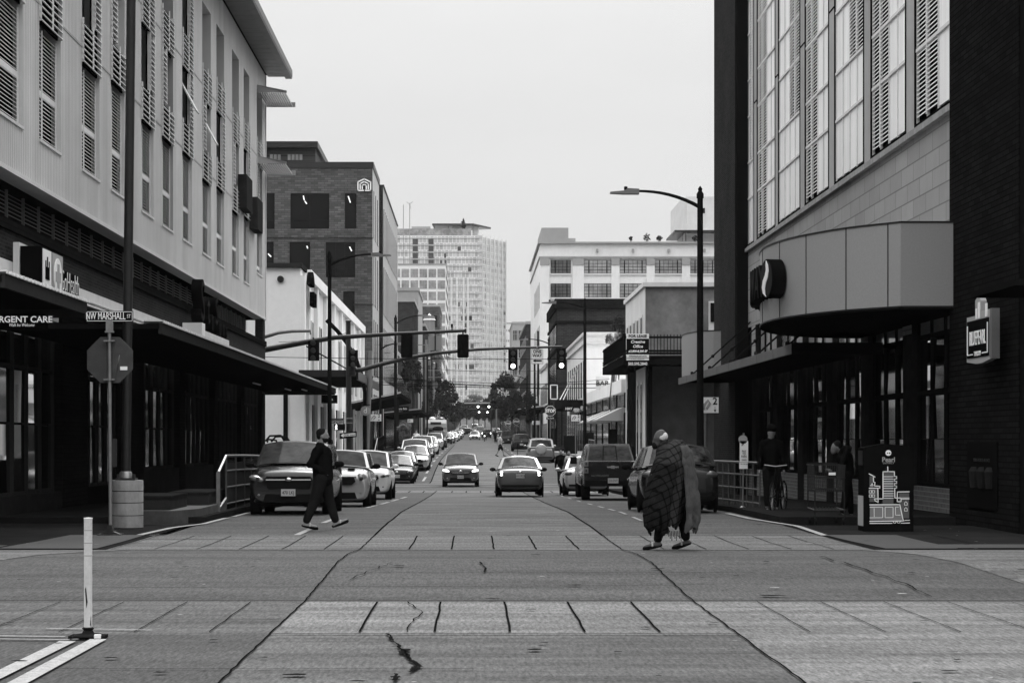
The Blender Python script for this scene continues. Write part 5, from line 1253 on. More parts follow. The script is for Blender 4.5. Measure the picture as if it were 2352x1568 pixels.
# signals
def sig(b, X, Y, z0, z1, hw_=.22, d=.12): return b.box(X-hw_, X+hw_, Y-d/2, Y+d/2, z0, z1)
def head_front(par, X, Y, zc, lit=True, hh=.53, green=2):
    t = thing('traffic_light', par[0], 'traffic light', (X, Y, zc-hh), 0, 'signal heads on the mast arms')
    mk('backplate', B().box(X-.24, X+.24, Y, Y+.04, zc-hh, zc+hh), M['black'], t, True)
    mk('housing', B().box(X-.17, X+.17, Y-.2, Y-.002, zc-hh+.04, zc+hh-.04), M['black'], t, True)
    mk('hanger', B().tube([(X, Y, zc+hh), (X, Y, par[1])], .04, 6), M['steel_dk'], t, True)
    for k in range(3):
        z = zc+.33-.33*k
        mk('visor', B().tube([(X+.13*cos(a), Y-.36+.0, z+.13*sin(a)) for a in [pi*j/8 for j in range(9)]], .015, 4), M['black'], t, True)
        mk('lens', B().lathe((X, Y-.2, z), [(.0, 0), (.125, 0), (.11, -.02), (0, -.03)], 16, 'y'), (M['lamp_on'] if (lit and k == green) else M['lamp_off']), t, True)
    return t
def head_back(label, X, Y, z0, z1, hx, topz):
    t = thing('traffic_light', label, 'traffic light', (X, Y, z0), 0, 'signal heads on the mast arms')
    mk('backplate', B().prism([(X-hx, z0+.05), (X-hx+.05, z0), (X+hx-.05, z0), (X+hx, z0+.05), (X+hx, z1-.05), (X+hx-.05, z1), (X-hx+.05, z1), (X-hx, z1-.05)], 'y', Y, Y+.04), M['black'], t, True)
    mk('housing', B().box(X-.16, X+.16, Y-.16, Y-.003, z0+.06, z1-.06), M['black'], t, True)
    mk('hanger', B().tube([(X, Y-.05, z1), (X, Y-.05, topz)], .04, 6), M['steel_dk'], t, True)
    return t
YA = 89.5
t = thing('signal_mast', 'dark mast arm reaching from behind the left building with backs of signals hanging', 'traffic light pole', (-10.2, YA, gz(YA)))
mk('pole', B().tube([(-10.2, YA, gz(YA)), (-10.2, YA, 6.2)], .16, 10), M['steel_dk'], t, True)
mk('arm', B().tube([(-10.2, YA, ZZ(815, YA)), W(608, 803, YA), W(700, 786, YA), W(770, 775, YA), W(900, 767, YA), W(1070, 759, YA)], [.16, .14, .125, .11, .09, .07], 10), M['steel_dk'], t, True)
mk('arm_cap', B().box(XX(1067, YA), XX(1071, YA), YA-.09, YA+.09, ZZ(765, YA), ZZ(755, YA)), M['steel_dk'], t, True)
mk('camera', B().tube([W(1038, 760, YA), W(1038, 752, YA)], .03, 5).box(XX(1035.5, YA), XX(1040.5, YA), YA-.1, YA+.1, ZZ(752, YA), ZZ(744, YA)), M['black'], t, True)
head_back('back of a signal head on the upper arm, hanging left, over the brick office edge', XX(934.5, YA), YA-.2, ZZ(822, YA), ZZ(768, YA), .26, ZZ(765, YA))
head_back('back of the signal head at the tip of the upper arm, before the tower', XX(1063.5, YA), YA-.2, ZZ(822, YA), ZZ(768, YA), .26, ZZ(760, YA))
t = thing('sign_back', 'pale blank back of a square sign hanging between the two dark signal heads', 'road sign', (XX(999, YA), YA-.2, ZZ(806, YA)))
mk('panel', B().box(XX(984, YA), XX(1015, YA), YA-.24, YA-.21, ZZ(805, YA), ZZ(772, YA)), M['signgrey'], t, True)
mk('strap', B().tube([W(999.5, 806, YA-.26), W(999.5, 762, YA-.26)], .03, 5), M['steel_dk'], t, True)
YS = 86.5
t = thing('side_mast', 'short grey curved arm holding one signal head beside the left building corner', 'traffic light pole', (-9.9, YS+3, gz(YS)))
mk('pole', B().tube([(-9.9, YS+3, gz(YS)), (-9.9, YS+3, 5.2)], .1, 8), M['steel'], t, True)
mk('arm', B().tube([(-9.9, YS+3, ZZ(790, YS)), W(600, 776, YS+1), W(640, 764, YS+1), W(670, 760.5, YS+1), W(712, 759.5, YS+1), W(714, 768, YS+1)], [.09, .085, .08, .075, .07, .05], 8), M['steel'], t, True)
head_front(('small signal head hanging below the short grey arm, left', ZZ(775, YS)), XX(720, YS), YS, ZZ(805, YS), lit=False, hh=.44)
YM = 103.0
t = thing('signal_mast', 'thick grey signal mast on the far left corner with its arm crossing the street', 'traffic light pole', (XX(800, YM), YM, gz(YM)))
mk('pole', B().tube([(XX(802, YM), YM, gz(YM)), (XX(800, YM), YM, ZZ(738, YM))], [.16, .125], 14), M['steel_dk'], t, True)
mk('pole_cap', B().lathe((XX(800, YM), YM, ZZ(739, YM)), [(.15, 0), (.15, .06), (.02, .09)], 12), M['steel_dk'], t, True)
mk('arm', B().tube([W(804, 852, YM), W(830, 849, YM), W(880, 835, YM), W(940, 821, YM), W(1000, 811, YM), W(1100, 802, YM), W(1200, 798.5, YM), W(1292, 796, YM)], [.13, .125, .115, .105, .095, .08, .07, .06], 10), M['steel_dk'], t, True)
mk('arm_collar', B().lathe((XX(808, YM), YM, ZZ(862, YM)), [(.2, 0), (.22, .1), (.22, .45), (.18, .5)], 12), M['steel_dk'], t, True)
mk('clamp_ring', B().lathe((XX(802, YM), YM, ZZ(962, YM)), [(.17, 0), (.17, .06), (.165, .065)], 14).lathe((XX(802, YM), YM, ZZ(972, YM)), [(.17, 0), (.17, .04), (.165, .045)], 14), M['steel'], t, True)
head_front(('signal head with lit green lamp on the lower arm, left of the ONE WAY sign', ZZ(797, YM)), XX(1178, YM), YM-.15, ZZ(826.5, YM))
head_front(('signal head with lit green lamp at the tip of the lower arm', ZZ(796, YM)), XX(1289, YM), YM-.15, ZZ(825, YM))
t = head_front(('signal head mounted on the thick grey mast at the far left corner', ZZ(800, YM)), XX(812, YM), YM-.25, ZZ(823, YM), lit=False, hh=.42)
t = thing('one_way_sign', 'white upright ONE WAY sign with a left arrow hanging on the lower mast arm', 'road sign', (XX(1233.5, YM), YM-.2, ZZ(836, YM)))
x0, x1, z0, z1 = XX(1220, YM), XX(1247.5, YM), ZZ(836, YM), ZZ(802, YM)
mk('panel', B().box(x0, x1, YM-.2, YM-.17, z0, z1), M['signwhite'], t, True)
mk('border', outline(B(), [(x0+.02, z0+.02), (x1-.02, z0+.02), (x1-.02, z1-.02), (x0+.02, z1-.02), (x0+.02, z0+.02)], .012, YM-.21, YM-.203), M['signblack'], t, True)
text('lettering', 'ONE', .22, ((x0+x1)/2, YM-.21, ZZ(808, YM)), FR, M['signblack'], t, ext=.004, off=.006, sx=.95)
text('lettering', 'WAY', .22, ((x0+x1)/2, YM-.21, ZZ(817, YM)), FR, M['signblack'], t, ext=.004, off=.006, sx=.95)
zc = ZZ(828.5, YM); mk('arrow', B().prism([(x0+.07, zc), (x0+.24, zc+.09), (x0+.21, zc+.04), (x1-.08, zc+.04), (x1-.08, zc-.04), (x0+.21, zc-.04), (x0+.24, zc-.09)], 'y', YM-.21, YM-.203), M['signblack'], t, True)
mk('hanger', B().tube([W(1233.5, 802, YM-.2), W(1233.5, 796, YM-.2)], .05, 6), M['steel'], t, True)
t = thing('one_way_sign', 'black ONE WAY arrow sign tilted beside the thick grey mast', 'road sign', (XX(800, YM), YM-.3, ZZ(1008, YM)))
x0, x1 = XX(781, YM), XX(820, YM); yy = YM-.3
mk('panel', B().add([(x0, yy, ZZ(1008, YM)), (x1, yy, ZZ(1003, YM)), (x1, yy, ZZ(990, YM)), (x0, yy, ZZ(994.5, YM)), (x0, yy+.03, ZZ(1008, YM)), (x1, yy+.03, ZZ(1003, YM)), (x1, yy+.03, ZZ(990, YM)), (x0, yy+.03, ZZ(994.5, YM))], [(0, 1, 2, 3), (4, 5, 6, 7), (0, 1, 5, 4), (2, 3, 7, 6), (0, 3, 7, 4), (1, 2, 6, 5)]), M['signblack'], t, True)
za = ZZ(999.5, YM)
mk('arrow', B().prism([(x0+.05, za-.01), (x0+.2, za+.11), (x0+.2, za+.075), (x1-.06, za+.13), (x1-.06, za-.03), (x0+.2, za-.05), (x0+.2, za-.10)], 'y', yy-.012, yy-.004), M['signwhite'], t, True)
text('lettering', 'ONE WAY', .125, (x0+.51, yy-.018, za+.025), FR, M['signblack'], t, ext=.003, off=.002, sx=1.0)
t = thing('street_name_sign', 'two-line PEARL DISTRICT and LOVEJOY street sign by the walk signal, left', 'street sign', (XX(775, YM), YM-.2, ZZ(972, YM)))
mk('blade', B().box(XX(761, YM), XX(790, YM), YM-.22, YM-.2, ZZ(971.5, YM), ZZ(966, YM)).box(XX(761, YM), XX(790, YM), YM-.22, YM-.2, ZZ(965.5, YM), ZZ(960.5, YM)), M['signblack'], t, True)
text('lettering', 'PEARL DISTRICT', .07, (XX(775.5, YM), YM-.23, ZZ(963, YM)), FR, M['signgrey'], t, ext=.002)
text('lettering', 'NW LOVEJOY ST', .09, (XX(775.5, YM), YM-.23, ZZ(968.5, YM)), FR, M['signwhite'], t, ext=.002, sx=.85)
t = thing('walk_signal', 'pedestrian signal box showing a lit walking figure beneath the LOVEJOY sign', 'traffic light', (XX(779, YM), YM-.2, ZZ(988, YM)))
mk('box', B().box(XX(768, YM), XX(793, YM), YM-.35, YM-.05, ZZ(988, YM), ZZ(973, YM)), M['black'], t, True)
fx, fz = XX(773, YM), ZZ(980.5, YM)
mk('walking_figure', B().tube([(fx+.0, YM-.37, fz+.06), (fx+.01, YM-.37, fz-.02)], .026, 6).ell((fx+.02, YM-.37, fz+.11), (.025, .01, .027), 8, 5).tube([(fx+.01, YM-.37, fz-.02), (fx+.04, YM-.37, fz-.07), (fx+.05, YM-.37, fz-.13)], .014, 5).tube([(fx, YM-.37, fz-.02), (fx-.03, YM-.37, fz-.13)], .015, 5).tube([(fx, YM-.37, fz+.07), (fx+.06, YM-.37, fz+.02)], .011, 5).tube([(fx, YM-.37, fz+.07), (fx-.05, YM-.37, fz)], .011, 5), M['lamp_on'], t, True)
# curved black pipe brace beside the mast
t = thing('curved_pipe', 'black curved pipe sweeping down behind the thick grey signal mast, left', 'pipe', (XX(838, 110), 110, gz(110)))
mk('pipe', B().tube([W(750, 735, 110), W(775, 760, 110), W(797, 788, 110), W(818, 825, 110), W(832, 865, 110), W(838, 900, 110), W(838, 1055, 110)], .12, 8), M['black'], t, True)
# stop signs along the right
def stop(label, dx, dy, Y, r, allway=True):
    X = XX(dx, Y); zc = ZZ(dy, Y)
    t = thing('stop_sign', label, 'road sign', (X, Y, gz(Y)), 0, 'stop signs facing us along the right kerb')
    mk('pole', B().tube([(X, Y+.06, gz(Y)), (X, Y+.06, zc+r)], .04, 6), M['steel'], t, True)
    oc = lambda q: [(X+q*cos(R(22.5+45*i)), zc+q*sin(R(22.5+45*i))) for i in range(8)]
    mk('octagon', B().prism(oc(r), 'y', Y, Y+.02), M['signwhite'], t, True); mk('face', B().prism(oc(r*.93), 'y', Y-.012, Y-.002), M['signred'], t, True)
    text('lettering', 'STOP', r*.78, (X, Y-.02, zc), FR, M['signwhite'], t, ext=.004, off=.01, sx=.85)
    if allway:
        mk('plate', B().box(X-.3, X+.3, Y, Y+.02, zc-r-.22, zc-r-.04), M['signred'], t, True); text('lettering', 'ALL WAY', .12, (X, Y-.015, zc-r-.13), FR, M['signwhite'], t, ext=.003)
    return t
stop('nearest octagonal STOP sign with ALL WAY plate, right of the street', 1264, 943.5, 146, .41)
stop('STOP sign farther along, highest of the distant three', 1186, 968, 232, .40); stop('STOP sign between the other two distant ones, lowest', 1167, 973, 262, .40); stop('smallest STOP sign, leftmost of the distant three', 1155, 969, 345, .42, False)
# framed poster behind the lamp
t = thing('framed_sign', 'tall framed poster board on a pole behind the second right lamp', 'sign', (XX(1273, 150), 150, gz(150)))
mk('board', B().box(XX(1264, 150), XX(1280, 150), 150, 150.05, ZZ(917, 150), ZZ(883, 150)), M['fascia'], t, True)
mk('frame', outline(B(), [(XX(1264.5, 150), ZZ(916, 150)), (XX(1280, 150), ZZ(916, 150)), (XX(1280, 150), ZZ(884, 150)), (XX(1264.5, 150), ZZ(884, 150)), (XX(1264.5, 150), ZZ(916, 150))], .07, 149.93, 149.99), M['signwhite'], t, True)
mk('pole', B().tube([(XX(1272, 150), 150.1, gz(150)), (XX(1272, 150), 150.1, ZZ(883, 150))], .05, 6), M['steel_dk'], t, True)
# shop signs
def board(name, label, dx0, dx1, dy0, dy1, Y, m, lines, tm, size, cat='sign', frame=False):
    x0, x1, z1, z0 = XX(dx0, Y), XX(dx1, Y), ZZ(dy0, Y), ZZ(dy1, Y)
    t = thing(name, label, cat, ((x0+x1)/2, Y, z0))
    mk('board', B().box(x0, x1, Y, Y+.06, z0, z1), m, t, True)
    n = len(lines)
    for k, s_ in enumerate(lines): text('lettering', s_, size[k] if isinstance(size, (list, tuple)) else size, ((x0+x1)/2, Y-.01, z1-(z1-z0)*(k+.5)/n), FR, tm, t, ext=.004, off=.003)
    if frame: mk('frame', outline(B(), [(x0+.04, z0+.04), (x1-.04, z0+.04), (x1-.04, z1-.04), (x0+.04, z1-.04), (x0+.04, z0+.04)], .03, Y-.02, Y-.002), tm, t, True)
    return t
t = thing('canopy', 'black shop canopy over the right sidewalk above the HAY sign', 'canopy', (7.5, 150, 4.4))
mk('deck', B().box(6.6, 9.14, 164, 190, 4.4, 4.6).add([(6.2, 163.9, 4.2), (9.14, 163.9, 4.2), (9.14, 163.9, 4.95), (6.9, 163.9, 4.95), (6.2, 190, 4.2), (6.9, 190, 4.95)], [(0, 1, 2, 3), (0, 3, 5, 4)]), M['black'], t, True)
mks('tie_rod', B().tube([(7.0, 165, 4.7), (9.1, 175, 8)], .05, 5).tube([(7.3, 165, 4.7), (9.1, 173, 8)], .05, 5), M['steel'], t, True)
board('shop_sign', 'small black hanging sign reading HAY on the right', 1299, 1314, 932, 944.5, 150, M['signblack'], ['HAY'], M['signwhite'], .26)
board('shop_sign', 'small dark framed three-line sign left of the second right lamp pole', 1317, 1331, 937, 946, 150, M['signblack'], ['DESIGN', 'WITHIN', 'REACH'], M['signwhite'], .085, frame=True)
board('shop_sign', 'small dark framed sign right of the second right lamp pole', 1333, 1349, 932, 941.5, 150, M['signblack'], ['DWR'], M['signwhite'], .16, frame=True)
board('shop_sign', 'dark hanging sign reading casa beneath the far left canopy', 905, 939, 933, 944, 150, M['signblack'], ['ucasa fish'], M['signwhite'], .22)
board('shop_sign', 'dark sign board reading asa at the end of the near left canopy', 738, 775, 907, 926, 84, M['signblack'], ['  asa'], M['signwhite'], .17)
board('urgent_care_sign', 'black sign reading URGENT CARE Walk Ins Welcome under the near left canopy', -42, 108, 722, 758, 35.7, M['signblack'], [' '], M['signwhite'], .14)
t = bpy.data.objects['urgent_care_sign']
text('lettering', 'URGENT CARE', .158, (XX(52, 35.7), 35.68, ZZ(734, 35.7)), FR, M['glow_letter'], t, ext=.003, off=.003, sx=1.02)
text('lettering', 'Walk Ins Welcome', .078, (XX(50, 35.7), 35.68, ZZ(746.5, 35.7)), FR, M['glow_letter'], t, ext=.002, shear=.3, sx=.75)
t = thing('shop_sign', 'round grey hanging sign with a white letter d on the left', 'sign', (XX(839, 108), 108, ZZ(954, 108)))
mk('disc', B().lathe((XX(839, 108), 108, ZZ(943, 108)), [(0, 0), (.26, 0), (.26, .05), (0, .05)], 24, 'y'), M['signgrey'], t, True); text('lettering', 'd', .42, (XX(839, 108), 107.98, ZZ(943, 108)), FR, M['signwhite'], t, ext=.004, off=.004)
mk('bracket', B().tube([(XX(828, 108), 108.02, ZZ(929, 108)), (XX(850, 108), 108.02, ZZ(929, 108))], .03, 5).tube([(XX(839, 108), 108.02, ZZ(929, 108)), (XX(839, 108), 108.02, ZZ(933, 108))], .02, 5), M['black'], t, True)
# for lease board
Yf = 102.3
t = thing('lease_sign', 'stacked FOR LEASE Creative Office board hung on the black balcony corner', 'sign', (XX(1464, Yf), Yf, ZZ(842, Yf)))
xa, xb = XX(1439, Yf), XX(1490.5, Yf); xm = (xa+xb)/2
for k, (a, c, m_) in enumerate(((766, 777.5, 'signwhite'), (778, 812.5, 'signblack'), (814, 827, 'signwhite'), (828, 842, 'signblack'))):
    mk('panel', B().box(xa, xb, Yf, Yf+.05, ZZ(c, Yf), ZZ(a, Yf)), M[m_], t, True)
for s_, dy, sz, m_, sh, sx_ in (('FOR LEASE', 772, .20, 'signblack', 0, .98), ('Creative', 785, .21, 'signwhite', .25, 1), ('Office', 795.5, .21, 'signwhite', .25, 1), ('\u00b13,800-8,200 SF', 806.5, .16, 'signwhite', .2, .92), ('APEXREALESTATE', 818, .115, 'signblack', 0, 1), ('P A R T N E R S', 824, .09, 'signgrey', 0, 1.1), ('503.595.2840', 835.5, .20, 'signwhite', 0, .9)):
    text('lettering', s_, sz, (xm, Yf-.01, ZZ(dy, Yf)), FR, M[m_], t, ext=.005, off=.006 if sz > .15 else .001, sx=sx_, shear=sh)
# left blade signs
t = thing('clinic_sign', 'GoHealth wall sign with a cross emblem and standing letters above the near left canopy', 'sign', (-8.8, 40.5, 4.3))
mk('back_panel', B().box(-9.0, -8.88, 38.9, 42.6, 4.1, 5.45), M['ledge'], t, True)
mk('light_box', B().box(-8.87, -8.45, 38.95, 40.9, 4.32, 5.38), M['signblack'], t, True)
mk('face_panel', B().box(-8.448, -8.43, 39.0, 39.75, 4.36, 5.34), M['signwhite'], t, True); mk('face_panel', B().box(-8.448, -8.43, 39.85, 40.85, 4.36, 5.34), M['signgrey'], t, True)
mk('symbol', B().box(-8.428, -8.42, 39.18, 39.55, 4.75, 5.0).box(-8.428, -8.42, 39.33, 39.4, 5.0, 5.2).box(-8.428, -8.42, 39.18, 39.24, 5.0, 5.12).box(-8.428, -8.42, 39.5, 39.55, 5.0, 5.12), M['signblack'], t, True)
mk('disc', B().lathe((-8.43, 40.35, 4.88), [(0, .012), (.38, .012), (.38, 0)], 24, 'x'), M['signwhite'], t, True); mk('cross', B().box(-8.418, -8.41, 40.25, 40.45, 4.62, 5.14).box(-8.4179, -8.4101, 40.1, 40.6, 4.78, 4.98), M['signgrey'], t, True)
text('lettering_side', 'GoHealth', .62, (-8.66, 42.1, 4.88), EA, M['signblack'], t, ext=.12, sx=.78); text('lettering', 'GoHealth', .62, (-8.53, 42.1, 4.88), EA, M['signwhite'], t, ext=.004, off=-.012, sx=.78)
text('lettering', 'URGENT CARE', .24, (-8.7, 41.8, 4.4), EA, M['signblack'], t, ext=.06, sx=.8)
text('small_lettering', 'LEGACY', .11, (-8.425, 39.37, 4.6), EA, M['signgrey'], t, ext=.003)
t = thing('stacked_letter_sign', 'tall cluster of dark standing sign letters on a pale beam on the left wall', 'sign', (-8.6, 64, 4.6))
mk('beam', B().box(-8.9, -8.5, 62.0, 69.2, 4.6, 5.05), M['ledge'], t, True); mk('junction_box', B().box(-8.95, -8.35, 61.2, 61.9, 4.55, 5.2), M['signwhite'], t, True)
x_ = -8.7
for k, (ch, y, z, s_) in enumerate((('S', 62.8, 6.0, 1.9), ('t', 64.2, 5.9, 1.5), ('n', 65.2, 5.6, 1.1), ('S', 66.2, 5.9, 1.3), ('u', 67.1, 5.5, 1.0), ('n', 68.0, 5.5, 1.0), ('s', 68.8, 5.45, 1.0))):
    text('letter', ch, s_, (x_, y, z-.1), EA, M['signblack'], t, ext=.16, off=.02); text('letter_face', ch, s_*.97, (x_+.17, y, z-.1), EA, M['fascia'], t, ext=.006, off=-.02)
# blue pearl taproom
t = thing('taproom_sign', 'tall framed neon-style wall sign reading BLUE PEARL TAPROOM on the dark brick, far right', 'sign', (8.9, 35, 3.0))
mk('box', B().prism([(34.2, 2.98), (34.8, 2.93), (35.2, 2.93), (35.85, 2.98), (35.85, 3.78), (35.25, 3.78), (35.25, 4.05), (35.0, 4.13), (34.85, 4.02), (34.85, 3.84), (34.2, 3.84)], 'x', 8.88, 8.98), M['signgrey'], t, True)
mk('face', B().prism([(34.28, 3.04), (35.78, 3.04), (35.78, 3.7), (34.28, 3.7)], 'x', 8.865, 8.878), M['signblack'], t, True)
mk('neon_tube', B().tube([(8.86, 35.72, 3.1), (8.86, 35.72, 3.62)], .014, 5).tube([(8.86, 34.33, 3.1), (8.86, 34.33, 3.62)], .014, 5).tube([(8.86, 35.72, 3.1), (8.86, 35.35, 3.1)], .012, 5).tube([(8.86, 34.33, 3.1), (8.86, 34.7, 3.1)], .012, 5), M['signwhite'], t, True)
text('lettering', 'BLUEPEARL', .36, (8.858, 35.02, 3.37), WE, M['signwhite'], t, ext=.005, sx=.62); text('lettering', 'TAPROOM', .12, (8.858, 35.02, 3.1), WE, M['signwhite'], t, ext=.004, sx=.8)
mk('side_shell', B().box(8.86, 9.0, 34.06, 34.18, 2.98, 3.84), M['fascia_r'], t, True); mk('skyline', B().box(8.86, 8.878, 34.4, 34.5, 3.72, 3.95).box(8.86, 8.878, 34.9, 35.0, 3.72, 4.0).box(8.86, 8.878, 35.1, 35.16, 3.72, 3.9), M['signwhite'], t, True)
solo('canopy', B().box(8.3, 9.18, 30.5, 33.2, 3.95, 4.05), M['black'], 'dark flat canopy end jutting out at the far right edge', 'canopy')
# kiosk
kx0, kx1, ky = 6.74, 7.60, 34.4
t = thing('newspaper_kiosk', 'black Pearl District kiosk with line drawings of buildings and a tram, right corner', 'kiosk', (7.17, ky, 0.01))
def kz(dy): return ZZ(dy, ky)
def kx(c): return XX(1940.8+c*.14645, ky)
def kzc(c): return ZZ(1004.9+c*.14645, ky)
pts = [(kx0, 0.01), (kx1, 0.01), (kx1, kz(1029)), (kx(900), kz(1022.5)), (kx(650), kz(1018.6)), (kx(450), kz(1022.5)), (kx0, kz(1028.5))]
mk('shell', B().prism(pts, 'y', ky, ky+.5), M['signblack'], t, True)
mk('side_panel', B().box(kx0-.012, kx0-.002, ky+.03, ky+.47, .1, .62), M['signgrey'], t, True); mk('side_opening', B().box(kx0-.02, kx0-.003, ky+.08, ky+.4, 1.15, 1.4), M['fascia'], t, True)
dk = mat('print_grey', .10, .6); md = mat('print_light', .2, .6)
def kb(b, x0, y0, x1, y1, d=.003): return b.box(kx(x0), kx(x1), ky-d, ky-.001, kzc(y1), kzc(y0))
mk('print_tower', kb(B(), 590, 545, 760, 1030), dk, t, True); mk('print_house', kb(kb(B(), 385, 795, 505, 1005), 385, 600, 440, 790), dk, t, True)
mk('print_tram', B().prism([(kx(a), kzc(c)) for a, c in ((390, 1040), (860, 1040), (915, 1290), (390, 1290))], 'y', ky-.006, ky-.004), md, t, True); mk('print_church', kb(B(), 850, 865, 1005, 1260, .0035), dk, t, True)
def kl(b, pts, wd=14): return outline(b, [(kx(a), kzc(c)) for a, c in pts], wd*.14645*ky/F, ky-.012, ky-.008)
b = B()
kl(b, [(520, 955), (595, 955), (595, 530), (672, 530), (668, 455)]); kl(b, [(690, 530), (772, 530), (772, 605), (808, 605), (808, 640), (772, 645), (775, 680), (808, 680), (808, 715), (775, 715), (775, 750), (808, 755), (808, 787), (778, 787), (780, 942), (878, 942), (878, 1000), (818, 1000), (820, 847), (1003, 844)])
for k, y in enumerate((608, 645, 682, 718, 754, 790, 835, 873, 908, 946)): kl(b, [(610, y), (755, y)], 9)
kl(b, [(378, 565), (468, 612), (443, 618), (445, 690), (468, 700), (462, 755), (545, 757), (545, 787), (380, 790)]); kl(b, [(513, 790), (518, 1010), (470, 985), (460, 955), (520, 955)])
for x, y in ((425, 825), (425, 890), (378, 825), (378, 890)): kl(b, [(x, y), (x+38, y), (x+38, y+38), (x, y+38), (x, y)], 8)
kl(b, [(390, 1048), (858, 1045), (905, 1270), (920, 1300), (390, 1308)]); kl(b, [(392, 1340), (735, 1338)], 12); kl(b, [(880, 1336), (1010, 1333)], 12); kl(b, [(940, 1292), (1010, 1290)], 12)
kl(b, [(392, 1088), (590, 1086), (590, 1250), (392, 1252)], 9); kl(b, [(628, 1086), (752, 1086), (752, 1248), (628, 1250), (628, 1086)], 9); kl(b, [(835, 1084), (790, 1084), (790, 1210), (862, 1210)], 9); kl(b, [(455, 1105), (457, 1235)], 8)
for y in (942, 960): kl(b, [(892, y), (1003, y)], 9)
for y in (1000, 1092): kl(b, [(932, y+55), (932, y+18), (952, y), (974, y+18), (974, y+55), (932, y+55)], 9)
for x in (778, 840): kl(b, [(x-24, 1312), (x-12, 1335), (x+12, 1335), (x+24, 1312)], 9)
kl(b, [(400, 750), (425, 715), (440, 750), (400, 750)], 9)
mk('line_drawing', b, M['signwhite'], t, True)
mk('round_badge', B().lathe((kx(680), ky-.003, kzc(237)), [(0, -.004), (.05, -.004), (.05, 0)], 20, 'y'), M['signwhite'], t, True)
mk('badge_mark', B().ell((kx(665), ky-.009, kzc(240)), (.014, .003, .01), 8, 5).ell((kx(700), ky-.009, kzc(240)), (.014, .003, .014), 8, 5), M['signblack'], t, True)
text('lettering', 'Pearl', .118, (kx(682), ky-.006, kzc(345)), FR, M['signgrey'], t, ext=.002, off=.002, sx=.95); text('lettering', 'DISTRICT', .037, (kx(682), ky-.006, kzc(398)), FR, M['signgrey'], t, ext=.001, sx=1.25)
# poster of drinks behind kiosk
t = thing('drinks_poster', 'very dark drinks poster with three faint cups on the dark brick beside the kiosk', 'poster', (9.15, 36, .5))
mk('board', B().box(9.17, 9.195, 34.9, 37.0, .35, 1.55), M['signblack'], t, True)
for k in range(3): mk('cup', B().lathe((9.165, 35.3+k*.55, .72), [(.09, 0), (.12, .3), (.07, .38)], 10), M['darkpier'], t, True)
text('lettering', 'YOUR FAVORITES ARE BACK', .09, (9.165, 35.95, 1.22), WE, M['fascia'], t, ext=.002)
# shopping cart
t = thing('shopping_cart', 'wire shopping cart standing on the right sidewalk left of the kiosk', 'shopping cart', (6.65, 37.3, .01))
cx0, cx1, cy0, cy1 = 6.36, 6.95, 37.2, 38.0
bk = B()
for z, e in ((1.12, 0), (.88, .01), (.66, .03)): bk.tube([(cx0+e, cy0+e, z), (cx1-e, cy0+e, z), (cx1-e, cy1, z), (cx0+e, cy1, z), (cx0+e, cy0+e, z)], .012, 4)
for k in range(15): x = cx0+.02+(cx1-cx0-.04)*k/14; bk.tube([(x, cy0, 1.12), (x, cy0+.03, .62), (x, cy1, .64), (x, cy1, 1.12)], .005, 3)
for k in range(14): y = cy0+.03+(cy1-cy0-.06)*k/13; bk.tube([(cx0, y, 1.12), (cx0+.03, y, .62)], .005, 3).tube([(cx1, y, 1.12), (cx1-.03, y, .62)], .005, 3)
mk('basket', bk, M['steel_dk'], t, True)
fr_ = B()
for x in (cx0+.02, cx1-.02): fr_.tube([(x, cy1, 1.1), (x, cy1, .3), (x, cy0+.02, .28)], .014, 5).tube([(x, cy0+.02, .62), (x, cy0+.02, .12)], .014, 5)
fr_.tube([(cx0, cy0, .28), (cx1, cy0, .28)], .014, 5)
for k in range(9): x = cx0+.05+k*.06; fr_.tube([(x, cy0, .28), (x, cy1, .3)], .006, 4)
mk('frame', fr_, M['steel_dk'], t, True); mk('handle', B().tube([(cx0, cy1+.04, 1.14), (cx1, cy1+.04, 1.14)], .02, 6), M['rubber'], t, True); mk('child_seat_tag', B().box(cx0+.27, cx0+.4, cy0-.02, cy0-.01, .93, .98), M['signwhite'], t, True)
for x in (cx0+.04, cx1-.04):
    for y in (cy0+.05, cy1-.05): mk('castor', B().lathe((x-.015, y, .065), [(.01, 0), (.06, 0), (.06, .03), (.01, .03)], 12, 'x'), M['rubber'], t, True)
# porch railings and stairs on both sides past the cross street
railing('railing', 'black mesh porch railing on the left dock by the white building', [(-5.6, 112, .5), (-5.6, 124, .8)], 1.1, M['blackmetal'], 4, .5)
railing('handrail', 'pale sloping stair handrail at the left dock', [(-5.45, 106.5, -.6), (-5.4, 111.5, .75)], .95, M['steel'], 0, 5)
railing('railing', 'black bar railing on the right dock in front of the bar', [(7.4, 122, .5), (7.4, 134, .6)], 1.1, M['steel'], 1, 1.4)
for k, (dx0, dx1, dy, Y) in enumerate(((1296, 1326, 1000, 126), (1344, 1364, 993, 128), (1400, 1418, 985, 124))):
    b = B().box(XX(dx0, Y), XX(dx1, Y), Y, Y+.8, gz(Y)+.1, ZZ(dy, Y))
    solo('planter_box', b, M['blackmetal'], ['tall black planter screen left of the second right lamp pole', 'tall black planter screen right of the second right lamp pole', 'black reception stand beside the man in the white shirt on the porch'][k], 'planter')
for lab, x0, x1, y0, y1, z1 in (('raised concrete loading dock along the right kerb past the cross street', XR+.1, 9.1, 112, 160, .75), ('raised concrete loading dock along the left kerb past the cross street', -9.1, XL-.1, 110, 160, .75)):
    solo('loading_dock', B().box(x0, x1, y0, y1, -.8, z1), M['stucco'], lab, 'dock')
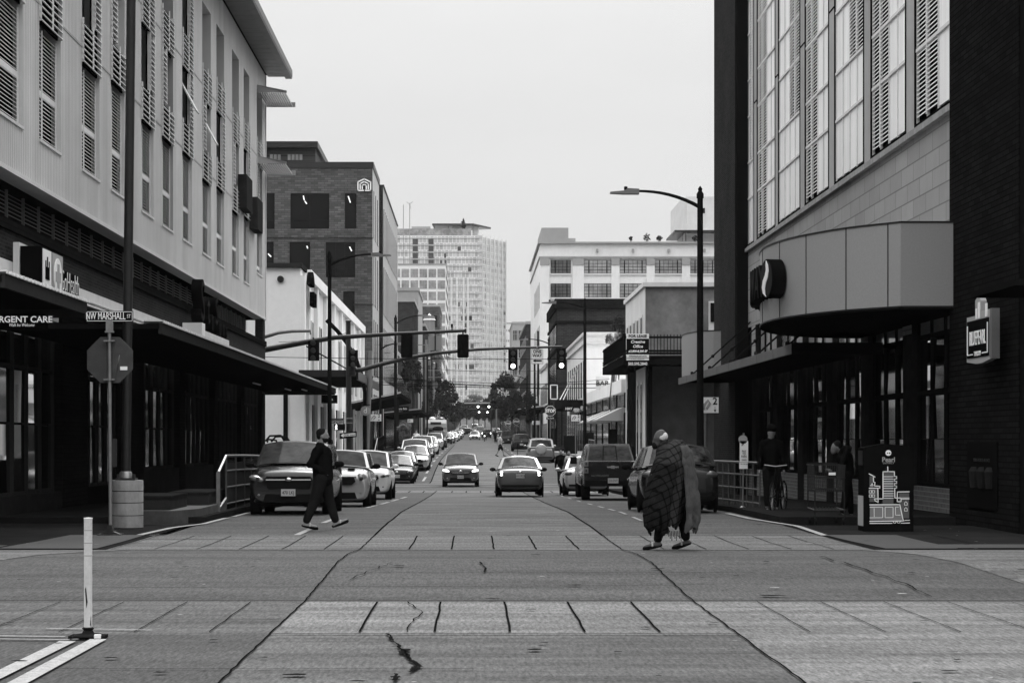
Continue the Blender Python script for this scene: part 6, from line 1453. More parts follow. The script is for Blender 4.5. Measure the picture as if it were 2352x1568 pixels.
# utility poles
for k, (dx, y0, Y, m_, r_) in enumerate(((841, 805, 112, 'wood', .13), (979, 780, 250, 'wood', .15), (996, 840, 290, 'wood', .16), (966, 880, 240, 'steel', .10), (965+27, 800, 330, 'steel_dk', .14), (1228, 835, 175, 'blackmetal', .09), (1236, 760, 240, 'steel_dk', .12))):
    labs = ['short pale wooden pole top behind the thick grey signal mast', 'wooden utility pole left of the street among many wires', 'thicker brown utility pole beside the camper', 'slim pale metal pole in front of the brick row, left', 'dark utility pole behind the pale metal lamp post', 'slim black post below the upright ONE WAY sign', 'dark pole carrying a fire stair beside the brick warehouse']
    X = XX(dx, Y)
    t = thing('utility_pole', labs[k], 'pole', (X, Y, gz(Y)), 0, 'utility poles')
    mk('pole', B().tube([(X, Y, gz(Y)), (X+(.25 if k == 0 else 0), Y, ZZ(y0, Y))], [r_*1.1, r_], 8), M[m_], t, True)
    if k in (1, 2, 4):
        for j, dz_ in enumerate((.6, 1.6)): mk('crossarm', B().box(X-1.1, X+1.1, Y-.06, Y+.06, ZZ(y0, Y)-dz_-.1, ZZ(y0, Y)-dz_), M['wood'], t, True)
        mk('transformer', B().lathe((X+.35, Y, ZZ(y0, Y)-3.2), [(.2, 0), (.22, .1), (.22, .8), (.05, .9)], 10), M['steel'], t, True)
def wire(label, p, q, sag, r_=.02):
    b = B(); pts = []
    for i in range(17):
        u = i/16; v = Vector(p).lerp(Vector(q), u); pts.append((v.x, v.y, v.z-sag*4*u*(1-u)))
    return solo('overhead_wire', b.tube(pts, r_, 4), M['black'], label, 'wire', 'overhead wires across the street')
wire('lowest span wire crossing from the left building to the right shop', W(575, 819, 88), W(1640, 820, 88), .1, .018)
wire('wire running across before the tower just below the mast arms', W(900, 868, 140), W(1430, 880, 140), .2, .03); wire('heavier tram wire crossing just above the far trees', W(800, 880, 150), W(1440, 890, 150), .15, .035)
wire('tram wire sloping down to the right above the far signals', W(790, 858, 170), W(1300, 895, 170), .15, .035); wire('thin wire crossing highest before the brick office', W(800, 872, 130), W(1400, 870, 130), .4, .02)
wire('short guy wire with insulators before the white building', W(640, 785, 98), W(795, 765, 98), .1, .015)
wire('upper tram wire beyond the second junction', W(860, 868, 190), W(1290, 884, 190), .3, .03); wire('far thin wire under the water tank', W(900, 836, 250), W(1260, 850, 250), .5, .03)
# far signals
def farsig(Y, dxs, armz, xe, label, mlit=True, pole=1140, pm='steel'):
    t = thing('signal_mast', label, 'traffic light pole', (XX(pole, Y), Y, gz(Y)))
    mk('pole', B().tube([(XX(pole, Y), Y, gz(Y)), (XX(pole, Y), Y, ZZ(armz+4, Y)), (XX(pole-2, Y), Y, ZZ(armz+1, Y)), (XX(pole-6, Y), Y, ZZ(armz, Y)), (XX(xe, Y), Y, ZZ(armz, Y))], .15, 8), M[pm], t, True)
    for k, dx in enumerate(dxs):
        X = XX(dx, Y); h = mk('signal_box', B().box(X-.3, X+.3, Y-.3, Y-.1, ZZ(armz+14*330/Y, Y), ZZ(armz+1, Y)), M['black'], t, True)
        if k > 0 or mlit: mk('lens', B().lathe((X, Y-.31, ZZ(armz+8*330/Y, Y)), [(0, 0), (.2, 0), (.15, -.04), (0, -.05)], 12, 'y'), M['lamp_on'], h, True)
    return t
farsig(340, (1098, 1123), 926, 1066, 'white-poled signal mast at the far junction with two lit heads')
farsig(415, (1100.5, 1119.5), 940, 1075, 'smaller signal mast behind the white-poled one at the far junction', pole=1150, pm='steel_dk')
def pcanopy(label, x0, x1, y0, y1, z0, z1, zr=None):
    t = thing('canopy', label, 'canopy', ((x0+x1)/2, y0, z0))
    zr = zr or z1
    mk('deck', B().add([(x0, y0, z0), (x1, y0, z1), (x1, y1, z1), (x0, y1, z0), (x0, y0, z0+.25), (x1, y0, z1+.25), (x1, y1, z1+.25), (x0, y1, z0+.25)], [(0, 1, 2, 3), (4, 5, 6, 7), (0, 1, 5, 4), (1, 2, 6, 5), (2, 3, 7, 6), (3, 0, 4, 7)]), M['black'], t, True)
    mk('edge_strip', B().add([(x0, y0-.05, z0+.26), (x1, y0-.05, z1+.26), (x1, y0-.05, z1+.38), (x0, y0-.05, z0+.38)], [(0, 1, 2, 3)]), M['trimgrey'], t, True)
    mks('post', B().box(x0+.1 if x0 > 0 else x0+.3, x0+.25 if x0 > 0 else x0+.45, y0+.3, y0+.5, -.5, z0).box(x1-.3, x1-.15, y0+.3, y0+.5, -.5, z1-.2), M['blackmetal'], t, True)
    return t
pcanopy('black sloping loading dock canopy rising to the right beside the brick office', -9.1, -5.2, 142, 166, 3.9, 4.7)
pcanopy('second dark dock canopy farther along the left side beneath the leafy tree', -9.1, -5.2, 196, 236, 4.0, 4.4)
pcanopy('long black awning far along the right side above the distant STOP signs', 5.8, 9.1, 200, 240, 4.6, 5.0)
pcanopy('black awning beyond the long one, far right side before the trees', 5.8, 9.1, 262, 320, 5.4, 5.9)
solo('dock_wall', B().box(-9.3, -9.13, 167, 236, .2, 3.9), M['darkpier'], 'dark wall under the dock canopies along the left side', 'wall')
# ================= TREES =================
def tree(label, X, Y, h, rx, rz, zc, m='leaf', n=1400, ls=.35, seed=1, trunk=.18, name='tree', group=None, ry=None, cat='tree'):
    r = random.Random(seed); ry = ry or rx
    t = thing(name, label, cat, (X, Y, gz(Y)), 0, group)
    tb = B(); z0 = gz(Y); tb.tube([(X, Y, z0), (X+.05*h*r.uniform(-1, 1), Y, z0+zc*.6), (X, Y, z0+zc+rz*.3)], [trunk, trunk*.7, trunk*.25], 7)
    cl_ = []
    for k in range(22):
        a = r.uniform(0, 2*pi); q = r.random()**.45; e = r.uniform(-1, 1)
        s_ = sqrt(max(.05, 1-e*e)); c_ = Vector((X+rx*q*s_*cos(a), Y+ry*q*s_*sin(a), z0+zc+rz*e*.9)); cl_.append((c_, r.uniform(.22, .42)))
        if k < 9: tb.tube([(X, Y, z0+zc*.55+rz*.1*k/9), tuple((Vector((X, Y, z0+zc))+c_)/2), tuple(c_)], [trunk*.4, trunk*.25, trunk*.08], 5)
    lf = B()
    for i in range(n):
        c_, q = cl_[i % len(cl_)]
        d = Vector((r.gauss(0, 1), r.gauss(0, 1), r.gauss(0, .8))); d.normalize(); d *= r.random()**.5*q
        p_ = Vector((c_.x+d.x*rx, c_.y+d.y*ry, c_.z+d.z*rz*1.1)); s_ = ls*r.uniform(.5, 1.2)
        u = Vector((r.uniform(-1, 1), r.uniform(-1, 1), r.uniform(-1, 1))).normalized(); v = u.orthogonal().normalized()
        lf.add([p_-u*s_-v*s_*.1, p_-v*s_*.5, p_+u*s_, p_+v*s_*.55], [(0, 1, 2, 3)])
    mk('trunk', tb, M['bark'], t, True); mk('crown', lf, M[m], t, True, smooth=False, recalc=False)
    return t
G2 = 'street trees along the left'; G3 = 'street trees along the right'
for k, (dx, Y, w_, top, bot, lab) in enumerate(((945, 215, 55, 818, 900, 'dark leafy tree overhanging the shop canopy on the left'), (1003, 300, 50, 862, 960, 'broad dark street tree above the camper on the left'), (1025, 360, 50, 880, 965, 'dark street tree left of the far signals, in front'), (1042, 430, 40, 905, 968, 'dark tree behind the others left of the far signals'), (985, 270, 36, 880, 970, 'slender dark tree beside the brown utility pole, left'))):
    rx = w_/2*Y/F; zt_, zb_ = ZZ(top, Y), ZZ(bot, Y); z0 = gz(Y)
    tree(lab, XX(dx, Y), Y, zt_-z0, rx, (zt_-zb_)/2, (zt_+zb_)/2-z0, n=2400, ls=rx*.14, seed=20+k, group=G2)
for k, (dx, Y, w_, top, bot, lab) in enumerate(((1156, 330, 68, 862, 962, 'large dark street tree right of the tower base'), (1183, 285, 46, 900, 970, 'dark tree behind the far stop signs on the right'), (1128, 470, 40, 905, 960, 'small dark tree behind the far signals, right'), (1215, 210, 36, 905, 970, 'shaded tree beside the pale corner block, right'))):
    rx = w_/2*Y/F; zt_, zb_ = ZZ(top, Y), ZZ(bot, Y); z0 = gz(Y)
    tree(lab, XX(dx, Y), Y, zt_-z0, rx, (zt_-zb_)/2, (zt_+zb_)/2-z0, n=2600, ls=rx*.14, seed=40+k, group=G3)
for k in range(7):
    dx = 1058+k*14; Y = 560+k*11
    rx = 13*Y/F; tree(['far tree mass at the street end, leftmost', 'far tree at the street end, second from the left', 'far tree at the street end, third from the left', 'far tree at the middle of the street end', 'far tree at the street end, third from the right', 'far tree at the street end, second from the right', 'far tree at the street end, rightmost'][k],
         XX(dx, Y), Y, 9, rx, 17*Y/F, ZZ(943, Y)-gz(Y), n=2200, ls=.6, seed=60+k, group='trees closing the far end of the street', m='leaf')
tree('pale fluffy tree above the far signals before the tower', XX(1088, 640), 640, 14, 24*640/F, 14*640/F, ZZ(922, 640)-gz(640), m='leaf_lt', n=2400, ls=.3, seed=80)
tree('young pale-leaved tree beside the black balcony on the right', XX(1410, 128), 128, 8, 26*128/F, 42*128/F, ZZ(808, 128)-gz(128), m='leaf_lt', n=1100, ls=.11, seed=90, trunk=.06)
tree('dark leafy tree top in front of the brick warehouse window, right', XX(1421, 160), 160, 12, 20*160/F, 24*160/F, ZZ(750, 160)-gz(160), m='leaf', n=900, ls=.14, seed=91, trunk=.08)
tree('tall grass clump by the left dock', XX(928, 128), 128, 2, 14*128/F, 14*128/F, ZZ(985, 128)-gz(128), m='leaf_lt', n=700, ls=.13, seed=92, trunk=.03, name='shrub', cat='shrub')
for k, (dx, dy, s_, lab) in enumerate(((1631, 598, 7, 'rooftop bush right of the others'), (1612, 606, 5, 'low rooftop bush by the pavilion'), (1536-20, 602, 7, 'dark bush on the roof edge of the white factory loft, middle'), (1450, 602, 4, 'small dark bush on the loft roof edge, leftmost'), (1483, 598, 8, 'airy little rooftop tree on the white factory loft'))):
    Y = 285; dy2 = 548
    dx2 = {0: 1597, 1: 1610, 2: 1514, 3: 1449, 4: 1486}[k]
    tree(lab, XX(dx2, Y), Y, 2, s_*Y/F, s_*Y/F, ZZ(dy2-(3 if k == 4 else 0), Y)-gz(Y), n=260, ls=.12, seed=100+k, trunk=.04, name='shrub', cat='shrub', group='plants on the loft roof')
tree('small conifer on the glass tower roof', XX(1064.5, 864), 864, 6, 6*864/F, 16*864/F, ZZ(520, 864)-gz(864), n=500, ls=.5, seed=120, trunk=.1)
# ================= PEOPLE =================
def limb(b, pts, rad, sq=1.0):
    # tapered rounded chain
    b.tube(pts, rad, 12, sq)
    for p, r_ in zip(pts, rad): b.ell(p, (r_, r_*1.0, r_), 10, 7)
    return b
def fuse(name, b, m, parent, vox=.012, sm=4, flip=False):
    o = mk(name, b, m, parent, smooth=True, ang=180)
    r_ = o.modifiers.new('remesh', 'REMESH'); r_.mode = 'VOXEL'; r_.voxel_size = vox; r_.use_smooth_shade = True
    s_ = o.modifiers.new('smooth', 'SMOOTH'); s_.iterations = sm; s_.factor = .5
    return o
def hand(b, w_, d, curl=.4, s=1.0, side=1):
    # palm, four unequal bent fingers and a thumb; w_ = wrist, d = pointing direction
    w_ = Vector(w_); d = Vector(d).normalized(); a = d.orthogonal().normalized(); a = Vector((0, 1, 0)).cross(d).normalized() if abs(d.y) < .9 else a; n = d.cross(a).normalized()
    b.tube([w_, w_+d*.04*s, w_+d*.085*s], [.022*s, .036*s, .036*s], 8, .55)
    for k, L_ in enumerate((.066, .076, .070, .054)):
        r0 = w_+d*.08*s+n*((k-1.5)*.019*s); p1 = r0+d*L_*.5*s+a*curl*.012*s; p2 = r0+d*L_*.85*s+a*curl*.045*s
        b.tube([r0, p1, p2], [.0095*s, .0088*s, .0075*s], 6); b.ell(p2, (.0078*s,)*3, 6, 4)
    t0 = w_+d*.03*s-n*.028*s; b.tube([t0, t0+d*.03*s-n*.022*s+a*.01, t0+d*.058*s-n*.026*s+a*.02], [.012*s, .011*s, .009*s], 6)
def head(b, c, face, s=1.0, tilt=0):
    # face: unit direction the face looks, c = centre of skull
    c = Vector(c); f = Vector(face).normalized(); up = Vector((0, 0, 1)); 
    if tilt: up = (up+f*tilt).normalized(); f = (f-up*f.dot(up)).normalized()
    l = up.cross(f).normalized()
    R_ = Matrix((f, l, up)).transposed()
    g = lambda x, y, z: c+R_ @ Vector((x*s, y*s, z*s))
    b.ell(c+up*.015*s, (.098*s, .077*s, .105*s), 16, 12, R_); b.ell(g(.03, 0, -.055), (.064*s, .058*s, .068*s), 14, 9, R_); b.ell(g(.072, 0, -.092), (.027*s, .03*s, .024*s), 8, 6, R_)
    b.ell(g(.105, 0, -.022), (.022*s, .015*s, .02*s), 8, 6, R_); b.ell(g(.094, 0, .0), (.012*s, .010*s, .03*s), 8, 6, R_)
    b.ell(g(.086, 0, .022), (.02*s, .05*s, .012*s), 8, 6, R_); b.ell(g(.092, 0, -.062), (.012*s, .026*s, .010*s), 8, 6, R_)
    for q in (-1, 1): b.ell(g(-.005, q*.077, -.018), (.018*s, .010*s, .032*s), 8, 6, R_)
    return g, R_
def person(label, base, J, mats, face=(1, 0, 0), s=1.0, tilt=0, near=False, long_hair=False, beard=False, short=False, bare_arms=False, group=None, shoes=True, bulk=1.0, skin='skin', rz=0):
    """J: joints in metres from the point between the feet; x to the side seen in the photo, y away, z up"""
    t = thing('person', label, 'person', base, rz, group)
    V = {k: Vector(v)*s for k, v in J.items()}
    vx = .011 if near else .02
    bd = B(); g, R_ = head(bd, V['head'], face, s, tilt)
    nk = V['neck']; limb(bd, [V['head']-Vector(face)*.02+Vector((0, 0, -.05)), nk], [.052*s, .058*s])
    ch, pe = V['chest'], V['pelvis']
    limb(bd, [nk, ch, (ch+pe)/2, pe], [.07*s, .13*s, .11*s, .12*s])
    for q in 'LR':
        sh, el, wr = V['sh'+q], V['el'+q], V['wr'+q]; limb(bd, [sh, el, wr], [.05*s, .038*s, .026*s])
        hand(bd, wr, V['ha'+q]-wr, .5, s)
        hp, kn, an, to = V['hp'+q], V['kn'+q], V['an'+q], V['to'+q]; limb(bd, [hp, kn, an], [.08*s, .052*s, .036*s])
        he = an+Vector((0, 0, -.05*s))-(to-an).normalized()*.04*s
        limb(bd, [an, he], [.036*s, .032*s]); limb(bd, [he, (he+to)/2, to], [.034*s, .036*s, .026*s])
    fuse('body', bd, M[skin], t, vx)
    # hair
    hb = B(); c = V['head']; f = Vector(face)
    if mats.get('hair'):
        hb.ell(g(-.022, 0, .045), (.098*s, .086*s, .088*s), 14, 9, R_); hb.ell(g(-.055, 0, -.005), (.058*s, .078*s, .075*s), 12, 8, R_)
        if long_hair: hb.ell(g(-.06, 0, -.10), (.06*s, .085*s, .12*s), 12, 8, R_)
        if beard: hb.ell(g(.044, 0, -.078), (.062*s, .066*s, .05*s), 12, 8, R_); hb.ell(g(.01, 0, -.05), (.05*s, .068*s, .03*s), 10, 6, R_)
        fuse('hair', hb, M[mats['hair']], t, vx, 2)
    k = bulk
    jb = B(); limb(jb, [nk+Vector((0, 0, -.0)), ch, (ch+pe)/2, pe+Vector((0, 0, -.02*s))], [.085*s, .165*s*k, .155*s*k, .155*s*k]); jb.tube([nk+Vector((0, 0, .035)), nk], [.066*s, .075*s], 12)
    for q in 'LR':
        sh, el, wr = V['sh'+q], V['el'+q], V['wr'+q]
        limb(jb, [nk*.6+sh*.4, sh], [.075*s, .072*s])
        if bare_arms: limb(jb, [sh, (sh*.4+el*.6)], [.075*s*k, .065*s])
        else: limb(jb, [sh, el, wr*.92+el*.08], [.074*s*k, .060*s*k, .044*s*k])
    fuse('jacket' if not bare_arms else 'shirt', jb, M[mats['top']], t, vx, 5)
    tb = B(); limb(tb, [pe, pe+Vector((0, 0, -.06))], [.15*s, .14*s])
    for q in 'LR':
        hp, kn, an = V['hp'+q], V['kn'+q], V['an'+q]
        if short: limb(tb, [hp, kn*.85+hp*.15], [.11*s, .095*s])
        else: limb(tb, [hp, (hp+kn)/2, kn, (kn+an)/2, an+(kn-an)*.12], [.105*s*k, .095*s*k, .078*s*k, .07*s*k, .058*s*k])
    fuse('shorts' if short else 'trousers', tb, M[mats['legs']], t, vx, 5)
    for q in 'LR':
        an, to = V['an'+q], V['to'+q]; he = an+Vector((0, 0, -.065*s))-(to-an).normalized()*.05*s
        sb_ = B()
        d = (to+Vector((0, 0, -.025*s)))-he
        if mats.get('sandal'):
            limb(sb_, [he, he+d*.5, he+d*1.05], [.03*s, .036*s, .034*s]); o = mk('sandal', B(), M['black'], t)
            bpy.data.objects.remove(o)
            fuse('sandal', sb_, M['black'], t, .012, 2)
            u = (he+d*.55)+Vector((0, 0, .03*s)); mk('strap', B().tube([u+Vector((-.0, -.045, -.02)), u+Vector((0, -.02, .03)), u+Vector((0, .02, .03)), u+Vector((0, .045, -.02))], .014, 6), M['signgrey'], t)
        else:
            limb(sb_, [he+Vector((0, 0, .02)), he+d*.5+Vector((0, 0, .01)), he+d*1.0], [.045*s, .045*s, .036*s]); fuse('shoe', sb_, M['rubber'], t, .014, 2)
    return t
# man walking left of centre
J = dict(head=(-.03, 0, 1.655), neck=(-.075, 0, 1.47), chest=(-.05, 0, 1.30), pelvis=(-.02, 0, .94),
         shL=(-.06, .17, 1.42), elL=(-.14, .23, 1.15), wrL=(-.02, .15, 1.0), haL=(.05, .08, .97), shR=(-.08, -.17, 1.41), elR=(-.23, -.23, 1.15), wrR=(-.0, -.15, 1.0), haR=(.07, -.09, .97),
         hpL=(.0, .09, .90), knL=(.08, .09, .50), anL=(.20, .09, .12), toL=(.385, .09, .155), hpR=(-.04, -.09, .90), knR=(-.165, -.09, .50), anR=(-.325, -.09, .115), toR=(-.14, -.09, .04))
person('bearded man in black jacket striding right in sandals across the left lane', (XX(745, 35.3), 35.3, .01), J, dict(hair='hair', top='cloth_black', legs='cloth_navy', sandal=1), near=True, beard=True, bulk=1.2)
# old man wrapped in blankets
J = dict(head=(-.155, -.02, 1.60), neck=(-.05, 0, 1.49), chest=(.03, 0, 1.34), pelvis=(.08, 0, .90),
         shL=(.0, .19, 1.40), elL=(-.12, .2, 1.12), wrL=(-.24, .08, 1.0), haL=(-.30, 0, 1.04), shR=(.03, -.13, 1.36), elR=(-.03, -.14, 1.08), wrR=(-.20, -.14, .98), haR=(-.27, -.1, 1.04),
         hpL=(.12, .1, .88), knL=(.17, .1, .5), anL=(.24, .1, .125), toL=(.07, .12, .035), hpR=(.02, -.1, .88), knR=(-.12, -.1, .48), anR=(-.20, -.1, .11), toR=(-.37, -.1, .04))
om = person('stooped balding man wrapped in plaid and grey blankets shuffling left', (XX(1540, 28.7), 28.7, .012), J, dict(hair=None, top='cloth_black', legs='cloth_black', sandal=1), face=(-.93, -.12, -.30), near=True, tilt=0, bulk=1.1, skin='skin_old')
hb = B(); c = Vector(J['head'])
hb.ell(c+Vector((.065, 0, .02)), (.055, .086, .065), 12, 8); hb.ell(c+Vector((.03, -.07, -.0)), (.05, .018, .04), 10, 6); hb.ell(c+Vector((.03, .07, 0)), (.05, .018, .04), 10, 6)
fuse('hair', hb, M['hair_grey'], om, .01, 2)
bb2 = B(); bb2.ell(c+Vector((-.075, -.01, -.11)), (.045, .05, .055), 10, 7); fuse('beard', bb2, M['hair'], om, .011, 2)
def drape(lv, seed, n=72, nv=10, amp=.02, nf=9, a0=0, a1=2*pi, thick=True):
    # lv: (z, cx, cy, rx, ry) from top to bottom; folds deepen towards the hem
    r = random.Random(seed); ph = [r.uniform(0, 6.28) for _ in range(4)]
    rows = []
    for i in range(len(lv)-1):
        for k in range(nv): rows.append([lv[i][j]+(lv[i+1][j]-lv[i][j])*k/nv for j in range(5)])
    rows.append(list(lv[-1])); m = len(rows); rows = [[q[0], q[1]*.95+.01, q[2], q[3]*.90, q[4]*.93] for q in rows]; b = B(); vs = []
    for i, (z, cx, cy, rx, ry) in enumerate(rows):
        t_ = i/(m-1)
        for k in range(n):
            a = a0+(a1-a0)*k/(n-1 if a1-a0 < 6.2 else n)
            f = 1+amp*(.3+2.2*t_)*(sin(nf*a+ph[0]+1.2*sin(3*t_+ph[1]))+.5*sin((nf+4)*a+ph[2]+4*t_))
            hem = .035*sin(5*a+ph[3])*max(0, t_-.7)/.3+.02*sin(23*a)*max(0, t_-.93)/.07
            vs.append((cx+rx*cos(a)*f, cy+ry*sin(a)*f, z+hem))
    clo = a1-a0 > 6.2
    b.add(vs, [(i*n+k, i*n+(k+1) % n, (i+1)*n+(k+1) % n, (i+1)*n+k) for i in range(m-1) for k in range(n if clo else n-1)])
    return b
lvp = [(1.575, .03, 0, .03, .03), (1.56, .04, 0, .13, .15), (1.50, .035, 0, .20, .22), (1.38, .02, 0, .25, .26), (1.2, -.0, -.01, .28, .28), (1.0, -.03, -.02, .30, .28), (.75, -.07, -.02, .30, .27), (.5, -.11, -.02, .285, .25), (.34, -.15, -.02, .27, .23)]
o = mk('plaid_blanket', drape(lvp, 4, amp=.028, nf=7), M['plaid'], om, ang=80, recalc=True); sd_ = o.modifiers.new('solid', 'SOLIDIFY'); sd_.thickness = .012
lvg = [(1.50, .09, 0, .15, .22), (1.40, .12, 0, .20, .27), (1.2, .145, 0, .22, .29), (.95, .16, 0, .23, .30), (.7, .18, 0, .235, .31), (.5, .185, 0, .24, .31), (.38, .18, 0, .24, .30), (.27, .16, -.02, .21, .28)]
o = mk('grey_blanket', drape(lvg, 9, amp=.05, nf=10, a0=-1.55, a1=1.75), M['cloth_grey'], om, ang=80); sd_ = o.modifiers.new('solid', 'SOLIDIFY'); sd_.thickness = .012
lvd = [(1.22, -.0, -.03, .285, .30), (1.0, -.045, -.03, .325, .315), (.75, -.085, -.03, .325, .31), (.5, -.135, -.03, .31, .285), (.33, -.15, -.03, .27, .25), (.24, -.1, -.03, .24, .21)]
o = mk('shaded_blanket', drape(lvd, 12, amp=.03, nf=8, a0=2.5, a1=4.95), M['plaid_shaded'], om, ang=80); sd_ = o.modifiers.new('solid', 'SOLIDIFY'); sd_.thickness = .012  # extra cloth added to carry the shade on the blanket's front
fg = B()
for k in range(14): x = -.05+k*.022; fg.tube([(x, -.2, .27), (x+.006, -.21, .19-.03*(k % 3))], .006, 4)
mk('fringe', fg, M['cloth_black'], om)
ct_ = bpy.data.textures.new('cloth_folds', 'CLOUDS'); ct_.noise_scale = .34; ct_.noise_depth = 2
for q in om.children:
    if 'blanket' in q.name:
        dm = q.modifiers.new('folds', 'DISPLACE'); dm.texture = ct_; dm.strength = .12; dm.mid_level = .5
# generic poses
def pose(step=.0, lean=0, arms='down'):
    d = dict(head=(0, 0, 1.63), neck=(0, 0, 1.46), chest=(0, 0, 1.28), pelvis=(0, 0, .93), shL=(0, .18, 1.40), shR=(0, -.18, 1.40), hpL=(0, .09, .88), hpR=(0, -.09, .88),
             knL=(step*.5+.02, .09, .49), knR=(-step*.4, -.09, .49), anL=(step, .09, .10), anR=(-step, -.09, .12), toL=(step+.17, .09, .03), toR=(-step+.16, -.09, .035))
    if arms == 'down': d.update(elL=(-.04, .24, 1.12), wrL=(.02, .25, .88), haL=(.03, .25, .78), elR=(-.04, -.24, 1.12), wrR=(.05, -.25, .88), haR=(.06, -.25, .78))
    if arms == 'phone': d.update(elL=(-.04, .22, 1.14), wrL=(.18, .14, 1.12), haL=(.27, .12, 1.14), elR=(-.05, -.22, 1.14), wrR=(.2, -.14, 1.1), haR=(.29, -.12, 1.12))
    return d
def swap(J): return {k: (v[1], v[0]*-1, v[2]) for k, v in J.items()}   # faces -y (towards the camera)
Y = 153; person('pedestrian in pale T-shirt and dark shorts crossing while looking at a phone', (XX(1149, Y), Y, gz(Y)), pose(.30, arms='phone'), dict(hair='hair', top='cloth_light', legs='cloth_navy'), short=True, bare_arms=True)
Y = 104; g_ = 'three friends standing by the right kerb'
person('man in a dark jacket and jeans, leftmost of the three friends near the silver sedan', (XX(1288, 99), 99, gz(99)), swap(pose(.02)), dict(hair='hair', top='cloth_black', legs='cloth_navy'), face=(0, -1, .1), group=g_, s=1.03)
person('smiling woman with curly dark hair between the two men near the silver sedan', (XX(1298, 101), 101, gz(101)), swap(pose(.02)), dict(hair='hair', top='cloth_black', legs='cloth_navy'), face=(-.1, -1, 0), group=g_, s=.95, long_hair=True)
person('bearded man in a pale shirt, rightmost of the three friends near the silver sedan', (XX(1306.5, 99), 99, gz(99)), swap(pose(.02)), dict(hair='hair', top='cloth_light', legs='cloth_navy'), face=(0, -1, 0), group=g_, s=1.0, beard=True, bare_arms=True)
Y = 126; person('man in a white shirt and dark trousers standing on the porch above the black pickup', (XX(1428, Y), Y, .78), swap(pose(.02)), dict(hair='hair', top='cloth_shirt', legs='cloth_black'), face=(-.5, -1, 0), skin='skin_dk', bare_arms=True)
Y = 44; px = person('dark clothed cyclist in a helmet standing with a bicycle by the right railing', (XX(1772, 43.2), 43.2, .02), swap(pose(.06)), dict(hair='hair', top='cloth_black', legs='cloth_navy'), face=(-.4, -1, -.1), s=1.06)
mk('helmet', B().ell((0, 0, 1.82), (.12, .14, .10), 14, 8), M['signblack'], px)
Y = 39.5; person('dark hooded person bending over behind the shopping cart', (XX(1945, 39.2), 39.2, .02), dict(pose(.1), head=(-.22, 0, 1.42), neck=(-.10, 0, 1.34), chest=(-.03, 0, 1.2), elL=(-.16, .22, 1.05), wrL=(-.3, .14, .98), haL=(-.38, .1, .98), elR=(-.16, -.22, 1.05), wrR=(-.3, -.14, .96), haR=(-.38, -.1, .96)), dict(hair='hair', top='cloth_black', legs='cloth_black'), face=(-.9, -.2, -.3), skin='skin_dk')
Y = 275; mc = person('dark pedestrian standing in the parking lane beyond the crossing walker', (XX(1138, Y), Y, gz(Y)), swap(pose(.04)), dict(hair='hair', top='cloth_navy', legs='cloth_black'), face=(0, 1, 0))
Y = 118; person('seated-height figure standing by the left dock near the tall grass', (XX(956, 150), 150, gz(150)+.3), swap(pose(.02)), dict(hair='hair', top='cloth_shirt', legs='cloth_black'), face=(0, -1, 0))
# motorcycle and rider
Ym = 300; X_ = XX(1113, Ym); z_ = gz(Ym)
t = thing('motorcycle', 'dark motorcycle with lit headlamp riding in the right lane', 'motorcycle', (X_, Ym, z_))
for y in (0, 1.35): mk('wheel', B().lathe((X_-.06, Ym+y, z_+.31), [(.18, 0), (.31, .02), (.31, .1), (.18, .12)], 18, 'x'), M['tire'], t, True)
mk('frame', B().tube([(X_, Ym, z_+.31), (X_, Ym+.2, z_+.95), (X_, Ym+.6, z_+.85), (X_, Ym+1.35, z_+.31)], .07, 7).ell((X_, Ym+.5, z_+.85), (.15, .3, .14), 10, 6), M['blackmetal'], t, True)
mk('handlebar', B().tube([(X_-.35, Ym+.25, z_+1.0), (X_+.35, Ym+.25, z_+1.0)], .02, 5), M['steel'], t, True); mk('headlamp', B().ell((X_, Ym-.02, z_+.85), (.1, .06, .1), 10, 6), M['lamp_on'], t, True)
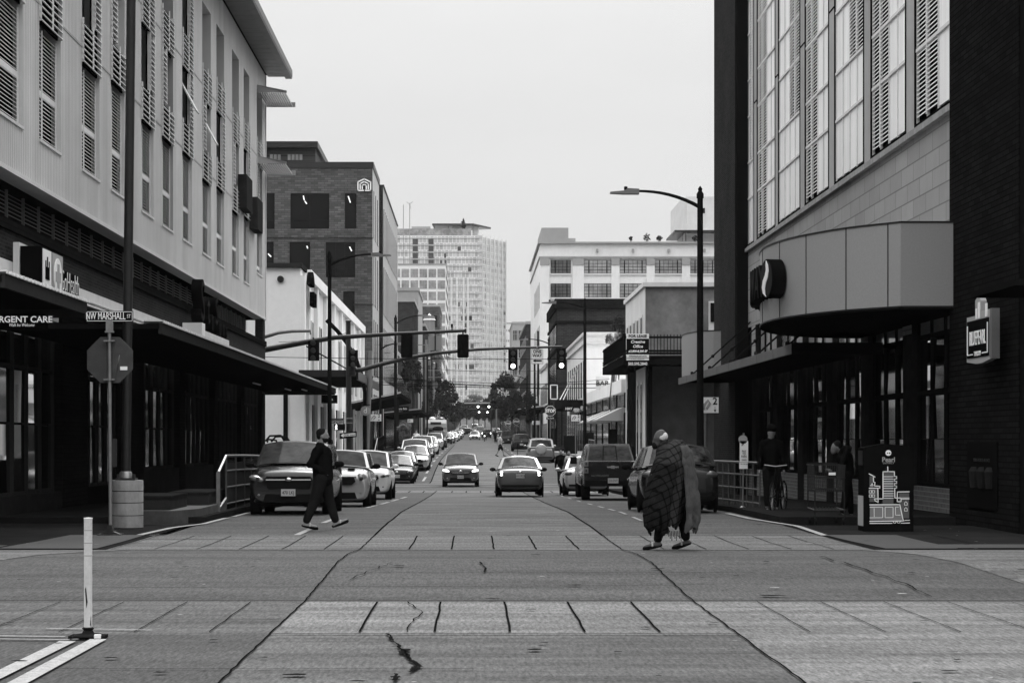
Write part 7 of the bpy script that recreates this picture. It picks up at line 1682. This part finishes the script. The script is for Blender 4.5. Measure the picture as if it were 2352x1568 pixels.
person('motorcyclist in a helmet riding the dark motorcycle', (X_, Ym+.6, z_), dict(head=(0, -.02, 1.42), neck=(0, 0, 1.28), chest=(0, .02, 1.12), pelvis=(0, .1, .85), shL=(.2, 0, 1.22), shR=(-.2, 0, 1.22), elL=(.32, -.1, 1.02), elR=(-.32, -.1, 1.02), wrL=(.32, -.3, 1.02), wrR=(-.32, -.3, 1.02), haL=(.3, -.38, 1.02), haR=(-.3, -.38, 1.02), hpL=(.1, .1, .84), hpR=(-.1, .1, .84), knL=(.24, -.2, .62), knR=(-.24, -.2, .62), anL=(.22, 0, .25), anR=(-.22, 0, .25), toL=(.22, -.15, .2), toR=(-.22, -.15, .2)), dict(hair='hair', top='cloth_black', legs='cloth_black'), face=(0, -1, 0))
# bicycle
bx, by = XX(1800, 43.6), 43.6
t = thing('bicycle', 'dark bicycle leaning beside the helmeted cyclist on the right sidewalk', 'bicycle', (bx, by, .02))
def bwheel(y, x):
    w_ = mk('wheel', B().tube([(x+.33*sin(2*pi*i/24)*.35, y+.33*sin(2*pi*i/24)*.93, .36+.33*cos(2*pi*i/24)) for i in range(25)], .02, 6), M['rubber'], t, True)
    sp = B()
    for i in range(10): a = pi*i/10; sp.tube([(x+.31*sin(a)*.35, y+.31*sin(a)*.93, .36+.31*cos(a)), (x-.31*sin(a)*.35, y-.31*sin(a)*.93, .36-.31*cos(a))], .003, 3)
    mk('spokes', sp, M['steel'], w_, True)
bwheel(by, bx); bwheel(by-.95, bx-.38)
mk('frame', B().tube([(bx, by, .36), (bx-.17, by-.42, .32), (bx-.3, by-.78, .85), (bx-.12, by-.3, .85), (bx, by, .36)], .018, 6).tube([(bx-.17, by-.42, .32), (bx-.11, by-.26, .95)], .016, 6).tube([(bx-.38, by-.95, .36), (bx-.29, by-.75, 1.0)], .016, 6), M['blackmetal'], t, True)
mk('handlebar', B().tube([(bx-.52, by-.66, 1.05), (bx-.29, by-.75, 1.02), (bx-.06, by-.84, 1.05)], .014, 6), M['steel'], t, True); mk('saddle', B().ell((bx-.11, by-.26, .98), (.07, .13, .03), 10, 5), M['rubber'], t, True)

# ================= ADDED HAZE, lifts the darks =================
hz_ = B().box(-520, 520, -85, 1420, -1.2, 130)
hm = bpy.data.materials.new('haze'); hm.use_nodes = True; hn = hm.node_tree; hn.nodes.clear()
pv_ = hn.nodes.new('ShaderNodeVolumePrincipled'); pv_.inputs['Density'].default_value = .00007; pv_.inputs['Color'].default_value = (.9, .9, .9, 1)
ho = hn.nodes.new('ShaderNodeOutputMaterial'); hn.links.new(pv_.outputs[0], ho.inputs['Volume'])
setp(mk('haze', hz_, hm, smooth=False), kind='stuff')
